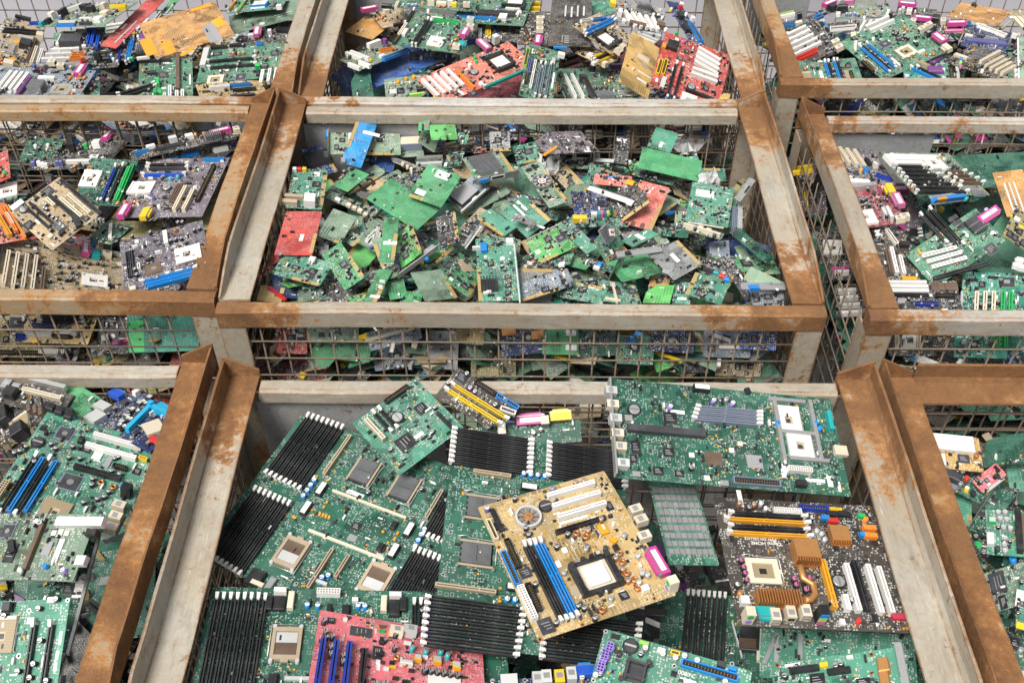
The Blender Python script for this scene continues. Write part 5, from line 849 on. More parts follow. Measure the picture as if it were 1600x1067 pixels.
('card','long silver bracket with cream parts under the black card','MC',(-0.2285,1.7749,0.935),(0.9372,0.0315,-0.1289,0.3226),108.9,19.9,'grey','f',84,{'chips': 2},'bar|-2|-13.5|0|114|silver|3|12;blk|17.6|-21.6|0|azure|8|8|8',None,None),
('card','grey memory module with five chips right of the black card','MC',(-0.1133,1.8545,0.95),(0.8359,0.1113,0.0289,0.5367),85.6,20.5,'grey','f',85,{'chips': 0,'big': 0},'chip|38.3|-1|0|charcoal|14|10;chip|16.9|0|0|charcoal|14|10;chip|-1.8|2.2|0|charcoal|14|10;chip|-22.1|2.1|0|charcoal|14|10;bar|-7.5|-15|0|80|pale|4|3',None,None),
('card','green card tucked beside the memory module with a gold edge','MC',(-0.0526,1.9192,0.93),(0.9283,0.0508,0.0229,-0.3676),87.7,44.9,'jade','b',86,{'edge': (0.05,0.95)},'',None,None),
('card','dull green card back speckled with solder at the heap front','MC',(-0.1835,1.6867,0.94),(0.5764,-0.0305,0.1025,0.8101),125.9,70.5,'dull','b',87,{'edge': (0.02,0.55)},'',None,None),
('card','round edged green card behind the narrow label card','MC',(-0.2655,1.7007,0.915),(0.9932,0.0004,-0.0219,0.1147),38.5,62.1,'leaf','b',88,{},'',None,None),
('card','narrow bright green card with pale dots and a label at the front rail','MC',(-0.3028,1.6843,0.94),(0.7812,-0.0387,-0.0048,0.6231),113.6,30.1,'leaf','b',89,{'edge': (0,0.5)},'hole|-12.6|-4.3|0|5;lab|-38|-6.9|0|9|22;hole|33.5|-3.3|0|3',None,None),
('card','bright green card corner touching the front rail','MC',(-0.2256,1.652,0.935),(0.9976,-0.0464,0.0256,-0.0456),38.4,39.9,'leaf','b',90,{},'',None,None),
('card','bright green card with a tan square patch','MC',(-0.1173,1.7046,0.955),(0.76,0.1728,0.2496,0.5747),119.8,65.7,'leaf','f',91,{'edge': (0.02,0.5),'chips': 4,'big': 0},'bar|29.8|6.8|-38|35|tan|34|1',None,None),
('card','tall green card with a black pin heat sink and blue video port','MC',(-0.0463,1.7164,0.962),(0.7317,0.0034,-0.003,-0.6816),210.7,87.7,'jade','f',92,{'edge': (0.5,0.98),'chips': 0,'big': 0,'dens': 0.016},'hs|57|-21.2|0|charcoal|pin|38|34|14;chip|32.2|20.4|0|charcoal|12|14;chip|59.3|20|0|14|12;chip|82.9|17.4|0|12|12;chip|106.3|17.9|0|14|12;chip|-13.6|-14.2|0|14|14;chip|-30.6|12|0|white|10|10;blk|-83.8|31.5|0|white|14|16|10;blk|-66.6|-26.6|0|azure|azure|26|14|10;blk|-66.5|-42.9|0|pale|6|18|10;cap|-78|4.5|0;lab|97.9|-2.9|0|10|8;bar|11.9|40.5|0|206|pale|3|2',None,None),
('card','green card with pale parts at the back left of the mesh','MC',(0.0179,2.2938,0.87),(0.9914,0.0562,-0.0708,0.0951),64.3,75.5,'jade','f',93,{'edge': (0.3,0.9),'chips': 3},'',None,None),
('card','violet card with two white labels near the back mesh','MC',(0.1115,2.2538,0.93),(0.9711,-0.0286,0.1079,0.2111),157.1,106.7,'violet','f',94,{'cut': 3,'chips': 6},'lab|51.3|23.3|0|20|8;lab|44.9|-48.7|0|18|8;bar|-58.7|-41.4|34|72|amber|8|2;chip|-7.2|-20.6|0|16|16',None,None),
('card','dark upright card with a white sticker before the back mesh','MC',(0.2654,2.2924,0.88),(0.9857,0.1492,-0.0204,-0.0752),35.4,88.3,'dark','f',95,{'chips': 4},'lab|-2.7|31.7|0|26|14',None,None),
('card','green card with a white label propped up behind the bright green one','MC',(0.3678,2.2818,0.92),(0.9827,0.0414,0.0459,-0.1746),61.7,86.1,'jade','b',96,{},'lab|0|-21|0|8|24',None,None),
('card','green ribbed connector board left of the bright green one','MC',(0.2361,2.2469,0.86),(0.9935,0.0082,0.0387,-0.1064),74.4,41.6,'pine','f',97,{'chips': 3},'ide|-18|-19.7|0|34|black;ide|19.1|-15.3|0|31|black;cap|-9.1|-3.7|0|green|white;cap|43.9|28|0|white|white',None,None),
('card','green card with a grey bracket under the violet one','MC',(0.1574,2.2487,0.87),(0.993,-0.0128,-0.041,-0.1103),66.9,46.9,'dull','f',98,{'br': 'X','chips': 3},'bar|28.7|17.8|0|110|pale|14|2;blk|21.6|10.2|0|black|18|10|8',None,None),
('card','dark green card behind the yellow striped connector','MC',(0.1577,2.1727,0.86),(0.9402,-0.1402,-0.24,0.1968),92.1,54.8,'teal','b',99,{},'',None,None),
('card','dark edged card beneath the bright green blank one','MC',(0.3387,2.1781,0.88),(0.9809,0.0066,0.0186,-0.1936),105.8,35.7,'pine','f',100,{'chips': 6},'blk|5.6|-5|0|white|9|9|6;bar|3.3|-4.7|0|77|black|8|6',None,None),
('card','large bright green blank card at the back of the heap','MC',(0.3765,2.1808,0.915),(0.9907,0.0562,0.0528,-0.1119),154.0,80.9,'leaf','b',101,{'nt': 1},'',None,None),
('card','long card with a round cooling fan and gold fingers','MC',(0.0588,2.0647,0.935),(0.5427,0.0051,-0.054,0.8382),166.2,49.8,'sage','f',102,{'edge': (0.0,0.75),'chips': 2,'big': 0},'fan|3.6|3.5|0|24;chip|62.7|11.2|0|10|16;chip|65.5|-7.8|0|10|16;cap|-42.8|19.6|0;cap|-51.4|10.6|0;hole|80.8|16.6|0',None,None),
('card','green card with bold white stripes printed on it','MC',(0.0133,1.9439,0.93),(0.4436,-0.0338,-0.1671,0.8799),105.2,71.0,'jade','b',103,{'edge': (0.0,0.7)},'bar|24.4|-0.5|180|44|white|5|0.4;bar|29.5|-13.6|180|37|white|6|0.4;bar|-33.3|15.9|-90|14|white|10|0.4;bar|-35.7|5.8|-62|12|white|8|0.4;bar|-50.6|-6.3|-159|22|white|6|0.4',None,None),
('card','grey coated card crossing the white striped one','MC',(0.0101,1.905,0.95),(0.9686,0.0093,0.0128,-0.2482),55.7,23.3,'grey','b',104,{},'',None,None),
('card','board with a broad white paper label and cream sockets at its left end','MC',(0.4513,2.0008,0.925),(0.9924,0.0417,0.0039,-0.1158),100.9,143.4,'jade','f',105,{'chips': 2,'big': 0},'lab|-16|35.1|0|44|25;chip|15.7|-36.5|0|10|10;lab|-14.9|-33|0|10|6;hole|-38|-18.3|0;bar|-1.2|-77.1|0|83|cream|3|2;lab|-34|25.5|0|8|8;lab|-19.1|-74.7|0|16|3',None,None),
('card','salmon red card with a gold edge and two brown chips','MC',(0.2987,1.9972,0.925),(0.8195,0.038,-0.0069,0.5718),165.4,74.6,'salmon','f',106,{'edge': (0.0,0.58),'chips': 0,'big': 0,'dens': 0.004},'lab|48.6|7.9|0|10|12;chip|-76.6|9.1|0|brown|14|9;chip|-74.8|-13.1|0|brown|14|9;bar|64.2|-37.9|159|20|silver|4|2',None,None),
('card','tan memory card with a blue patch above the brown one','MC',(0.2291,2.1183,0.91),(0.9964,-0.0306,-0.004,-0.0788),92.3,49.4,'salmon','f',107,{'chips': 4,'big': 0},'bar|0.1|15.4|0|33|azure|8|1;lab|7.8|3|0|20|7',None,None),
('card','navy card full of white parts under the white bracket','MC',(0.1713,2.0225,0.91),(0.9988,-0.0033,0.0368,0.0317),90.1,93.3,'navy','f',108,{'chips': 5,'dens': 0.02},'',None,None),
('card','dark brown card with gold lower edge over the salmon one','MC',(0.2532,1.9741,0.955),(0.9473,0.0959,-0.2325,0.1986),77.3,82.9,'brown','f',109,{'edge': (0.0,0.98),'chips': 4,'dens': 0.02},'bar|28.1|40.2|-59|22|amber|12|1.5',None,None),
('card','white slot bracket lying over the navy and brown cards','MC',(0.2173,1.9823,0.965),(0.9714,0.0005,0.0225,-0.2363),109.6,14.8,'grey','f',110,{'nt': 1,'chips': 0,'big': 0},'bar|-2.6|-6.9|0|114|white|16|2;cap|-21.3|-11|0|black|black|6|9;blk|48.4|-13.8|0|white|14|12|5','bracket','slot_bracket'),
('card','green card whose end carries a yellow plug and rainbow striped ribbon','MC',(0.198,1.9357,0.92),(0.9999,-0.0001,0.0051,0.0117),111.5,34.3,'jade','f',111,{'chips': 3},'blk|-57.2|4|0|yellow|34|14|14;bar|-23.3|19.6|0|14|pale|14|12;bar|-11.9|21.1|0|6|teal|14|12;bar|-4.8|21.9|0|6|rosy|14|12;bar|2.3|22.6|0|6|indigo|14|12;bar|9.4|23.4|0|6|lime|14|12;cap|-55.2|0.4|0|cream|cream',None,None),
('card','lime green card with a large square chip and gold edge','MC',(0.0725,1.8443,0.93),(0.9759,0.0192,-0.1476,0.1597),95.5,90.1,'lime','f',112,{'edge': (0.0,0.5),'chips': 2,'big': 0},'bga|24.9|0.6|0|26;lab|-35.8|-7.5|0|12|12;bar|0.8|40.4|0|91|silver|4|6',None,None),
('card','long jade card with three chips crossing the lime one','MC',(0.1294,1.8397,0.955),(0.9525,0.0603,-0.0467,0.2947),33.1,114.3,'jade','f',113,{'chips': 0,'big': 0},'chip|8.7|14.4|0|charcoal|14|14;chip|3|50.1|0|12|12;chip|17.4|-36|0|12|10;bar|12.8|-2.4|-90|114|silver|2|2',None,None),
('card','green card with a silver finned cooler bearing a red mark','MC',(0.2034,1.8277,0.95),(0.7787,0.3439,0.2924,0.4358),111.8,58.0,'jade','f',114,{'edge': (0.0,0.6),'chips': 0,'big': 0},'hs|-9.6|21.5|90|alu|fin|36|36|12;bar|3.8|16.6|-26|18|white|16|13;bar|3.1|17|-26|13|red|5|13.4',None,None),
('card','pale green card end with a white label above the grey one','MC',(0.2717,1.8409,0.95),(0.905,-0.0543,-0.0275,-0.4211),35.1,83.3,'jade','b',115,{},'lab|-3.2|1.8|0|26|13;hole|-1.1|38|0|3',None,None),
('card','plain bright green card back with fine lines at the heap front','MC',(0.2529,1.7551,0.935),(0.8368,-0.0339,0.0039,-0.5464),75.6,101.4,'leaf','b',116,{},'',None,None),
('card','translucent grey green card back with a label and gold edge','MC',(0.3403,1.7511,0.96),(0.454,0.0636,-0.0822,0.8849),83.1,78.8,'grey','b',117,{'edge': (0.05,0.98)},'lab|5.4|-2.4|0|26|10;bar|-13.1|38.3|-144|16|grey|12|1;lab|54.6|16.4|0|6|4',None,None),
('card','grey slot bracket with a black jack in front of the grey card','MC',(0.2604,1.7672,0.972),(0.9888,0.0008,0.0332,0.1458),106.1,14.8,'grey','f',118,{'nt': 1,'chips': 0,'big': 0},'bar|-2|-7.5|0|105|grey|15|2;blk|-29.9|-10.4|0|black|12|10|9;bar|-40|-14.8|0|34|silver|2|4','bracket','slot_bracket'),
('card','grey violet card with a pale lower gold edge at the front rail','MC',(0.0553,1.6777,0.95),(0.9872,0.0217,-0.0856,0.1332),117.6,53.9,'slate','f',119,{'edge': (0.0,0.72),'chips': 3,'big': 0,'dens': 0.015},'',None,None),
('card','green card with one chip and gold upper edge at the front rail','MC',(0.1385,1.665,0.94),(0.1356,-0.0084,-0.0158,0.9906),92.1,52.7,'jade','f',120,{'edge': (0.1,0.75),'chips': 1,'big': 0},'chip|7.7|-4.4|0|14|16;hole|45|-4.6|0|yellow|4',None,None),
('card','green card at the front rail with cream bars on its left','MC',(0.2159,1.6762,0.93),(0.9902,-0.0625,0.1196,0.0368),87.5,83.3,'jade','f',121,{'chips': 2,'lab': 1},'bar|-21.3|-32.9|0|34|cream|8|3;bar|-13.8|-8.2|-90|74|cream|4|6',None,None),
('card','brown corroded card bit near the front rail','MC',(0.3091,1.737,0.91),(0.9891,-0.0255,-0.0661,-0.1288),42.8,38.7,'ochre','f',122,{'chips': 2},'',None,None),
('card','lime green triangular card back at the front rail','MC',(0.2991,1.673,0.93),(0.9855,-0.0314,-0.1037,-0.1306),57.8,62.9,'lime','b',123,{'cut': 3},'',None,None),
('card','green and white labelled card beside the lime triangle','MC',(0.3505,1.6826,0.925),(0.9958,-0.0081,-0.0397,-0.0823),37.6,72.1,'jade','f',124,{'chips': 1},'lab|1|-19.5|0|20|8;lab|-5.3|16.6|0|10|16',None,None),
('card','jade card with teal,red and blue jacks at the right front','MC',(0.4016,1.67,0.95),(0.5472,0.0085,0.0196,-0.8367),75.8,77.3,'jade','f',125,{'edge': (0.02,1.0),'chips': 2,'big': 0,'dens': 0.016},'blk|-47.5|2.6|0|teal|8|12|9;blk|-43|17.2|0|red|9|12|9;blk|-36.8|29.2|0|azure|9|12|9;chip|14.7|-14.6|0|10|10;ide|-48.7|-14|90|24|charcoal|7;lab|-19.3|2.8|0|6|5',None,None),
('card','row of cream sockets on a card edge near the labelled board','MC',(0.424,1.8902,0.93),(0.9729,-0.0416,0.0105,-0.2272),86.6,29.0,'dull','f',126,{'chips': 2},'bar|-5.6|-5.5|0|88|cream|6|10;blk|-11.2|3.1|0|cream|12|9|9;blk|8.3|2|0|cream|12|9|9',None,None),
('card','dark green card with a square chip right of the salmon one','MC',(0.3637,1.9326,0.9),(0.9959,-0.0038,-0.02,-0.088),64.3,50.1,'pine','f',127,{'chips': 2},'chip|-6.8|2.2|0|charcoal|12|12;ide|-29.1|13.3|-18|35|black',None,None),
('card','clear grey sheet under the leaning dark cards','MC',(0.4645,1.8866,0.88),(0.9919,0.0176,-0.113,-0.0544),45.7,59.2,'slate','b',128,{},'',None,None),
('card','small green triangle card standing by the labelled board','MC',(0.4939,1.9826,0.91),(0.9808,-0.0086,-0.1292,-0.1461),28.7,103.8,'pine','b',129,{'cut': 3},'',None,None),
('card','olive card against the right mesh under the tilted bracket','MC',(0.5483,2.1225,0.89),(0.8717,0.0971,0.0697,0.4753),64.8,24.9,'olive','b',130,{},'',None,None),
('card','metal slot bracket with a long opening leaning on the right rail','MC',(0.5331,2.0297,0.95),(0.87,0.0228,-0.0144,0.4924),90.8,13.6,'grey','f',131,{'nt': 1,'chips': 0,'big': 0},'bar|-5.5|-5.6|0|92|silver|13|2;bar|-2.3|-7.9|0|31|black|5|2.3','bracket','slot_bracket'),
('card','upright grey cable socket card beside the labelled board','MC',(0.5148,1.9765,0.91),(0.9964,-0.0041,-0.0229,-0.0816),27.5,101.8,'slate','f',132,{'chips': 0},'atx|-7.5|-20.7|-90|79|steel;atx|5.1|-17.2|-90|91|pale',None,None),
('card','pale dusty card leaning on the right mesh','MC',(0.5232,1.8413,0.88),(0.9948,0.0061,-0.0046,0.1018),23.4,120.3,'dull','b',133,{},'',None,None),
('card','dark green card with rounded end leaning on the right mesh','MC',(0.5288,1.8531,0.92),(0.95,0.0542,0.0106,0.3074),30.4,117.3,'pine','b',134,{},'chip|-4.3|-12.8|0|10|14;chip|-5|49.1|0|charcoal|14|10',None,None),
('card','narrow dark card full of tiny parts slanting to the front right','MC',(0.4775,1.7395,0.92),(0.9781,0.0663,-0.128,0.1504),21.9,130.9,'dark','f',135,{'chips': 3,'dens': 0.02},'',None,None),
('card','grey card with a blue video port at the right front corner','MC',(0.5336,1.6737,0.92),(0.9945,-0.0092,-0.0614,-0.0844),67.7,52.1,'slate','f',136,{'br': 'Ov','chips': 3,'lab': 1},'',None,None),
('card','grey slot bracket with a blue port beside the right front corner','MC',(0.5211,1.6809,0.95),(0.9893,0.0023,0.0969,0.1086),104.5,15.7,'grey','f',137,{'nt': 1,'chips': 0,'big': 0},'bar|-5.5|-9.3|0|104|grey|14|2;blk|-30.3|-14.2|0|azure|22|12|9;cap|26.1|-14.6|0|white|silver|8|5','bracket','slot_bracket'),
('card','small bracket card with a blue plug at the heap front','MC',(0.1735,1.7453,0.95),(0.9806,0.0158,0.0437,-0.1904),69.2,22.4,'pine','f',138,{'br': 'X','chips': 1},'blk|2.6|-3.9|0|azure|10|12|9;blk|-0.1|-16|0|white|14|8|8',None,None),
('card','dark card scattered with white parts left of the lime one','MC',(0.0182,1.7906,0.91),(0.97,0.0664,-0.0832,0.2186),51.3,57.1,'pine','f',139,{'chips': 3,'dens': 0.02},'',None,None),
('card','card with a white square part near the front heap','MC',(0.0879,1.7962,0.92),(0.9784,-0.0655,-0.1644,-0.1063),65.0,45.9,'jade','f',140,{'chips': 2},'blk|14.4|-25.2|0|white|14|14|6',None,None),
('card','maroon board behind the lower left front mesh','MC',(-0.5049,1.6377,0.73),(0.904,0.4268,0.0157,-0.0192),162.3,47.7,'maroon','f',141,{'chips': 6},'',None,None),
('card','red card with white parts behind the front mesh','MC',(-0.4952,1.6274,0.83),(0.873,0.4868,-0.0225,-0.02),68.5,59.9,'red','f',142,{'chips': 4},'lab|14|11.4|0|24|20',None,None),
('card','sage card with capacitors behind the front mesh','MC',(-0.4006,1.6228,0.86),(0.8985,0.4389,-0.0035,0.0082),110.8,42.4,'sage','f',143,{'chips': 4,'caps': 8},'',None,None),
('card','bright green card back behind the front mesh left part','MC',(-0.4291,1.6276,0.79),(0.8409,0.4162,0.1594,-0.3069),54.0,52.0,'leaf','b',144,{},'',None,None),
('card','leaf green card back crossing behind the front mesh','MC',(-0.3632,1.6244,0.8),(0.9055,0.4217,0.0301,-0.0369),75.6,43.3,'leaf','b',145,{},'',None,None),
('card','slate card of white connectors behind the front mesh','MC',(-0.269,1.6225,0.85),(0.8934,0.4309,-0.0549,0.1145),115.9,39.6,'slate','f',146,{'chips': 4},'bar|-7.1|6.1|0|110|cream|8|8;bar|-9.4|-22.8|61|22|white|8|8',None,None),
('card','dark slate card low behind the front mesh','MC',(-0.2713,1.6423,0.77),(0.8973,0.4346,-0.0315,0.0698),106.8,56.1,'slate','f',147,{'chips': 5},'',None,None),
('card','tan chip module lying behind the front mesh','MC',(-0.2014,1.628,0.77),(0.8646,0.4231,-0.1191,0.2435),37.8,67.7,'tan','f',148,{'chips': 3},'',None,None),
('card','grey steel plate behind the front mesh centre','MC',(-0.1655,1.6301,0.8),(0.8935,0.448,0.0045,-0.0294),66.0,84.5,'grey','b',149,{},'',None,None),
('card','yellow card edge behind the front mesh','MC',(-0.1037,1.6193,0.86),(0.8955,0.4434,0.012,-0.036),60.1,43.8,'gold','b',150,{},'',None,None),
('card','olive card with silver parts behind the front mesh','MC',(-0.0556,1.6278,0.76),(0.8975,0.4411,0.0023,0.0025),100.2,61.1,'olive','f',151,{'chips': 5},'',None,None),
('card','dark card with copper finned coolers behind the front mesh','MC',(0.0102,1.6273,0.84),(0.8966,0.4402,-0.0165,0.0448),97.7,71.8,'navy','f',152,{'chips': 3},'hs|-30.1|18.8|0|bronze|fin|30|18|10;hs|31|5.4|0|bronze|fin|26|18|10',None,None),
('card','green card with two white labels behind the front mesh','MC',(0.0908,1.6225,0.84),(0.8961,0.4437,0.0072,-0.0049),78.9,64.2,'leaf','b',153,{},'lab|22.5|16.2|0|22|12;lab|23.4|-15.2|0|24|12',None,None),
('card','upright green card with square cutouts behind the front mesh','MC',(0.0895,1.6397,0.75),(0.8971,0.4415,-0.0071,0.0157),39.9,35.9,'leaf','b',154,{},'',None,None),
('card','dark green chip card right of the labelled one behind the front mesh','MC',(0.1646,1.6259,0.83),(0.8977,0.44,-0.0146,0.0186),96.3,60.0,'pine','f',155,{'chips': 5},'',None,None),
('card','jade card half hidden behind the front mesh right part','MC',(0.2546,1.6233,0.81),(0.8937,0.448,0.0156,-0.0202),82.1,63.7,'jade','f',156,{'chips': 4},'',None,None),
('card','navy card behind the front mesh right part','MC',(0.3341,1.6283,0.84),(0.8974,0.4409,0.0065,-0.0161),94.7,58.9,'navy','f',157,{'chips': 5},'',None,None),
('card','dark grey card low behind the front mesh right part','MC',(0.3699,1.6394,0.76),(0.8944,0.4471,0.0072,-0.007),112.5,48.9,'dark','f',158,{'chips': 5},'',None,None),
('card','slate card with white bars behind the right end of the front mesh','MC',(0.4539,1.6282,0.83),(0.9001,0.4355,0.0003,-0.0099),101.4,64.9,'slate','f',159,{'chips': 4},'bar|-13.4|10.4|-17|35|white|8|6;bar|4.1|-8.7|0|45|white|8|6',None,None),
('card','blue card behind the right end of the front mesh','MC',(0.5167,1.6198,0.85),(0.8977,0.4402,0.0075,-0.0184),77.5,47.9,'blue','f',160,{'chips': 4},'',None,None),
('card','tan card low behind the right end of the front mesh','MC',(0.49,1.6325,0.75),(0.8941,0.4478,0.0068,-0.007),101.1,40.8,'tan','f',161,{'chips': 4},'',None,None),
('board','green board lying flat under the back mesh of the left crate','ML',(-1.2444,2.2789,0.88),(0.9968,0.0147,0.0698,0.0365),89.0,112.7,'pine','f',162,{},'cap|-15.8|8.5|0|white|white;cap|13.3|16.5|0|white|white',None,None),
('board','upper thin edged board with stacked yellow and pink ports','ML',(-1.1549,2.296,0.87),(0.9948,-0.0885,-0.0513,0.0018),225.5,93.3,'dark','f',163,{},'port|66.6|59.9|90|parallel|2;port|50.3|15.5|90|lan|white;blk|49.7|8.4|0|white|20|20|20;bar|-33.3|37|-67|115|black|14|24;blk|-90.3|-1.7|0|white|9|9|12;blk|-76.1|-16.4|0|white|9|9|12;blk|-102|6.7|0|white|9|9|12;bar|-69.4|41.4|55|44|cream|9|10;blk|17.6|9.7|0|green|9|10|14;blk|-110.4|-20.5|0|red|12|9|6;cap|2.1|-6.8|0;cap|8|3.6|0;cap|23.1|35.8|0;chip|-46|-16.3|0|24|24',None,None),
('board','second thin edged board with blue lipped white port box','ML',(-1.1453,2.2154,0.885),(0.9971,-0.0676,0.0021,0.0359),202.7,66.1,'dark','f',164,{},'port|79.4|-1.2|90|lan|white;port|69.3|-5.6|90|usb|white|3;blk|53.7|4.5|0|indigo|9|16|20;blk|-75.7|-9.9|0|white|9|9|14;blk|-64.2|-18.7|0|white|9|9|14;blk|-53.6|-24.3|0|white|9|9|14;blk|-89.3|-9|0|indigo|9|14|14;blk|-27.9|-12.8|0|indigo|8|12|16;blk|-18.8|-13.4|0|indigo|8|12|16;bar|18.5|-1.6|0|59|white|12|9;coil|16|-24.6|0;cap|-41.2|-20.1|0;cap|27.5|-18.3|0;cap|42.4|-32.3|0',None,None),
('board','long board on edge at the back right with blue and white sockets','ML',(-0.8462,2.2477,0.925),(0.9711,-0.0559,-0.0049,0.232),284.3,53.5,'dark','f',165,{},'ide|-113.9|1.9|0|35|azure;blk|-88|19.8|0|white|22|10|10;ide|-50.2|-5.3|0|65|charcoal;hs|63|-14.1|0|alu|fin|40|30|20;blk|11.1|25.3|0|white|20|14|12;cap|27.4|25.2|0|copper|silver;cap|47.1|19.6|0|copper|silver;port|88.6|16.7|180|parallel;port|126.9|0.3|180|lan|cream;blk|-30.1|26.1|0|pale|20|14|16;cap|-14|14.5|0;cap|-0.7|12.5|0',None,None),
('board','dark board on edge below it with blue and white sockets and a cooler','ML',(-0.8157,2.2729,0.89),(0.9673,-0.0585,0.0193,0.2462),207.5,50.3,'dark','f',166,{},'ide|-42.4|-22.5|0|45|azure;atx|35.2|-28.9|0|37|white;hs|23.5|4.3|0|alu|fin|42|30|22;ide|-83.6|-22.8|0|22|azure;cap|70.2|-12.6|0|indigo|white;cap|80|-11.7|0|indigo|white;hole|96.5|-6.7|0;cap|-43.6|-0.9|0|indigo|white;cap|-32.1|-1|0|indigo|white',None,None),
('board','olive yellow board back along the right inner side of the left crate','ML',(-0.7591,2.0596,0.88),(0.9812,0.0034,-0.1904,-0.0314),104.2,235.2,'olive','b',167,{},'bar|7.3|54.2|90|54|pale|5|0.6;bar|24.2|43.1|90|62|pale|5|0.6;bar|42.7|38.7|90|69|pale|5|0.6',None,None),
('board','olive yellow board back peeping between the port rows','ML',(-0.9141,1.9734,0.86),(0.9886,-0.005,0.0832,0.1251),105.9,72.1,'olive','b',168,{},'',None,None),
('board','dark board with a white processor socket and blue and green slots','ML',(-1.0312,2.1284,0.89),(0.9937,0.101,-0.0103,-0.0476),124.9,155.0,'pine','f',169,{},'zif|-38.7|1.9|0|white|46;dimm|14.6|-9.6|-90|110|cobalt|white;dimm|32.6|-8.2|-90|116|black|white;dimm|56.6|-3.4|-90|123|green|none;pci|50.3|-10.4|-90|113|green;cap|59.4|-35.9|0;cap|48.5|-30.7|0;coil|-50|38.2|0',None,None),
('board','red board end at the left edge with a pink port','ML',(-1.3117,2.1491,0.91),(0.9751,0.0081,-0.0944,0.2003),80.8,135.5,'red','f',170,{},'cap|30|-44.6|0|green|green;coil|23.4|-52.4|0;lab|28.6|-44|0|6|4',None,None),
('board','white socketed dark board at the left edge','ML',(-1.2998,2.103,0.885),(0.9853,0.001,-0.0282,0.1683),107.2,127.3,'pine','f',171,{},'zif|29.7|-28.3|0|white|50',None,None),
('board','orange red board with orange slots at the left edge','ML',(-1.2125,1.9241,0.92),(0.947,-0.048,0.0897,0.3047),69.6,191.9,'brick','f',172,{},'pci|20.9|-6.4|-90|127|orange;pci|4.8|-27.1|-90|107|amber;pci|21.8|-7.6|-90|54|white;cap|14.7|-49.3|0;cap|20.3|-64.6|0;bar|31.6|-18.6|-90|164|orange|5|8',None,None),
('board','tan board with two cream slots and long black edge slots','ML',(-1.08,1.94,0.935),(0.9241,0.1287,0.008,-0.3597),175.7,139.8,'tan','f',173,{},'pci|24.6|31.7|0|87|cream;pci|29.3|50.9|0|89|cream;pci|14.6|20|0|128|black;pci|15.7|65|0|168|black;pci|-29.4|9.5|0|35|cream;dimm|-17.4|-37.1|0|124|black|none;dimm|-12.8|-23.3|0|118|black|none;ide|-92.6|16.2|90|42|black;chip|-69.2|24.8|0|charcoal|26|26;chip|-68.6|60.6|0|16|12;cap|12.5|-12.3|0;cap|26.2|-11.5|0;cap|-2.9|-14.6|0;cap|-27.8|-10.6|0;cap|-33.7|-1.6|0;cap|44.4|-13.7|0;hs|48.1|-17.1|0|alu|fin|26|22|10;lab|-11.1|-40.5|0|azure|16|10;bar|-88.2|-46.9|90|32|white|16|8;bat|-67.7|-43.2|0;chip|74.6|36.6|0|14|14;chip|-18.5|-62|0|22|22;hole|74.7|15.1|0;lab|-15|-50.4|0|6|4;blk|54|-48.3|0|cream|12|12|8;bar|58.2|19.5|-18|57|black|14|10;cap|67.4|-21.9|0|black|black;cap|69.1|-30.5|0|black|black',None,None),
('board','purple grey board with a white socket,cream slots and pink and yellow ports','ML',(-0.8363,2.0672,0.92),(0.7176,-0.0344,0.0038,0.6956),262.2,205.8,'violet','f',174,{},'dimm|92.5|42.6|-90|94|black|white;dimm|76.3|38.9|-90|96|charcoal|white;dimm|46.2|39|-90|100|blue|white;zif|-7.7|77.2|0|white|50;pci|-62.3|-32.7|180|101|cream;pci|-70.8|-55.7|180|86|cream;pci|-38.8|-13.6|180|71|brown;pci|-40.9|-24.2|180|83|brown;port|-119.3|78.6|0|parallel|2;port|-131.7|23.1|0|game|2;bat|-9.2|16.7|0;cap|34.6|37.2|0|teal|silver;cap|25.9|16.6|0|teal|silver;cap|33.7|0.9|0|teal|silver;cap|-49.6|42.5|0|indigo|indigo;cap|-57.6|33.5|0|indigo|indigo;coil|-74.3|116.4|0;coil|-70.9|100.1|0;coil|-75.1|83.4|0;coil|-71.6|69.2|0;cap|-96.7|8.4|0|white|white;ide|8.3|-75.4|180|162|black;ide|115.9|-67.7|-90|53|azure;chip|1.4|-72.8|0|brown|18|18;chip|-48.3|3.6|0|16|16;hole|32.6|-86.3|0;cap|30.5|38.2|0',None,None),
('board','small dark green board below the tan one','ML',(-0.9745,1.9492,0.87),(0.9841,-0.0265,-0.0156,-0.1749),70.7,79.5,'pine','f',175,{},'bar|1.6|2.9|-55|62|white|8|6;lab|-36.5|-32.8|0|8|5',None,None),
('board','beige board with five white slots and a pink port at the front left','ML',(-1.0519,1.7945,0.875),(0.7804,-0.1824,0.0751,-0.5933),262.0,293.9,'tan','f',176,{},'pci|13.6|-100.7|0|135|cream;pci|15.9|-81.5|0|136|cream;pci|18.1|-62.4|0|137|cream;pci|20.4|-43.3|0|139|cream;pci|39.2|-24.5|0|90|brown;pci|-18.6|-117.5|0|108|black;port|-105.6|64.8|180|parallel|2;port|-100.8|113|180|lan|cream;port|-93.7|88.2|180|serial;zif|14.2|80.8|0|white|48;cap|-28.8|-28.1|0;cap|-22.9|6.1|0;cap|-25.8|28.1|0;cap|-0.1|11.8|0;cap|-34.2|47.7|0;cap|-55.2|58.7|0;cap|-52.9|70.5|0;cap|-57.8|88|0;cap|-54.8|99.9|0;cap|-4.9|35.4|0;cap|2.9|43.4|0;cap|18.9|33.7|0;cap|42.6|-9.2|0;cap|16.5|-36.5|0;cap|22.9|-69|0;cap|77.1|-73.9|0;chip|-98.1|-62.7|0|16|16;chip|-105.4|-24.1|0|16|12;chip|-110.5|-47.5|0|10|10;hole|-110.5|-4|0;hole|-113.5|-42.9|0;hole|-63.5|127.2|0;bar|-111.7|117.8|90|49|pale|6|10;port|-116.4|110.7|180|audio|cream|4;chip|-90.4|-48.1|0|white|12|8',None,None),
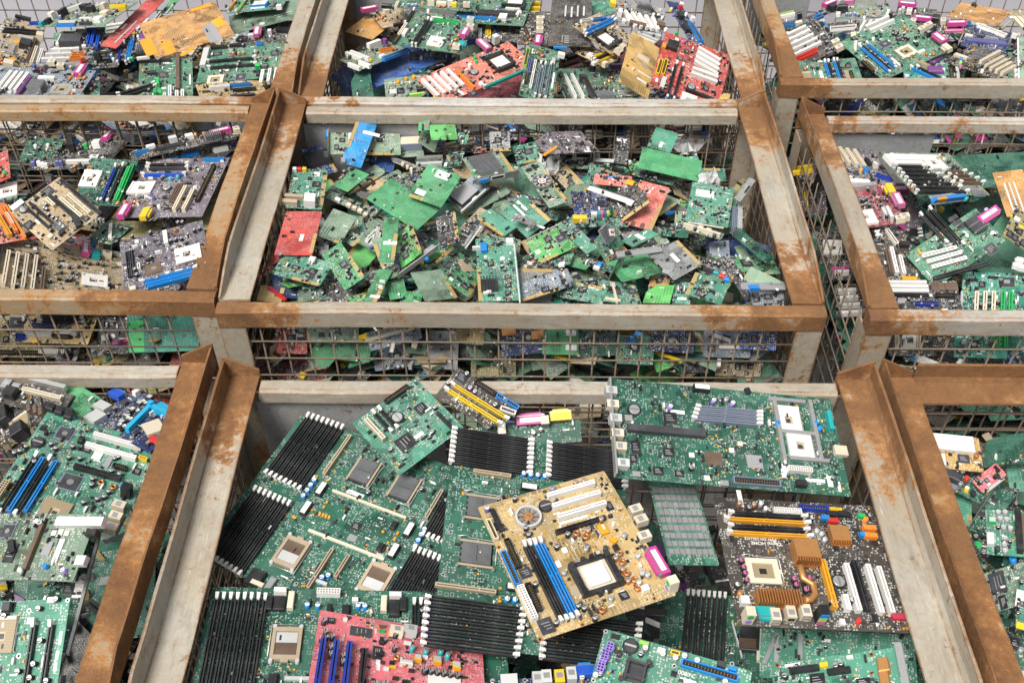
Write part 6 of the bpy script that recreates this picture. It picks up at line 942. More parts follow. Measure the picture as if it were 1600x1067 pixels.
('board','purple board with blue memory slots and a white socket at the front rail','ML',(-0.7748,1.7585,0.96),(0.8086,0.056,-0.0029,-0.5857),166.0,185.7,'purple','f',177,{},'zif|21|47.9|0|white|48;bga|35.7|-25.8|0|brown|36;dimm|75|5|90|110|azure|white;dimm|85.2|8.1|90|109|azure|none;dimm|95.3|10.9|90|107|azure|none;cap|-32.9|18.5|0;cap|-32.9|29.2|0;cap|-31.1|41.4|0;cap|-39|56.9|0;cap|-47.4|71.8|0;cap|-48.7|84|0;cap|-87.1|39.8|0;cap|-84.3|49.6|0;cap|-65|31.6|0|copper|copper;chip|-10.6|-10.1|0|grey|14|14;chip|-42.1|-9.3|0|charcoal|16|14;bar|-45.7|9.2|0|44|white|9|12;dimm|7.2|-77.5|0|80|black|none;dimm|7.4|-69.8|0|80|charcoal|none;cap|29.7|-64.8|0;cap|48.2|-62.3|0;cap|3|-27.9|0;cap|-78|-23.2|0;cap|-81.6|-62.8|0;ide|22.5|-55.3|0|18|white|6;blk|-63.8|-54.5|0|white|10|9|5;bar|65.8|25.9|90|17|cream|6|4;hole|71.4|-36|0;hole|-73.5|88.8|0;hole|-87.4|-100|0;blk|85.9|-73|0|cream|12|14|9;lab|58.8|0.5|0|6|8',None,None),
('card','gold board with blue and white sockets behind the left front mesh','ML',(-1.0391,1.6921,0.8),(0.9812,0.156,-0.0814,-0.0795),188.2,76.1,'gold','f',178,{'chips': 3},'ide|-32.7|3.2|0|68|cobalt;atx|-30.6|-18.8|0|64|white;atx|36.1|-13.1|0|52|white;bat|-95.3|16.3|0;dimm|1.1|33.2|0|108|black;dimm|7.9|23.9|0|106|black;dimm|14.8|14.6|0|105|black;ide|25|-22.6|0|44|black',None,None),
('card','large teal card back behind the left front mesh','ML',(-0.7908,1.6703,0.81),(0.918,0.396,-0.0059,0.0195),158.1,86.4,'teal','b',179,{},'bar|-59.3|-6.8|0|33|green|70|0.6',None,None),
('card','dark blue low board behind the left front mesh','ML',(-1.1005,1.6833,0.75),(0.9254,0.3791,-0.0021,-0.0006),163.7,46.6,'navy','f',180,{'chips': 6},'',None,None),
('card','black card behind the left front mesh near the teal one','ML',(-0.9115,1.682,0.79),(0.9163,0.3999,0.0112,-0.0191),69.7,83.5,'dark','f',181,{'chips': 5},'',None,None),
('board','large green board back under the back mesh of the right crate','MR',(1.221,2.2286,0.87),(0.9939,0.0793,0.0262,0.0716),194.8,119.8,'pine','b',182,{},'',None,None),
('board','dusty grey board with five white slots below the grey sheet plate','MR',(0.8539,2.2055,0.895),(0.9976,-0.0392,0.0397,0.0404),141.3,174.6,'violet','f',183,{},'pci|-58.1|48.2|-90|81|cream;pci|-41.4|43.2|-90|82|cream;pci|-24.2|38.8|-90|80|cream;pci|-6.6|33|-90|81|cream;pci|11.7|28.1|-90|81|cream;cap|-3.2|-30.2|0|amber|amber;ide|10.6|-26|-53|21|azure;chip|-41.2|-25.8|0|16|16;chip|-17.1|-37.6|0|14|14;chip|3.9|-71.2|0|14|14;blk|-41.5|-61.3|0|white|12|6|6;ide|46|-61.2|-45|41|cobalt;bar|-38.3|-85.7|0|77|white|18|8;blk|44.3|-3.5|0|white|10|16|14;blk|31.4|13.8|0|black|10|30|10',None,None),
('board','server board with seven black memory slots and wide white slots','MR',(1.0143,2.1326,0.925),(0.9895,-0.0211,0.0814,0.1173),212.9,190.0,'dull','f',184,{},'dimm|-57.6|20.1|0|77|black;dimm|-53.3|1.6|0|86|black;dimm|-49|-16.8|0|96|black;dimm|-44.8|-35.2|0|106|black;dimm|-40.5|-53.7|0|116|black;dimm|-36.2|-72.1|0|126|black;dimm|-32|-90.6|0|136|black;dimm|57.7|-1|0|56|brown;dimm|64.7|-17.5|0|57|brown;dimm|71.6|-33.9|0|58|brown;dimm|78.6|-50.3|0|59|brown;pci|-101.2|47.5|-90|42|white;pci|-87|52.1|-111|45|white;bar|-49.7|65.3|0|95|white|12|10;bar|-49.9|51.5|0|88|white|14|10;bar|-54.5|34.8|0|88|white|14|10;zif|29.6|43.9|0|white|52;ide|57.3|-75.1|-18|49|grey;hs|70.5|-94.3|0|alu|fin|30|20|8;hole|-108.4|90.2|0|5;cap|77|27.2|0;cap|82.4|19|0;cap|74.1|48|0;cap|-103.7|-71|0|copper|copper',None,None),
('board','ochre board back at the right edge above the grey chip board','MR',(1.193,2.0602,0.92),(0.9921,0.0496,-0.1093,-0.0377),69.2,158.0,'ochre','b',185,{},'bar|-16.1|-18.6|-90|111|pale|4|0.6;bar|-5.4|-15.8|-90|107|pale|4|0.6;bar|5.3|-12.9|-90|103|pale|4|0.6;blk|-22.9|-85.2|0|yellow|14|10|8',None,None),
('board','maroon board with yellow and purple ports and a white socket','MR',(0.8329,1.9936,0.93),(-0.0031,-0.081,0.0418,0.9958),107.0,176.4,'maroon','f',186,{},'zif|31.8|49|0|white|50;lab|30.7|33.7|0|red|12|10;port|-43.6|-38.1|90|game|3;port|-49.7|12|90|parallel|rosy|3;port|-45.3|77.3|90|usb|cream;port|-34|82.2|90|lan|cream;bar|-23.5|54.7|90|46|pale|8|14;bar|-13.5|46.6|90|27|pale|8|14;cap|23.3|-20.2|0;cap|18.4|-14.9|0;cap|10.6|-21|0;cap|29.8|6.3|0;cap|19.2|5|0;cap|9.5|7.5|0;cap|-15.7|13.8|0;cap|-15.6|29.6|0;cap|-14.1|51.1|0;cap|-15.6|60.8|0;cap|-13.8|-43.4|0|charcoal|charcoal;hs|43.1|-16.3|0|alu|pin|30|24|14;bar|10.3|-72.4|-180|73|silver|14|14;chip|29.9|-69.5|0|16|16',None,None),
('card','pale blue plastic connector strip behind the right green board','MR',(1.0088,2.0086,0.94),(0.9431,0.0933,0.1812,0.2628),122.2,28.2,'slate','f',187,{'nt': 1,'chips': 0,'big': 0},'bar|-6.4|-5.6|0|128|azure|10|12;bar|-41|-7.1|0|35|amber|8|13;cap|60.9|-12.8|0|teal|teal',None,None),
('board','brown board on the left with white upright slots and a tiny yellow tag','MR',(0.8399,1.8387,0.91),(0.9984,0.0412,-0.0154,-0.0359),104.8,165.5,'brown','f',188,{},'dimm|-44.8|60.4|0|40|black;dimm|-43.5|48.4|0|38|black;pci|2.1|-29.5|-90|82|white;pci|17.1|-43.4|-90|58|white;pci|-9.7|-35.9|-90|70|brown;cap|49|69.8|0;cap|65.4|43.3|0;cap|53.5|36.8|0;ide|56.3|39.1|-49|31|black;ide|10.1|50.8|-72|53|white|8;lab|-14.1|-29.7|0|yellow|8|10;cap|-20.9|60.8|0|white|white;chip|-25.5|43.1|0|16|22;blk|33.9|25.2|0|black|20|14|12;cap|-30.2|-54.3|0|white|white;bar|29.1|-80.4|0|32|amber|10|4',None,None),
('board','green board with three white slots and a pink port at the right','MR',(0.9711,1.8177,0.945),(0.8509,0.2159,0.061,-0.4751),98.6,198.5,'green','f',189,{},'pci|-10.4|-39.7|71|79|white;pci|5.4|-39.5|72|79|white;pci|21.4|-39.6|72|79|white;pci|50.8|-31.9|72|123|black;agp|-52.6|2.9|0|102|black;dimm|-51.2|15|0|103|black|white;dimm|-63.1|-11.4|0|79|charcoal|white;port|-13.7|104.7|90|parallel|2;port|-21.4|70.8|90|game|charcoal;port|-4.6|71.3|90|game|charcoal;cap|-32|111|0|indigo|silver;chip|46.4|58.3|0|charcoal|24|24;chip|-45.5|42.2|0|charcoal|10|22;chip|-33|44.1|0|charcoal|10|22;chip|-58.6|43.3|0|charcoal|10|22;lab|-12.6|39.8|0|16|6;hole|16|30.2|0;hole|6.9|-96.7|0;hole|25.8|-88.7|0;bar|-36.6|-71.7|-16|14|amber|4|4;bar|13.4|-2.1|0|7|amber|4|4;bar|-10|3.8|72|44|silver|4|2;bar|-14.9|-33.6|64|83|cream|2|2;cap|19.7|83.2|0|white|white',None,None),
('board','grey olive board at the right edge with rows of dark chips','MR',(1.1438,1.8931,0.94),(0.95,0.0336,0.1408,-0.2766),60.9,124.6,'olive','f',190,{},'chip|-17.4|-44.6|0|14|24;chip|-3.5|-45.5|0|14|24;chip|-0.6|-14.4|0|14|24;chip|17.3|-46.7|0|14|24;chip|6.8|-58|0|12|20;blk|-2.2|1.4|0|yellow|12|8|6;chip|-17.9|23.7|0|white|14|14',None,None),
('card','crumpled white plastic connector cluster by the right edge','MR',(1.0993,1.7654,0.94),(0.9871,-0.0034,-0.0121,-0.1599),25.6,45.2,'grey','f',191,{'nt': 1,'chips': 0,'big': 0},'blk|-4.6|2.1|0|white|14|14|14;blk|-10.3|-15.9|0|white|18|10|12;blk|0.7|-19|0|white|18|12|12;blk|-8.3|4.2|0|white|10|10|10',None,None),
('board','dark board at the front with stacked white slots and brown chips','MR',(0.8758,1.6963,0.91),(0.9959,0.0373,-0.0558,-0.0612),147.8,91.1,'dark','f',192,{},'pci|-36.8|30.5|0|91|white;pci|-34.8|18.1|0|89|white;pci|-34.7|4.6|0|89|white;dimm|-38.6|-3.8|0|94|black|none;chip|25.7|25.8|0|brown|14|22;chip|40.6|26|0|brown|14|22;chip|53.5|26.1|0|brown|14|22;chip|66.5|26.2|0|brown|14|22;ide|1.5|-30.7|0|46|cobalt;bat|-66.8|-13.9|0|black;chip|-48.3|-18.8|0|grey|16|14;blk|36.5|-46.6|0|white|12|6|6;lab|15.3|0.3|0|6|8;ide|42.3|-5.5|0|40|black',None,None),
('board','teal board at the front rail with cream and green upright slots','MR',(1.0427,1.696,0.91),(0.9789,-0.0192,-0.1192,-0.1649),156.4,162.9,'teal','f',193,{},'pci|-47.1|-31.3|-90|65|cream;pci|-30.4|-30.2|-90|65|cream;pci|-13.7|-29.2|-90|64|cream;pci|4.3|-28.1|-90|64|green;pci|19.4|-27.2|-90|64|green;chip|11.4|47.3|0|charcoal|die|30|30;chip|-67.2|43.3|0|10|18;chip|-56.5|50.4|0|20|10;cap|-51.4|-30.3|0|silver|silver;cap|-38|-41.8|0;cap|-22.3|-37.7|0;cap|-4.9|-30.5|0;chip|-37.9|35.2|0|14|20;chip|-48.2|18.7|0|8|14;hole|-68.7|65.4|0;hole|29.8|76.5|0;lab|-18|38.8|0|4|14;lab|-36.9|68.8|0|6|10;bar|-77|-22.2|-90|62|pale|5|3;chip|-16.8|62|0|22|8',None,None),
('card','board with a yellow slot seen through the crate side mesh','MR',(0.7571,2.252,0.841),(0.9666,-0.0559,-0.1753,-0.1781),27.9,106.4,'violet','f',194,{'chips': 2},'pci|-25.6|22.5|0|53|yellow;pci|-19.6|-1.1|0|51|yellow;cap|-20.3|-32.7|0;cap|-9.1|-44.3|0',None,None),
('card','board with an upright yellow slot in the right crate side','MR',(0.7656,2.2142,0.78),(0.9918,-0.0107,-0.1042,-0.0737),67.2,133.0,'purple','f',195,{'chips': 3},'pci|-16.2|-2.4|-90|63|yellow;cap|11|-67.4|0',None,None),
('card','board with a white socket seen through the right crate side mesh','MR',(0.7674,1.9805,0.81),(0.9932,-0.0064,-0.0633,-0.0978),69.9,126.2,'brown','f',196,{'chips': 1},'zif|-5.9|-3.6|0|white|44',None,None),
('card','pink port board end seen low through the right crate side mesh','MR',(0.7586,1.8793,0.82),(0.9922,-0.0138,-0.0859,-0.0891),55.9,58.6,'dark','f',197,{'chips': 2},'bar|-2.7|-1.4|0|40|pink|14|12;bar|0|-10.5|0|33|white|6|13',None,None),
('card','stack of white slots seen through the right crate side mesh','MR',(0.7642,1.7927,0.81),(0.9892,-0.013,-0.1197,-0.0836),69.8,118.0,'brown','f',198,{'chips': 0,'big': 0},'pci|-7.4|25|0|40|white;pci|-4.7|-0.9|0|40|white;pci|-3.1|-26.3|0|42|white;pci|-1.6|-52.9|0|44|white',None,None),
('card','cream board with a white pin socket behind the right front mesh','MR',(0.8568,1.6281,0.83),(0.9104,0.4137,0.0042,-0.0108),104.0,53.7,'brown','f',199,{'chips': 2},'zif|-8|8.4|0|white|40;pci|-39.1|3.8|-90|32|cream;pci|8|5.2|-90|33|cream',None,None),
('card','olive chip card low behind the right front mesh','MR',(0.9287,1.6469,0.75),(0.9093,0.4162,0.0034,-0.0057),73.6,43.1,'olive','f',200,{'chips': 4},'',None,None),
('card','teal card of chips behind the right front mesh','MR',(1.0034,1.6265,0.83),(0.9101,0.4144,0.0032,-0.0092),116.0,57.7,'teal','f',201,{'chips': 5},'lab|-24.8|21.1|0|14|8;pci|31.9|11.8|-90|32|green;pci|48.9|12.2|-90|32|green',None,None),
('card','pine green card low behind the right front mesh','MR',(1.0302,1.6439,0.75),(0.9136,0.4065,-0.0027,0.0028),107.9,41.4,'pine','f',202,{'chips': 5},'',None,None),
('card','navy card at the right edge behind the front mesh','MR',(1.1109,1.6372,0.76),(0.9089,0.417,0.0031,-0.0057),69.1,45.0,'navy','f',203,{'chips': 3},'',None,None),
('board','tan board at the far left edge with a metal socket and two cream slots','BL',(-1.4926,2.8221,0.895),(0.9809,-0.0259,0.1727,0.0852),116.3,276.1,'tan','f',204,{},'lga|-23.1|-48.6|0|44|50;pci|53.3|-63.6|-90|101|cream;pci|69.7|-64.5|-90|86|white;pci|41.6|-29.8|-90|131|brown;dimm|-0.3|56.6|19|105|black;dimm|0.3|73|19|101|black;blk|22.8|-14.2|0|black|30|34|20;bar|18.6|39.7|0|47|pale|7|6;blk|53.7|42.6|0|cream|20|20|26;blk|0.2|-150.6|0|cream|26|24|20;cap|11.7|-82.3|0;cap|28.4|-49.8|0;cap|37.5|-33|0;cap|-38.9|13.1|0;cap|-34.5|88.4|0;cap|-14.4|86.6|0;cap|-1.7|90.4|0;lga|-43.5|119.6|0|24|24;chip|-23.3|135.9|0|16|16;blk|-9.5|148.3|0|black|44|10|12;coil|-24.2|-124.2|0;coil|-16.8|-138|0;chip|30|-97.6|0|14|20;bar|-0.6|3|-53|17|amber|22|1;bar|0.4|-105.2|-44|17|amber|24|1',None,None),
('board','tilted sage board along the back mesh with blue drive sockets','BL',(-1.3032,2.9148,0.94),(0.9796,-0.022,-0.0957,-0.1756),272.7,164.0,'dull','f',205,{},'ide|-6.1|-84|0|71|azure;ide|-17|-63.7|0|66|white;ide|-134.4|-66.5|0|61|cobalt;pci|-78.9|31.5|54|65|white;blk|-111.3|-22.8|0|white|14|20|20;blk|-77.1|-10.9|0|black|12|30|24;blk|-25.1|27.3|0|black|26|16|20;blk|9.7|15.3|0|black|26|16|20;bar|36.4|-42.2|0|48|white|7|8;blk|95.9|-55.2|0|white|26|20|14;blk|34.8|44.5|0|cream|18|18|16;blk|86.5|-12.1|0|cream|26|20|14;ide|92.6|41.9|0|62|yellow|8;ide|122.1|20|40|25|yellow|8;cap|-25.5|-12.2|0|indigo|white;cap|-75.3|-30|0|indigo|white;cap|35|15.1|0;cap|35.9|-58.1|0;cap|60|-62.4|0;dimm|62.7|-76|0|47|charcoal|none;blk|-95.6|-60.3|0|black|12|20|16;blk|-108.3|-76.3|0|teal|12|14|14;lab|-14.6|63.2|0|20|10',None,None),
('board','dark board with two blue slots beside the red plain one','BL',(-1.2672,2.833,0.905),(0.995,0.0016,0.03,0.0948),54.1,136.7,'dark','f',206,{},'dimm|-13.8|2.8|-90|82|blue|none;pci|-0.3|-6.3|-90|86|blue;pci|15.8|-33.6|-90|79|blue;cap|5.9|-77.8|0;blk|-20.6|-54.2|0|white|12|10|8',None,None),
('board','grey finned board between the tan board and the blue slots','BL',(-1.3364,2.8388,0.895),(0.999,0.0027,0.0158,0.0425),80.0,111.2,'brown','f',207,{},'hs|6.4|-24.4|0|alu|fin|60|48|24;bar|-30|-15.8|90|61|white|8|12;blk|31.7|-5.7|0|black|20|24|20;blk|20.4|47.5|0|cream|40|26|6;cap|30.5|27.6|0;cap|38.6|15.7|0',None,None),
('board','plain red board back leaning beside the blue slots','BL',(-1.1609,2.8979,0.925),(0.9909,0.0266,0.0294,-0.1287),50.8,291.1,'red','b',208,{},'lab|-13|-33.6|0|pale|8|32;bar|7|-57.2|90|129|pale|4|0.6;bar|21.8|-45.3|90|78|rosy|3|0.6;bar|36|-30.4|90|26|pale|8|8;bar|38.6|6.4|90|29|pale|8|8;bar|33.6|-112.3|55|4|white|6|10',None,None),
('board','dark board with long blue memory slots beside a violet cooler','BL',(-1.1272,2.7988,0.9),(0.9959,-0.0006,-0.0279,0.0863),98.5,158.0,'dark','f',209,{},'dimm|-22.2|-34|-90|140|azure;dimm|-14.7|-25.9|-90|137|azure;dimm|-46.3|-48.3|-90|100|cobalt;hs|25.8|-46.1|0|alu|fin|40|44|20;blk|15.7|23.5|0|purple|18|40|18;cap|-36.6|-63.9|0;blk|-8.4|-89.7|0|green|10|9|12;bar|25.1|-88.5|0|37|white|7|8;ide|20.9|-70|-15|47|black;blk|0.7|33.6|0|white|6|12|16',None,None),
('board','black board with round audio jacks behind the slanted grey one','BL',(-1.2071,2.7485,0.89),(0.9948,0.0002,0.0085,0.1014),71.8,125.6,'dark','f',210,{},'port|-25.5|-24.6|-90|audio|black;blk|-11|-12|0|black|26|26|20;cap|14.3|-6.6|0|azure|white;cap|21.2|-27.6|0|white|white;blk|3.9|-31.4|0|black|20|16|18;cap|-27.1|-39.4|0|grey|grey;blk|-13.9|22.9|0|pale|26|14|8',None,None),
('board','dark grey board with three white slots and an orange socket','BL',(-1.2986,2.7079,0.915),(0.9982,-0.0093,0.0598,-0.0049),127.3,94.0,'grey','f',211,{},'pci|-16.3|22.3|19|75|white;pci|-24.4|-8.7|19|70|white;pci|-24.3|-37.2|19|72|white;ide|24.8|10.8|24|34|orange|14;ide|25.5|-14.9|24|32|orange|14;ide|50.5|-25.9|48|19|red|12;lab|46.7|45.1|0|14|10;cap|41.7|40.3|0;chip|57.3|20.6|0|10|10',None,None),
('board','slate board with four white slots,metal socket and beige ports at the near rail','BL',(-1.3245,2.549,0.92),(0.687,0.0012,0.0087,-0.7266),154.7,258.3,'slate','f',212,{},'pci|-2|-96.8|0|79|white;pci|2|-80.2|0|84|white;pci|6.1|-63.7|0|89|white;pci|10.2|-47.1|0|93|white;pci|31.5|-33.1|0|92|purple;hs|38.6|7.9|0|alu|fin|38|38|24;lga|32.4|72.5|0|46|54;bar|-19|11|90|45|white|12|9;port|-69.5|-16.4|180|usb;port|-69|-21.7|180|audiorow;port|-89.7|6|180|lan|cream|2;port|-74|38.1|180|lan|cream|2;port|-65.6|94.6|180|parallel|pink;coil|-27|72.3|0;coil|-26.4|96.9|0;coil|-30.2|111.8|0;coil|14.7|117.4|0;coil|50|107.7|0;cap|-40.2|77.8|0|copper|silver;cap|-41.8|97.6|0|copper|silver;cap|15.4|109.1|0;cap|11.2|99.5|0;cap|-0.4|118.1|0;cap|-0.2|23.9|0;cap|6.3|37.2|0;cap|66.9|20.9|0|black|silver;cap|-77.3|57.2|0|copper|cream;bar|-74.9|-45.2|66|11|indigo|10|12;cap|17.5|-39|0;chip|-58.2|15.1|0|14|14;cap|51|-84.1|0|black|white',None,None),
('board','small green board at the near rail right of the slate one','BL',(-1.1941,2.564,0.895),(0.9914,0.0016,0.0285,0.1279),42.0,85.1,'jade','f',213,{},'lab|-9.1|-11.6|0|8|10;hole|6.2|-16.5|0;cap|-1.5|20.4|0|rosy|rosy;cap|10.4|2.8|0;blk|-9.5|-13.3|0|black|24|16|8',None,None),
('board','dark board with a pink port and a pale sticker behind the green ones','BL',(-0.747,2.8938,0.895),(0.9987,-0.0037,-0.0117,0.0489),144.6,139.9,'dark','f',214,{},'port|-37.7|-16.3|90|parallel|rosy|3;lab|-41.5|1.2|0|9|26;blk|-28.7|19.7|0|pale|16|14|22;blk|-60.1|-29.1|0|pale|18|14|14;blk|-5.6|-16.8|0|pale|12|12|18;bar|47|-4.4|-15|76|black|22|10;lab|43.8|6.2|0|30|10;cap|-3.6|-38.8|0|silver|silver;cap|9.3|-47.1|0;ide|-32.3|-77|0|17|azure|14',None,None),
('card','slim upright green card behind the ochre board','BL',(-1.0945,3.0557,0.9),(0.9979,-0.0044,-0.0074,-0.0637),24.4,107.0,'leaf','b',215,{},'bar|7.9|-22.3|90|71|pale|4|2',None,None),
('board','plain sage board back behind the ochre board with a white edge','BL',(-0.7791,2.9561,0.915),(0.9875,0.0066,-0.0666,0.143),213.7,122.8,'dull','b',216,{},'bar|56.5|-14.4|0|55|pale|5|0.6;bar|58.2|-26.8|0|49|pale|2|0.6',None,None),
('board','green board at the top with yellow and lime slots and a blue framed socket','BL',(-0.8028,3.0162,0.93),(0.9964,-0.0652,-0.0529,-0.0151),170.5,151.1,'jade','f',217,{},'dimm|-79.9|-22.3|90|84|amber;dimm|-47.3|-39.9|90|104|lime;zif|8.7|-33.8|0|white|44;bar|9.8|-53.5|0|47|azure|5|10;bar|33.4|-33.7|90|28|azure|5|10;blk|82.9|-81.7|0|white|16|14|14;cap|-98.9|-23.8|0;chip|50.9|-49.9|0|14|14;cap|60.9|-41.6|0',None,None),
('board','ochre board back lying on top of the far left crate','BL',(-0.976,2.8052,0.95),(0.9713,0.0264,-0.0435,0.2325),232.2,216.9,'ochre','b',218,{},'bar|69.7|93.9|0|61|amber|14|0.5;bar|-118.4|-32.4|-90|99|amber|34|0.5;bar|-69.8|-64.4|-90|76|amber|30|0.5;bar|-26.2|-121.5|25|50|amber|16|0.5;bar|92.6|-19.2|-75|47|amber|30|0.5;bar|51.3|-66.1|-90|101|grey|18|0.7;bar|69.5|-64.9|-90|109|grey|18|0.7;hole|39|16.3|0;hole|114.1|-119.1|0;hole|-109.6|80.8|0',None,None),
('board','left green board at the near rail with a black top slot and green clips','BL',(-0.9753,2.5466,0.93),(0.9925,0.0192,0.0348,0.1154),143.4,233.1,'green','f',219,{},'dimm|-28.2|98.7|0|86|black|none;chip|-6.7|29.4|0|charcoal|26|26;bar|32.6|34|-90|178|brown|10|10;blk|-18.8|-19.3|0|green|8|30|16;blk|-25.1|-70.2|0|green|8|20|18;blk|-11.7|-74.2|0|green|8|20|18;pci|-2|-99.5|-90|50|white;pci|12.1|-75.5|-90|71|white;pci|30.2|-97.8|-90|61|white;pci|45|-96.9|-90|66|white;dimm|-75.7|-42.6|26|96|black|white;dimm|-72.1|-57.1|27|98|black|white;bar|65|-3|-90|48|white|5|3;lab|1|91.6|0|18|8;hole|67.4|94.9|0;cap|-58.2|-6.4|0;cap|-42.7|-52.1|0;lab|-5.4|-36|0|12|9;blk|-37.2|38.1|0|black|24|10|9;cap|-59.2|46.7|0|copper|silver',None,None),
('board','right green board at the near rail with long black memory slots','BL',(-0.7679,2.6258,0.945),(0.998,0.05,-0.0309,0.0241),254.5,165.3,'green','f',220,{},'dimm|-39.7|7.3|0|127|black|white;dimm|-32.6|-23.7|0|126|black|white;ide|-84.4|75.1|0|46|black;ide|-31.9|77.6|0|44|black;ide|31.6|74.3|0|16|azure;bar|-116.5|25.3|-90|84|pale|16|12;chip|80|29.1|0|charcoal|24|24;blk|41|-35.8|0|green|14|12|14;bat|56.7|-31.6|0|black;pci|58|-87.4|-90|58|white;pci|77.8|-85.2|-90|58|white;pci|95.4|-82.7|-90|53|white;lga|-72.5|-80.7|0|cream|44|40;bga|-4.3|-71.8|0|32;cap|-38|37.4|0|copper|silver;cap|-44.7|43.3|0|copper|silver;cap|-21.2|32.7|0|copper|silver;cap|-8.4|36|0|copper|silver;cap|27.2|33.8|0|copper|silver;cap|54.2|2.8|0;cap|29.9|-50.4|0;cap|121.5|-86.2|0;cap|-14.4|72.3|0;bar|120.3|-42.6|-90|55|white|6|9;lab|-56.3|-33.4|0|26|7;chip|-86|46.9|0|26|14;hole|121.4|83.6|0;hole|-137.3|-8.3|0;cap|111|63.3|0|black|black;cap|123|31.3|0|black|black;cap|-114.4|-31.8|0|black|black;lab|-100.6|51.7|0|10|10;blk|44.4|-65.3|0|black|10|20|10',None,None),
('board','black and gold board end at the near rail with white and blue sockets','BL',(-0.7818,2.489,0.94),(0.9799,-0.0146,0.0549,0.1913),174.6,82.1,'gold','f',221,{},'atx|-30|0.1|0|53|white;ide|26|8.8|0|59|azure;ide|32.5|-19|0|62|black;lab|10.5|-6.7|0|7|12;bar|21.8|-52.2|0|66|black|10|9;chip|-65.9|-4.9|0|22|10;cap|77.8|-49.1|0|copper|silver',None,None),
('board','dark ochre board back in the far left corner of the middle back crate','BC',(-0.4649,2.9551,0.88),(0.9725,0.0035,0.0133,-0.2324),98.9,113.1,'ochre','b',222,{},'',None,None),
('board','tan board with a pink port half under the long green one','BC',(-0.3948,2.9826,0.9),(0.973,-0.0073,0.0139,0.2303),103.7,112.5,'tan','f',223,{},'port|-50.3|66.7|180|parallel|2;port|-5.9|39.9|180|lan|cream;coil|-32.7|3.4|0;coil|-31.7|-15.8|0;coil|-48.3|0.7|0;lab|61.3|29.2|0|pale|20|8;cap|-55.7|30.1|0;cap|-46.5|21.4|0;blk|-3.4|-60.5|0|black|30|10|9',None,None),
('board','navy blank board along the left inner side of the middle back crate','BC',(-0.4961,2.6636,0.87),(0.7482,0.285,0.3065,0.5147),108.9,71.8,'navy','b',224,{},'hole|-6|10.9|0',None,None),
('board','bright blue blank board back below the board with three white slots','BC',(-0.364,2.7227,0.885),(0.9547,0.0194,-0.0325,0.2951),207.9,140.2,'blue','b',225,{},'hole|-48.6|-22.7|0',None,None),
('board','navy board of white barred chips behind the central green one','BC',(-0.2623,2.7673,0.89),(0.999,0.0223,0.028,0.0263),123.3,47.3,'navy','f',226,{},'chip|-13.1|-0.6|0|grey|10|22;chip|1.8|0.2|0|grey|10|22;cap|-27.6|-23.1|0|white|white',None,None),
('board','board with white slots,an orange block and a long blue socket at the left','BC',(-0.4172,2.7149,0.92),(0.9105,-0.054,0.0222,0.4094),188.8,103.0,'dull','f',227,{},'pci|-58.1|23.7|-90|68|white;pci|-42.9|15.9|-90|79|white;pci|-106|-32.3|-90|48|white;pci|-76.7|-42.6|-90|47|white;ide|39.4|-6.7|-22|43|orange|14;ide|33.1|-53.2|0|101|azure|14;bar|38.4|46.2|0|47|white|14|16;blk|0|-31|0|white|16|14|9;blk|68.3|30.5|0|purple|10|14|20;blk|-40.7|-27.5|0|yellow|8|7|7;blk|-70.8|-55.9|0|azure|10|10|9;lab|-87.1|-48.9|0|red|6|5;cap|-66.6|33|0;cap|-75.6|-13|0',None,None),
('board','dark board with ports and yellow blocks behind the pink port cluster','BC',(-0.0623,2.8962,0.895),(1.0,0.0016,0.0021,0.0086),134.8,111.4,'dark','f',228,{},'atx|-59.3|-19.4|-90|55|pale;dimm|-39.3|-5.7|90|72|yellow;dimm|-30.6|-11.6|90|76|yellow;ide|-14.4|-11.7|-90|60|cobalt;lab|56.1|15.2|0|14|10;port|-7.5|-62.7|180|lan|cream|5;cap|74.1|-53.1|0|copper|copper;cap|66.6|-45.3|0',None,None),
('board','large green board at the top right with two blue sockets and dark slots','BC',(-0.0821,2.9777,0.93),(0.9957,0.0085,-0.0187,-0.0908),217.1,184.0,'green','f',229,{},'ide|-75.1|-62.6|0|64|azure;ide|-12|-67.3|0|61|azure;dimm|14.1|-23.9|0|134|charcoal;dimm|15.5|-32.9|0|130|charcoal;dimm|16.8|-41.8|0|126|charcoal;zif|58|25.7|0|white|44;bar|54.5|13|0|65|black|8|14;cap|16.7|5|0|indigo|silver;blk|41.3|-59|0|white|24|26|14;blk|85.7|-25.8|0|white|12|12|12;cap|33.4|-77.8|0;cap|60.8|-78.5|0;bar|89.1|19.2|-90|49|black|8|14',None,None),
('board','long tilted board across the top with cream parts and blue capped parts','BC',(-0.2602,2.9731,0.95),(0.9984,-0.0272,0.0044,-0.0502),251.1,82.8,'green','f',230,{},'pci|-108|-40.8|90|40|cream;cap|-73.9|-36.1|0|indigo|white;cap|-61.7|-39.2|0|indigo|white;cap|-51.1|-33|0|indigo|white;cap|-34.6|-16.5|0|orange|orange;blk|-8.3|-10.4|0|cream|20|20|20;blk|23.7|-15.5|0|cream|30|14|14;blk|49.7|-7.2|0|cream|16|20|20;blk|62.5|-14.9|0|yellow|14|14|14;port|106.5|-23.1|90|lan|cream|3;coil|17.5|-25.8|0;coil|32.8|-23.7|0;blk|-137.1|-51.9|0|black|30|12|12',None,None),
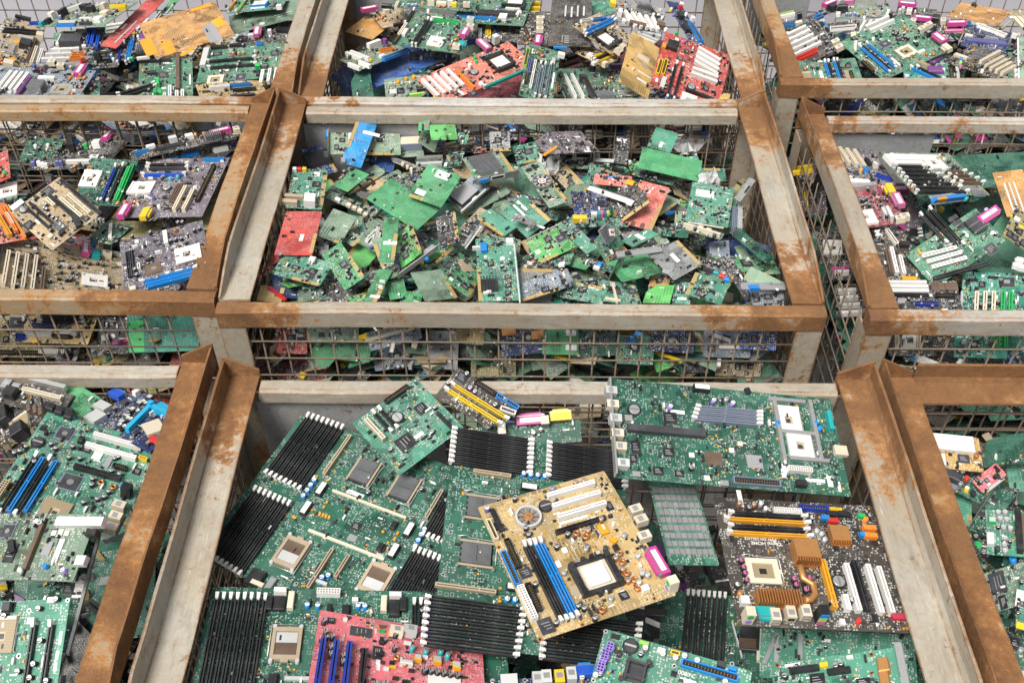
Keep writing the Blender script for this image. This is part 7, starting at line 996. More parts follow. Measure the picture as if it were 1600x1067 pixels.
('board','green board with a white socket,green drive socket and pink port in the middle','BC',(-0.2448,2.7874,0.955),(0.9945,-0.0271,0.0296,-0.0971),199.0,232.6,'green','f',231,{},'zif|18.3|-71.9|0|white|44;dimm|-39|-29.4|-90|168|black;dimm|-27.8|-32.2|-90|163|black;dimm|-95.5|58.3|-90|87|black|white;ide|15.1|65.2|0|76|green|12;pci|-90.4|-33.7|-90|78|cream;blk|-81.8|-44.3|0|white|14|40|9;ide|-90.5|-95.3|-90|58|black;port|91.7|-4.9|90|parallel|3;port|98.5|-72.2|90|serial;port|89.6|-96.6|90|lan|cream|2;port|87.8|84.3|90|lan|pale|3;port|95.7|50.4|90|lan|cream;coil|69.1|-12.7|0;coil|68.1|-39.4|0;coil|62.3|-76|0;cap|47.9|26.6|0;cap|57.3|11.9|0;cap|50.8|45.8|0;cap|48.6|-44.3|0;cap|44.2|-19.5|0;lab|-30.1|10.5|0|6|20;lab|-66.9|-16.1|0|6|18;lab|-63.9|21.1|0|5|14;cap|-64|-66.7|0;cap|-53.9|-89.2|0;cap|-54.6|115.2|0|white|white;bar|-26.2|90|0|46|white|5|3',None,None),
('card','dark green triangular board back at the near left corner','BC',(-0.4403,2.5671,0.91),(0.9957,-0.023,0.014,0.0891),57.1,167.8,'pine','b',232,{'cut': 3},'',None,None),
('board','sage board with square chips and lime clips at the near rail','BC',(-0.3139,2.5307,0.92),(0.9965,0.0311,-0.037,0.0687),113.7,114.0,'dull','f',233,{},'chip|-14.5|-11.2|0|20|26;blk|-34.8|-18.3|0|pale|20|20|9;chip|11|1.4|0|charcoal|14|14;bar|29.5|-46|0|42|lime|7|10;cap|3.9|36.5|0|amber|amber;cap|-19.8|26.4|0|amber|amber;cap|25.5|40.8|0|amber|amber;cap|-7.9|17.3|0|silver|silver;hole|22.6|20.4|0;blk|38.6|-23.5|0|black|20|12|12;cap|45.1|-57.1|0',None,None),
('board','red board with five white slots,an orange slot and a turquoise memory slot','BC',(-0.1207,2.5677,0.95),(0.8901,0.0556,0.054,-0.4491),126.8,307.5,'brick','f',234,{},'pci|-3.2|-148|0|81|white;pci|-3.1|-127.9|0|81|white;pci|-3.1|-107.8|0|81|white;pci|-3|-87.7|0|81|white;pci|-2.9|-67.5|0|80|white;agp|16|-47.9|0|87|orange;bat|0.6|-7.5|0;brk|6.2|76.7|0|white|42;dimm|71.4|49.1|90|138|turquoise;port|-73.3|80.1|180|parallel|rosy|3;port|-75|120.8|180|keyboard|pale;coil|7.8|132.4|0;cap|-47.3|27.5|0|green|green;cap|-31.5|20.9|0|green|green;cap|-39.2|45.6|0;cap|-37.7|53.2|0;cap|-36.2|60.8|0;cap|-36.5|71|0;cap|-34.6|79.3|0;cap|-32.2|88.4|0;cap|-31.6|96.8|0;cap|-27.1|-3.5|0|white|white;cap|-11.7|-161.7|0;cap|26.2|-127.1|0;cap|36.5|-36.5|0;cap|33.3|-11.1|0;cap|40.1|9.7|0;cap|42|105.3|0;cap|-59.6|-116.3|0;blk|54.2|-21.3|0|white|14|10|9;cap|34.1|-158.8|0|amber|amber;lab|47.4|-83.5|0|26|8;chip|72.4|-58.9|0|20|20;chip|46.5|-99.4|0|14|14;hole|-51.6|-158.9|0',None,None),
('board','dark board at the top with a block of yellow slots','BC',(0.0379,3.0336,0.91),(0.9984,0.0032,0.022,-0.0524),50.5,164.9,'dark','f',235,{},'pci|9|-84.8|0|35|yellow;pci|7.6|-52.4|0|35|yellow;pci|6.1|-19.9|14|35|yellow;pci|4.6|12.6|19|35|yellow',None,None),
('board','brown board with a row of beige ports beside the dark grey back','BC',(0.0431,2.8705,0.925),(0.9989,-0.0089,-0.0208,-0.0417),85.6,210.4,'brown','f',236,{},'port|17.9|34.9|90|lan|cream|2;port|20.4|-0.6|90|lan|cream|2;port|22.9|-35.4|90|lan|cream|2;port|21|-90.9|90|parallel;coil|-17.1|-62.2|0;coil|-7.8|-79.1|0;coil|-15.6|-104.4|0;cap|-6.7|-16.3|0;cap|-1.3|-59.5|0;chip|-20.2|73.4|0|20|14;ide|-20.4|-46.8|-76|71|black;lab|-23.4|-37.6|0|10|10',None,None),
('board','jade board back wedged behind the dark grey back','BC',(0.2531,3.0504,0.91),(0.9958,-0.0064,-0.0898,-0.016),70.3,154.1,'jade','b',237,{},'',None,None),
('board','dark grey brown board back standing in the middle of the back crate','BC',(0.1496,2.8959,0.935),(0.9994,0.0144,-0.0055,-0.0326),123.6,295.0,'brown','b',238,{},'bar|-17.7|58.4|-90|67|pale|5|0.4;bar|1|53.1|-90|62|pale|5|0.4;bar|19.2|60.3|-90|67|pale|5|0.4;bar|37.6|61.2|-90|58|pale|5|0.4;bar|-21.3|-107.1|-90|39|pale|1.5|0.4;bar|-9|-91|0|14|pale|3|0.4;bar|-8.6|-102.6|0|14|pale|3|0.4;bar|-8.2|-114.2|0|14|pale|3|0.4;bar|-7.7|-125.8|0|14|pale|3|0.4;bar|-25|-161|0|39|azure|6|5',None,None),
('board','gold edged board with two yellow and black slots under the blue slotted one','BC',(0.2208,2.7313,0.91),(0.9269,-0.0096,0.0267,0.3742),68.8,108.8,'gold','f',239,{},'dimm|10.4|-8.1|0|76|yellow;dimm|5.6|-20.5|0|72|black;dimm|4|-35.3|0|75|yellow;blk|-22.4|7.3|0|white|14|14|12;blk|-46.9|-31.8|0|white|12|12|10;lab|17.7|-42.3|0|10|10;chip|15.1|30.6|0|14|10;blk|-31.7|-59.8|0|cream|14|14|16',None,None),
('board','white slotted board tilted at the top right of the middle back crate','BC',(0.3608,2.9381,0.935),(0.9935,0.0347,0.1028,-0.0359),156.8,140.4,'grey','f',240,{},'pci|-32.7|-50.7|-65|81|white;pci|-13.6|-49.2|-67|77|white;pci|5.6|-47.6|-69|74|white;pci|24.7|-46.1|-71|71|white;pci|43.9|-44.6|-74|67|white;bar|-10|-71.1|0|50|brown|16|12;hs|8.2|34.1|0|alu|fin|44|26|20;blk|-66|-34.9|0|white|12|20|20;blk|-52.9|-71.4|0|white|10|14|12;ide|35.3|27|-59|66|charcoal;cap|38.9|5.3|0|white|white;cap|53.8|7.9|0|white|white;cap|66.5|1.7|0|white|white;blk|-88|14.2|0|yellow|18|20|14;coil|-60.2|26|0;blk|60|-49.6|0|brown|26|20|16',None,None),
('board','gold edged board with blue memory slots and a black processor frame','BC',(0.2492,2.7983,0.945),(0.9315,0.0037,0.1435,-0.3341),157.2,137.8,'tan','f',241,{},'dimm|-35.5|5.4|90|136|azure|white;dimm|-23.7|0.4|90|141|azure|white;ide|-68.1|-13|72|42|white;ide|-53.6|33.2|74|50|azure;brk|22.7|-28.9|0|white|44;cap|-46.9|-12.7|0|indigo|silver;coil|70.7|-62.8|0;port|88.2|-54.4|90|lan|cream|3;port|84.4|-35.5|90|keyboard|cream;blk|54|-21.2|0|black|30|14|12;cap|13.7|-6.3|0;lab|-76|-50.3|0|6|6',None,None),
('board','pair of navy boards leaning on edge against the right mesh','BC',(0.4895,2.8712,0.94),(0.9888,0.0057,0.1152,0.095),45.8,268.5,'navy','f',242,{},'ide|11.8|-57.7|-90|105|azure|14;blk|29.5|26.8|0|white|12|14|12;blk|-8.5|33.4|0|black|16|30|14;blk|17.2|107|0|white|10|14|14;blk|10.3|92.5|0|red|10|12|12;cap|-29.3|67.4|0|yellow|white;cap|-30.8|33.9|0|indigo|indigo;cap|14.3|49.8|0|white|white;blk|-14.6|-40.9|0|black|14|40|14',None,None),
('board','strip of cream sockets under the tilted white slotted board','BC',(0.3792,2.8538,0.91),(0.8471,0.077,0.0404,0.5243),53.4,70.9,'grey','f',243,{},'bar|4|0|-76|71|pale|10|9;bar|-16.4|-2.8|-90|67|pale|10|9;bar|-33.3|-4.3|-90|61|cream|9|9;cap|-38.9|-38.3|0|black|black',None,None),
('board','green board with four violet blue memory slots at the near rail','BC',(0.0551,2.5643,0.95),(0.9923,0.0027,0.1121,-0.0524),91.9,285.1,'green','f',244,{},'dimm|-4.1|-45.8|-90|165|steel|white;dimm|8.4|-46.7|-90|171|steel|white;dimm|24.2|-42.1|-90|179|steel|white;dimm|-19.7|-23|-90|144|white|none;pci|-34.1|8.1|-90|81|indigo;ide|-46.1|53.2|-90|99|lime|10;ide|-35.1|-50.4|-90|57|black;bar|37.7|-26.2|-90|81|white|5|3;cap|42.4|38.1|0;cap|1.9|55.1|0;cap|-13.7|54.6|0;coil|-19|96.1|0;coil|-4.4|88.1|0;blk|48.3|112.5|0|white|20|14|14;lab|-30.9|96.4|0|10|10;hole|2.7|118.2|0;blk|30|71.6|0|pale|10|30|8;chip|33.3|79.9|0|10|14',None,None),
('board','green board with two white slots,a silver cooler and a dark covered socket','BC',(0.2071,2.6063,0.89),(0.9895,-0.138,0.0068,0.0413),197.0,387.8,'green','f',245,{},'pci|-72.3|-32.2|-90|238|white;pci|-51.6|-31.8|-90|242|white;dimm|-16.2|-68.4|-90|248|black|white;dimm|-26.1|-79.1|-90|239|charcoal|none;hs|10.6|-151.1|0|alu|pin|40|40|18;lga|81.6|-110.5|0|50|50;blk|-24.2|44.2|0|black|20|30|16;blk|15.1|155.3|0|black|12|26|16;blk|62.9|203.5|0|cream|18|14|20;cap|-4.5|-59.7|0;cap|8.7|-60.4|0;cap|26.7|-54.1|0;cap|39.4|-69.6|0;cap|-10.7|-152.4|0;cap|29.9|-9.3|0|copper|copper;cap|44.9|12.9|0|copper|copper;cap|-89.1|-133.8|0;cap|-61.8|-204|0;bar|-90.2|-113.2|-90|141|black|9|9;port|96.4|159|180|parallel|purple|4;lab|-44.7|-94.5|0|4|14;hole|-44.5|158.8|0;cap|-100.9|-61.5|0|black|black;coil|60.9|63.2|0',None,None),
('board','mustard board back leaning beside the red board','BC',(0.3295,2.5961,0.96),(0.965,0.0225,0.2419,-0.0989),94.2,284.6,'mustard','b',246,{},'lab|20.6|-36.6|0|44|6;lab|17.1|-73.8|0|30|10;hole|-39.1|122.7|0;hole|-48|-130.5|0;hole|45.1|-146.6|0;bar|5.9|38.3|0|36|cream|26|0.5;bar|15.1|5.5|31|19|tan|18|0.5',None,None),
('board','red board with six white slots and twin black memory slots','BC',(0.4674,2.5617,0.96),(0.1185,0.1205,-0.1346,0.9764),195.1,219.5,'red','f',247,{},'pci|-35.1|-77.4|165|70|white;pci|-35.6|-58.8|165|71|white;pci|-36.2|-40.2|166|72|white;pci|-36.7|-21.6|166|73|white;pci|-37.2|-3|180|74|white;pci|-37.7|15.6|180|75|white;ide|88|33.8|90|57|yellow|10;ide|74.4|28.3|90|60|yellow|10;dimm|45.8|65.6|90|127|black;dimm|27.5|64.4|90|126|black;atx|66.5|88.8|90|39|white;bat|-11.4|60.2|0;zif|-12.7|112.2|0|white|42;bar|-37|78.9|180|79|black|8|9;bar|22.2|85.5|90|90|red|3|2;cap|68.4|-112.3|0|green|green;cap|40.8|-95.5|0|indigo|indigo;blk|69.3|-59.5|0|black|30|30|14;blk|90.9|-48.3|0|amber|10|16|9;cap|41.6|-89.5|0|rosy|rosy;cap|100.2|-109.9|0|white|white;hole|95.7|-12.2|0;hole|-88.7|-62|0;chip|39.9|-27.6|0|charcoal|18|12;lab|84|79.1|0|6|14;chip|26.8|-62|0|14|14;cap|68.6|113.9|0|black|black;cap|70.6|122.8|0|black|black;chip|-50|46.1|0|18|18;cap|-76.3|-28.1|0|black|silver;cap|-82.6|6.6|0;cap|-70.8|49.8|0;choke|62.3|-87.6|0|brown|14',None,None),
('card','yellow plastic tab at the near right corner of the middle back crate','BC',(0.5467,2.4565,0.94),(0.9924,-0.0102,-0.0242,-0.1201),26.7,46.0,'mustard','b',248,{'nt': 1,'cut': 3},'blk|-0.6|-19.1|0|yellow|20|16|6',None,None),
('board','tan board at the far right corner','BR',(1.524,2.9269,0.92),(0.7812,0.1088,0.0065,-0.6147),125.7,55.8,'tan','f',249,{},'bar|-3.4|-28.1|0|55|cream|9|9;bar|-4.9|-16|0|52|cream|9|9;blk|-32.3|-35.6|0|white|10|10|9;coil|0.7|-25.3|0',None,None),
('board','dark ochre board back leaning on the far back mesh','BR',(1.4016,2.9925,0.915),(0.9484,-0.0542,-0.0356,-0.3104),154.0,142.9,'ochre','b',250,{},'cap|-48.9|-67.5|0|white|white|5|4;cap|-45.3|-33.7|0|white|white|5|4;cap|-28.3|4.2|0|white|white|5|4;cap|48.7|-25.5|0|white|white|5|4;blk|-35.9|58.7|0|black|12|12|10',None,None),
('board','back board with pink ports and metal boxes in the far right crate','BR',(1.2144,3.0081,0.9),(0.9818,-0.0146,-0.0333,-0.1863),116.1,119.7,'dark','f',251,{},'port|-31.2|53.5|180|parallel|3;port|-19.6|7.2|180|lan|white|2;port|23.6|-36.3|180|parallel|3;port|-0.5|-61.6|180|lan|cream|2;blk|-39.2|0.2|0|pale|10|14|24;blk|-46.5|-14.7|0|pale|8|12|24;blk|60.2|-44.4|0|black|20|30|26;cap|-71.2|-16.8|0;cap|-61.3|-33.7|0;cap|59.8|-15.1|0|black|black',None,None),
('board','board with a bright pink port and thin metal rods in the far right crate','BR',(1.2824,2.8985,0.92),(0.9854,-0.0142,-0.0878,-0.1453),96.5,96.0,'dark','f',252,{},'port|17.9|-7.7|180|parallel|5;port|-44|-12.8|180|usb|black;port|-19.9|14.9|180|lan|cream|3;bar|36.7|24.7|90|105|silver|2|9;blk|12.2|-34.9|0|rosy|50|10|8;cap|-14.6|-18.2|0|copper|silver',None,None),
('board','navy board with a long white connector and a grey cube cooler','BR',(1.3638,2.8149,0.925),(0.9717,-0.0379,0.0077,-0.233),121.6,176.6,'navy','f',253,{},'ide|6.1|59.9|-23|92|white|16;bar|2.2|-29.1|16|111|indigo|26|6;bar|12.7|2.5|0|36|grey|12|7;blk|-48.8|-17.5|0|cream|22|9|9;blk|-19.7|4.2|0|charcoal|20|8|8;lab|5.4|79.9|0|44|5;bar|69.7|48.5|-18|16|white|8|14;cap|53.1|50.2|0|black|black;bar|-66.2|-49.5|90|92|silver|3|9',None,None),
('board','brown board with five cream slots at the near right','BR',(1.2993,2.6457,0.945),(0.9066,-0.0326,-0.0352,-0.4193),166.0,160.5,'brown','f',254,{},'pci|25.3|1|90|88|cream;pci|43.3|-5.6|90|82|cream;pci|61.3|-12.3|90|76|cream;pci|79.3|-18.9|90|70|cream;pci|0|23.6|90|100|cream;hs|-23.8|16.8|0|alu|fin|30|20|10;blk|-60.2|-24.2|0|cream|40|12|8;cap|-47.9|-44.6|0|azure|azure;cap|-36|-66|0|lime|lime;cap|-21.8|-88.8|0|rosy|rosy;cap|33.6|-72.9|0|white|white;coil|-85.5|8.4|0;chip|-28|-24.6|0|brown|20|16;chip|7.1|-46.9|0|14|14;blk|-73.4|-11.9|0|black|14|14|14;lab|71.5|-87.6|0|10|7;bar|11.9|-30.1|-15|13|amber|8|1',None,None),
('card','green board edge standing at the right border with a pale rim','BR',(1.4036,2.6476,0.95),(0.9875,0.0223,-0.0393,-0.1513),23.3,257.4,'sage','b',255,{},'bar|-12.4|-13.7|-90|249|white|4|4;cap|-20.6|-71.7|0|white|white;cap|-19.6|-94.1|0|white|white;cap|-18.7|-123|0|white|white',None,None),
('board','navy board with lime and blue slots in the far left of the right back crate','BR',(0.8037,2.9578,0.91),(0.989,-0.0115,-0.1408,-0.0427),67.5,85.6,'navy','f',256,{},'pci|-1.9|23|0|62|lime;pci|0.3|10.3|0|62|white;ide|-2.6|-46.5|-20|57|azure|14;bar|5.3|-6.9|0|44|grey|20|3;blk|36.5|-49.8|0|cream|20|12|12;blk|42.8|-12.5|0|black|14|10|20',None,None),
('board','dark board on edge with a pink port and a sky blue socket','BR',(0.9211,2.9751,0.925),(0.9543,0.0063,-0.015,0.2983),133.2,24.9,'dark','f',257,{},'port|36.7|17.5|180|parallel|4;blk|66.4|0.1|0|pale|20|14|24;ide|-39.9|-17.3|0|29|azure|14;ide|-30.1|-6|0|22|azure|12;cap|-12.6|-12|0;blk|27.9|-5.8|0|black|20|20|20;cap|-9|5.8|0',None,None),
('board','grey board with white capped parts and a metal socket at the back right','BR',(1.0385,2.9737,0.93),(0.9803,-0.0456,-0.0844,-0.1727),145.4,102.9,'dull','f',258,{},'cap|-42.7|-38.5|0|indigo|white;cap|-32.5|-38.8|0|indigo|white;cap|-20.1|-35.7|0|indigo|white;cap|-10.5|-43|0|indigo|white;lga|34.8|-28|0|44|40;blk|-67.3|-35.2|0|white|12|14|12;blk|-58|-7.2|0|black|30|16|24;cap|10.7|-64.3|0|white|white;blk|-42.4|35.2|0|cream|26|10|5;bar|5.7|43.8|0|57|silver|8|20;port|-56.6|45|180|parallel|rosy|5;cap|74.4|-14.3|0|white|white;cap|73.2|-42|0|white|white',None,None),
('board','dark board with a long white printed connector','BR',(0.9669,2.8941,0.92),(0.9844,-0.0386,-0.1137,-0.1285),87.4,77.0,'dark','f',259,{},'ide|-2.2|-17.4|0|75|white|20;lab|-28.2|3|0|9|5;lab|-9.1|-3.3|0|14|5',None,None),
('board','dusty dark board with five white slots and a red one by the rusty rail','BR',(0.8267,2.761,0.94),(0.9747,0.0415,-0.1902,0.11),124.2,174.8,'dark','f',260,{},'pci|-16.7|59.8|0|81|white;pci|-16.5|36|0|83|white;pci|-16.4|12.2|0|84|white;pci|-16.2|-11.6|0|86|white;pci|-16.1|-35.4|0|87|white;agp|-32.1|-62.9|0|74|red;pci|-29.7|-52.8|0|75|red;chip|48.5|-38.1|0|charcoal|20|20;chip|14.3|-67|0|brown|12|18;chip|19.5|-37.5|0|10|10;cap|30.6|-6.8|0;cap|27.6|-72.8|0;cap|41.4|-79.9|0;port|62.7|-68.3|90|usb|cream|2;port|60.6|-95.5|90|lan|cream|2;lab|47.7|5.4|0|12|6;chip|45.7|54.7|0|16|16;hole|52.2|85.6|0;cap|-56.3|-49.6|0;cap|-67.5|-35.3|0;cap|-63.2|0.1|0;cap|-30.7|67|0|white|white;lab|32.5|59.4|0|14|8;chip|45.3|-15.5|0|14|20;bat|28.7|-88.7|0|black',None,None),
('board','green board at the near rail with blue and black memory slots upright','BR',(0.8533,2.6067,0.93),(0.9987,0.0017,-0.0453,-0.0234),177.0,145.0,'green','f',261,{},'dimm|0.6|-5.7|-90|104|azure|white;dimm|10.2|-6.7|-90|104|black|white;dimm|26|-3.5|-90|109|azure|white;dimm|35|-4.4|-90|109|black|white;atx|47.1|-42.1|-90|61|tan;pci|-20.7|-35.8|-90|56|white;zif|-66.8|-28|0|cream|44;chip|62.1|28.4|0|charcoal|18|20;hole|77.4|69.4|0;hole|82.3|-25.1|0;cap|-85.5|13.5|0|copper|rosy;cap|-78.4|12.8|0|copper|rosy;cap|-57.6|15.4|0|copper|rosy;cap|-0.3|-38.1|0;cap|16.5|0.5|0;cap|12.4|-25.3|0;cap|-11|-46.3|0|white|white;lab|-8.3|63.8|0|14|9;cap|-22|21.3|0;cap|39.8|-37.5|0;cap|-34.5|17.8|0;ide|60.9|-36|-90|56|black',None,None),
('board','big green board with blue and black memory slots beside a pink port row','BR',(1.0645,2.7314,0.945),(-0.1434,-0.1568,-0.0051,0.9772),201.9,243.9,'green','f',262,{},'pci|-23.2|-126|-180|74|white;pci|-23.7|-101.1|-180|76|white;dimm|73|29.1|90|155|azure;dimm|50.4|25.1|90|149|azure;dimm|65.4|25.1|90|151|black|none;ide|94.4|45.2|90|64|cream;ide|102.2|43.5|90|61|black;bga|11.5|-22.9|0|34;lga|-10.7|51.2|0|cream|44|50;port|-98.3|66.8|90|parallel|2;port|-107.3|-5.5|90|lan|cream|2;port|-88.6|-6.1|90|lan|cream;port|-91.2|25.6|90|usb|black;port|-89.9|114.8|90|serial|cream;cap|-37|-58.1|0;cap|-39.6|-43.7|0;cap|-26.4|-44.7|0;cap|-64.8|-49|0|copper|silver;cap|-64.2|-31.7|0|copper|silver;cap|-42.2|-6.1|0;cap|-45.2|2.6|0;cap|37.8|37.7|0|indigo|silver;cap|59.2|67.7|0;cap|26.7|-60.5|0|white|white;cap|-34.2|-130.5|0;cap|10.6|-71.6|0;chip|63.7|-107.6|0|charcoal|16|14;cap|70.5|-78.8|0|white|white;cap|67.5|-64.3|0|white|white;cap|78.7|-69.1|0|white|white;cap|87.1|-53.9|0|white|white;coil|-58|110.4|0;hole|42|117.4|0;hole|98.6|111.6|0;bar|37.5|78.3|90|44|white|6|9;cap|63.1|-8.4|0;cap|84.6|5.4|0;chip|94.2|-37.5|0|10|10;cap|-47.2|44.6|0|black|black;blk|-39.3|80.1|0|white|20|9|8;cap|-42.3|101.5|0|copper|copper;lab|-82.8|-89.8|0|4|16;bar|-27.4|-116.8|90|28|amber|3|2;bat|-31.6|-16.5|0|black',None,None),
('board','small green board at the near rail with slanting blue memory slots','BR',(1.1218,2.6029,0.945),(0.9924,-0.0146,-0.0615,-0.1052),117.7,147.3,'teal','f',263,{},'dimm|-3.5|-41.9|-48|98|azure|white;dimm|-31.8|-78|-41|53|azure|white;dimm|9.4|-35.8|-48|88|black|white;atx|-11.5|17.9|-47|54|tan;bar|28.1|38.1|49|47|purple|12|10;blk|24.5|-15.6|0|purple|40|30|10;cap|44.5|-17.7|0|white|white;cap|35|7.8|0;ide|63.4|-38.6|-90|70|black',None,None),
]
def _num(s):
    try: return float(s)
    except ValueError: return s
BOARDS = [b[:11] + ([[_num(v) for v in c.split('|')] for c in b[11].split(';')] if b[11] else [],) + b[12:] for b in BOARDS]

# ------------------------------------------------------------------ boards and cards
WHERE = dict(MC='central crate', ML='left crate', MR='right crate', BC='back middle crate', BL='far left crate', BR='far right crate', FC='nearest crate', FL='front left crate', FR='front right crate')
def build_comp(P, c):
    k, x, y, a = c[0], c[1]*.001, c[2]*.001, R(c[3]); q = c[4:]
    st = [v for v in q if isinstance(v, str)]; nu = [v for v in q if not isinstance(v, str)]
    if k == 'pci': c_pci(P, x, y, a, q[0], q[1])
    elif k == 'agp': c_pci(P, x, y, a, q[0], q[1], 6.6, 9.5)
    elif k == 'dimm': c_dimm(P, x, y, a, q[0], q[1], q[2] if len(q) > 2 else 'white')
    elif k == 'ide': c_ide(P, x, y, a, q[0], q[1], q[2] if len(q) > 2 else 9.0)
    elif k == 'atx': c_atx(P, x, y, a, q[0], q[1])
    elif k == 'bar': c_bar(P, x, y, a, q[0], q[1], q[2], q[3])
    elif k == 'blk': c_block(P, x, y, a, q[-3], q[-2], q[-1], q[0], q[1] if len(q) > 4 else None) if not isinstance(q[-1], str) else None
    elif k == 'chip':
        st = [v for v in q if isinstance(v, str)]; nu = [v for v in q if not isinstance(v, str)]
        c_chip(P, x, y, a, nu[0], nu[1], st[0] if st else 'black', st[1] if len(st) > 1 else None)
    elif k == 'bga': c_bga(P, x, y, a, q[-1], q[0] if isinstance(q[0], str) else 'black')
    elif k == 'hs': c_hs(P, x, y, a, nu[0], nu[1], nu[2], st[0], st[1])
    elif k == 'pipe':
        mb = MB(); mb.tube([(nu[2*i], nu[2*i+1], 12 if 0 < i < len(nu)//2-1 else 16) for i in range(len(nu)//2)], 5.4, st[0], 10); link('heat_pipe', mb.data('heat_pipe'), P)
    elif k == 'rhs': c_round_hs(P, x, y, a, q[0])
    elif k == 'fan': c_fan(P, x, y, a, q[0])
    elif k == 'cap':
        st = [v for v in q if isinstance(v, str)]; nu = [v for v in q if not isinstance(v, str)]
        c_cap(P, x, y, a, nu[0] if nu else 8, nu[1] if len(nu) > 1 else 11, st[0] if st else 'black', st[1] if len(st) > 1 else 'silver')
    elif k == 'coil': c_coil(P, x, y, a + .4)
    elif k == 'choke':
        st = [v for v in q if isinstance(v, str)]; nu = [v for v in q if not isinstance(v, str)]
        c_choke(P, x, y, a, nu[0] if nu else 12, st[0] if st else 'charcoal')
    elif k == 'bat': c_bat(P, x, y, a, 'silver' if not q else 'charcoal')
    elif k == 'zif': c_zif(P, x, y, a, q[1], q[0])
    elif k == 'brk': c_brk(P, x, y, a, q[0], q[1])
    elif k == 'lga': c_lga(P, x, y, a, nu[0], nu[1], st[0] if st else 'silver')
    elif k == 'cov': c_lga(P, x, y, a, 46, 58, 'tan', cover='slate')
    elif k == 'cpu4': c_cpu4(P, x, y, a)
    elif k == 'port': c_port(P, x, y, a, q[0], q[1] if len(q) > 1 and isinstance(q[1], str) else None, .002*(q[-1] if len(q) and not isinstance(q[-1], str) else 0))
    elif k == 'lab': c_label(P, x, y, a, [v for v in q if not isinstance(v, str)][0], [v for v in q if not isinstance(v, str)][1], q[-1] if isinstance(q[-1], str) else 'paper')
    elif k == 'hole': c_hole(P, x, y, 0, nu[0] if nu else 3.6, st[0] if st else 'silver')
    elif k == 'text': c_text(P, x, y, R(q[2] if len(q) > 2 else c[3]), q[0], q[1])
def build_board(rec):
    kind, label, grp, loc, quat, w_, h, col, side, seed, opts, comps, cat, name = rec
    nm = name or ('main_board' if kind == 'board' else 'expansion_card')
    o = link(nm, pcb_mesh(w_, h, col, side, opts.get('cut', 0)), None, loc)
    o.rotation_mode = 'QUATERNION'; o.rotation_quaternion = quat
    tag(o, label, cat or ('main board' if kind == 'board' else 'expansion card'), ('boards in the ' if kind == 'board' else 'cards in the ') + WHERE.get(grp, grp))
    for c in comps: build_comp(o, c)
    if kind == 'board':
        if side == 'b': add_smd(o, w_, h, seed, .0012, 0)
        elif 't' in opts: template_board(o, w_, h, opts['t'], seed)
        else: add_smd(o, w_, h, seed, opts.get('dens', .009 if w_ > 330 else .014), opts.get('caps', 6), avoid=[(c[1], c[2], 6, 34) if abs(c[6 if len(c) > 6 else 3]-90) < 20 else (c[1], c[2], 20, 6) for c in comps if c[0] == 'text'])
    else:
        if opts.get('nt'): pass
        elif side == 'f' : template_card(o, w_, h, opts, seed)
        else: add_smd(o, w_, h, seed, .003, 0)
        card_fittings(o, w_, h, opts)
    return o
for rec in BOARDS: build_board(rec)

# ------------------------------------------------------------------ what lies deeper: individual buried boards, then the packed mass below them
BASEZ = dict(MC=(-.10, -.06), ML=(-.155, -.06), MR=(-.155, -.05), FC=(-.33, 0), FL=(-.34, 0), FR=(-.18, 0), BC=(-.165, -.02), BL=(-.16, -.02), BR=(-.16, -.02))
CWORD = dict(jade='blue green', leaf='bright green', pine='dark green', lime='lime green', dark='black', dull='dull green', sage='pale green', slate='slate blue', tan='tan', green='mid green')
MIX = dict(MC=['green','jade','dull','sage','leaf','pine','teal','dark','lime','navy','grey','sage','tan'], FC=['pine','dark','pine'], FL=['pine','dark','dark'], FR=['jade','pine','green','dull','dark','leaf'],  # FC and FL: darker mix, deep shade between boards put into their colour
           ML=['tan','purple','dark','pine','brown','violet','olive','red'], MR=['pine','green','dark','brown','violet','teal'], BC=['green','dull','dark','tan','maroon','navy','teal'], BL=['tan','green','grey','dark','slate'], BR=['green','dark','brown','teal','dull'])
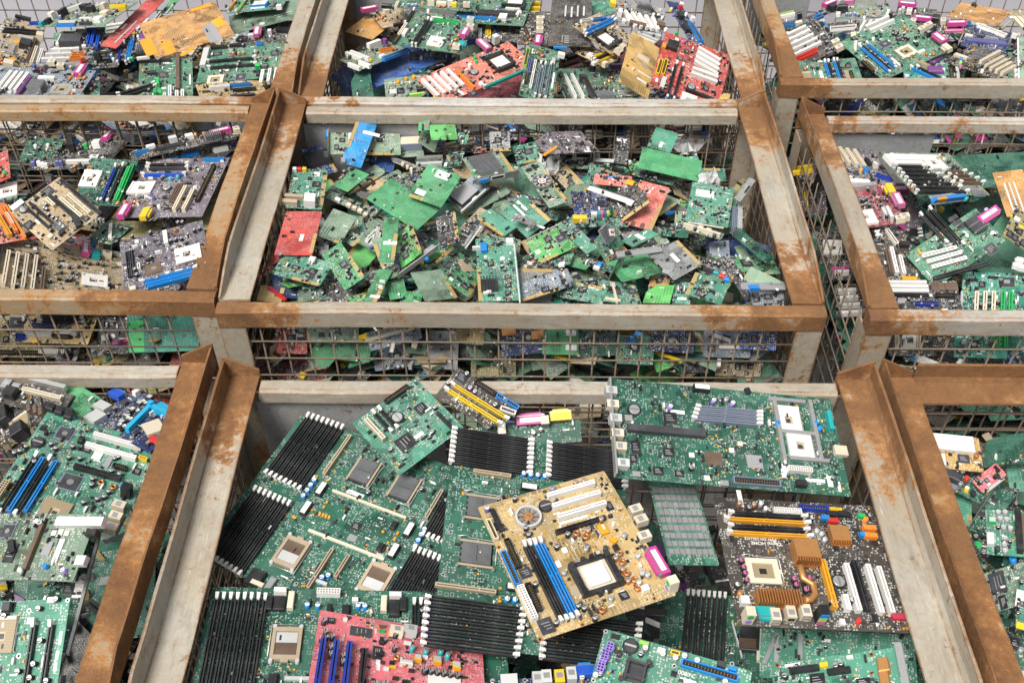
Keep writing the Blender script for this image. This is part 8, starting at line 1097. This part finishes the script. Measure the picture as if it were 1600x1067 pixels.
for ci, (k, root) in enumerate(CR.items()):
    r = random.Random(500 + ci); x0, x1, y0, y1 = CRX[k]; zb, zs = BASEZ[k]
    mini = k in ('MC', 'FR')
    nx, ny = (12, 8) if k == 'MC' else (8, 5) if mini else (4, 3)
    if k[0] == 'F' and not mini: nx, ny = 4, 4
    used = {}
    for i in range(nx):
        for j in range(ny):
            x = x0 + .08 + (x1-x0-.16)*(i+.5)/nx + r.uniform(-.03, .03); y = y0 + .07 + (y1-y0-.14)*(j+.5)/ny + r.uniform(-.03, .03)
            if abs(x) > .50*math.hypot(y, 1.5) + .02: continue        # outside the picture
            if k in ('FC', 'FL') or (k == 'FR' and y < .80): continue
            v = (y-y0)/(y1-y0); u = (x-x0)/(x1-x0); z = RIM + zb + zs*v + r.uniform(-.025, .012)
            if k == 'MC': z += .028 + .035*math.exp(-((u-.5)/.3)**2-((v-.35)/.3)**2)
            w_, h = (r.uniform(75, 150), r.uniform(42, 92)) if mini else (r.uniform(190, 270), r.uniform(170, 220))
            m = math.hypot(w_, h)*.0005
            x = min(max(x, x0+m*.8+.02), x1-m*.8-.02); y = min(max(y, y0+m*.8+.02), y1-m*.8-.02)
            zone = ('front', 'middle', 'back')[min(2, int(v*3))] + ('' if .36 < u < .64 else ' left' if u < .5 else ' right') + ' part'
            side = 'b' if r.random() < (.3 if mini else .12) else 'f'; br = r.choice(('O', 'X', None, None, None)) if mini and side == 'f' else None
            adj = ('bracketed ' if br else 'blank ' if side == 'b' else 'narrow ' if w_ > 1.9*h else 'small ' if mini and w_ < 95 else '')
            free = [c for c in MIX[k] if adj + c not in used.setdefault(zone, [])] or MIX[k]
            col = r.choice(free); used[zone].append(adj + col)
            e = Euler((R(r.gauss(0, 11)), R(r.gauss(0, 11)), r.uniform(0, 6.283)))
            o = link('expansion_card' if mini else 'main_board', pcb_mesh(w_, h, col, side), None, (x, y, z)); o.rotation_euler = e
            kind = 'card' if mini else 'board'
            tag(o, '%s%s %s half buried in the %s of the %s' % (adj, CWORD.get(col, col), kind, zone, WHERE[k]), 'expansion card' if mini else 'main board', '%ss buried in the %s' % (kind, WHERE[k]))
            sd_ = 3000 + ci*100 + (i*ny+j) % 12
            if mini:
                if side == 'f':
                    template_card(o, w_, h, dict(chips=r.randrange(2, 5), lab=r.random() < .3), sd_)
                    card_fittings(o, w_, h, dict(edge=(.15, .8), br=br) if br or r.random() < .6 else {})
                else: card_fittings(o, w_, h, dict(edge=(.15, .8)))
            elif side == 'f':
                template_board(o, w_, h, dict(pci=r.choice(('3white', '2cream', '4white', '3cream')), agp=r.choice(('brown', 'black', 'none')), dimm=r.choice(('2black', '3black', '2azure+black', '4charcoal', '2cobalt')), cpu=r.choice(('zif', 'lga', 'brk', 'tanzif')), nb=r.choice(('alu', 'bga', 'none')), ide=r.choice(('azure+white', 'black+black', 'white+none')), ports=r.choice(('kpula', 'kulva', 'kplu', 'upga')), caps=8), sd_)
for ci, (k, root) in enumerate(CR.items()):
    r = random.Random(900 + ci); x0, x1, y0, y1 = CRX[k]; zb, zs = BASEZ[k]; mb = MB()
    xa, xb = max(x0, -1.75), min(x1, 1.75)
    cols = MIX[k]; small = ['black', 'white', 'cream', 'black', 'charcoal', 'tan', 'azure', 'pink' if k != 'MC' else 'pale', 'yellow', 'pale', 'tin']
    if k in ('FC', 'FL'): small = ['black', 'charcoal', 'black', 'brown', 'black', 'purple', 'tin']  # mostly black parts here, painting in the shade of the deep gaps
    for n in range(230):
        w_, h = (r.uniform(.07, .15), r.uniform(.05, .09)) if k in ('MC', 'FR') else (r.uniform(.12, .24), r.uniform(.10, .2))
        a, b_ = r.uniform(-.35, .35), r.uniform(-.35, .35)
        m = math.hypot(w_, h)*.5
        x = r.uniform(xa+.03+m*.75, xb-.03-m*.75); y = r.uniform(y0+.03+m*.75, y1-.03-m*.75)
        if r.random() < .35: y = y0+.035+m*.75 + r.uniform(0, .03)
        top = RIM + zb + zs*(y-y0)/(y1-y0) - .05
        z = max(.17, top - abs(r.gauss(0, .17)))
        mt = Matrix.Translation((x, y, z)) @ Euler((a if r.random() < .6 else a+.5, b_, r.uniform(0, 6.283))).to_matrix().to_4x4()
        def tb(bx, mat):
            s0 = len(mb.v); mb.box(*bx, mat, True)
            for q in range(s0, len(mb.v)): p = mt @ Vector(mb.v[q]); mb.v[q] = (min(max(p.x, x0+.018), x1-.018), min(max(p.y, y0+.022), y1-.022), min(p.z, RIM-.03))
        tb((-w_/2, w_/2, -h/2, h/2, -.0016, 0), ('f:' if r.random() < .75 else 'b:') + r.choice(cols))
        for q in range(r.randrange(3, 8)):
            px, py = r.uniform(-w_*.42, w_*.42), r.uniform(-h*.42, h*.42)
            l, d, t = r.choice(((.07, .008, .010), (.05, .009, .009), (.014, .014, .003), (.03, .03, .006), (.016, .014, .014), (.02, .012, .002), (.008, .008, .011)))
            l = min(l, w_*.5)
            if r.random() < .5: l, d = d, l
            tb((px-l/2, px+l/2, py-d/2, py+d/2, .0001, t), r.choice(small))
    for n in range(420):      # broken-off bits between the boards
        x, y = r.uniform(xa+.09, xb-.12), r.uniform(y0+.05, y1-.08); z = RIM - (.02 if k == 'MC' else 0) + zb + zs*(y-y0)/(y1-y0) - .03 + r.gauss(0, .022)
        mt = Matrix.Translation((x, y, z)) @ Euler((r.uniform(-.7, .7), r.uniform(-.7, .7), r.uniform(0, 6.283))).to_matrix().to_4x4()
        l, d, t = r.choice(((.05, .004, .003), (.016, .008, .006), (.03, .012, .0015), (.012, .012, .010), (.07, .009, .001), (.022, .02, .002)))
        tb((-l/2, l/2, -d/2, d/2, 0, t), r.choice(small + ['silver', 'fingers', 'white', 'f:' + r.choice(cols)]))
    o = link('circuit_board_heap', mb.data('circuit_board_heap', 1.0)); o['kind'] = 'stuff'
    o['label'] = 'packed mass of circuit boards filling the depth of the %s' % WHERE[k]

# torn plastic bags lying on the heap
def plastic_scrap(label, x, y, z, w_, h, seed):
    r = random.Random(seed); n = 9; mb = MB(); q = [[r.uniform(-1, 1) for _ in range(n)] for _ in range(n)]
    for i in range(n):
        for j in range(n):
            u, v = i/(n-1)-.5, j/(n-1)-.5; k = 1 - .5*abs(q[i][j])*(abs(u) > .35 or abs(v) > .35)
            mb.v.append((u*w_*k + r.uniform(-.004, .004), v*h*k + r.uniform(-.004, .004), .012*q[i][j] + .02*math.sin(7*u+seed)*math.cos(6*v)))
    for i in range(n-1):
        for j in range(n-1): a = i*n+j; mb.quad([a, a+n, a+n+1, a+1], 'film')
    o = link('plastic_scrap', mb.data('plastic_scrap', 1.0), None, (x, y, z), r.uniform(0, 3))
    o.modifiers.new('thick', 'SOLIDIFY').thickness = .0006
    tag(o, label, 'plastic scrap', 'scraps of white plastic')
a = N('plastic_film'); a.b.inputs['Base Color'].default_value = (.74, .74, .73, 1); a.b.inputs['Roughness'].default_value = .3; a.b.inputs['Transmission Weight'].default_value = .25; _M['film'] = a.m
plastic_scrap('crumpled white plastic scrap at the back of the central heap beside the violet card', 0.078, 2.218, 0.885, 0.055, 0.07, 1)
plastic_scrap('torn white plastic bag by the back mesh behind the bright green card', 0.453, 2.387, 0.840, 0.11, 0.09, 2)
plastic_scrap('small clear plastic scrap right of the bright green blank card', 0.466, 2.119, 0.910, 0.06, 0.045, 3)
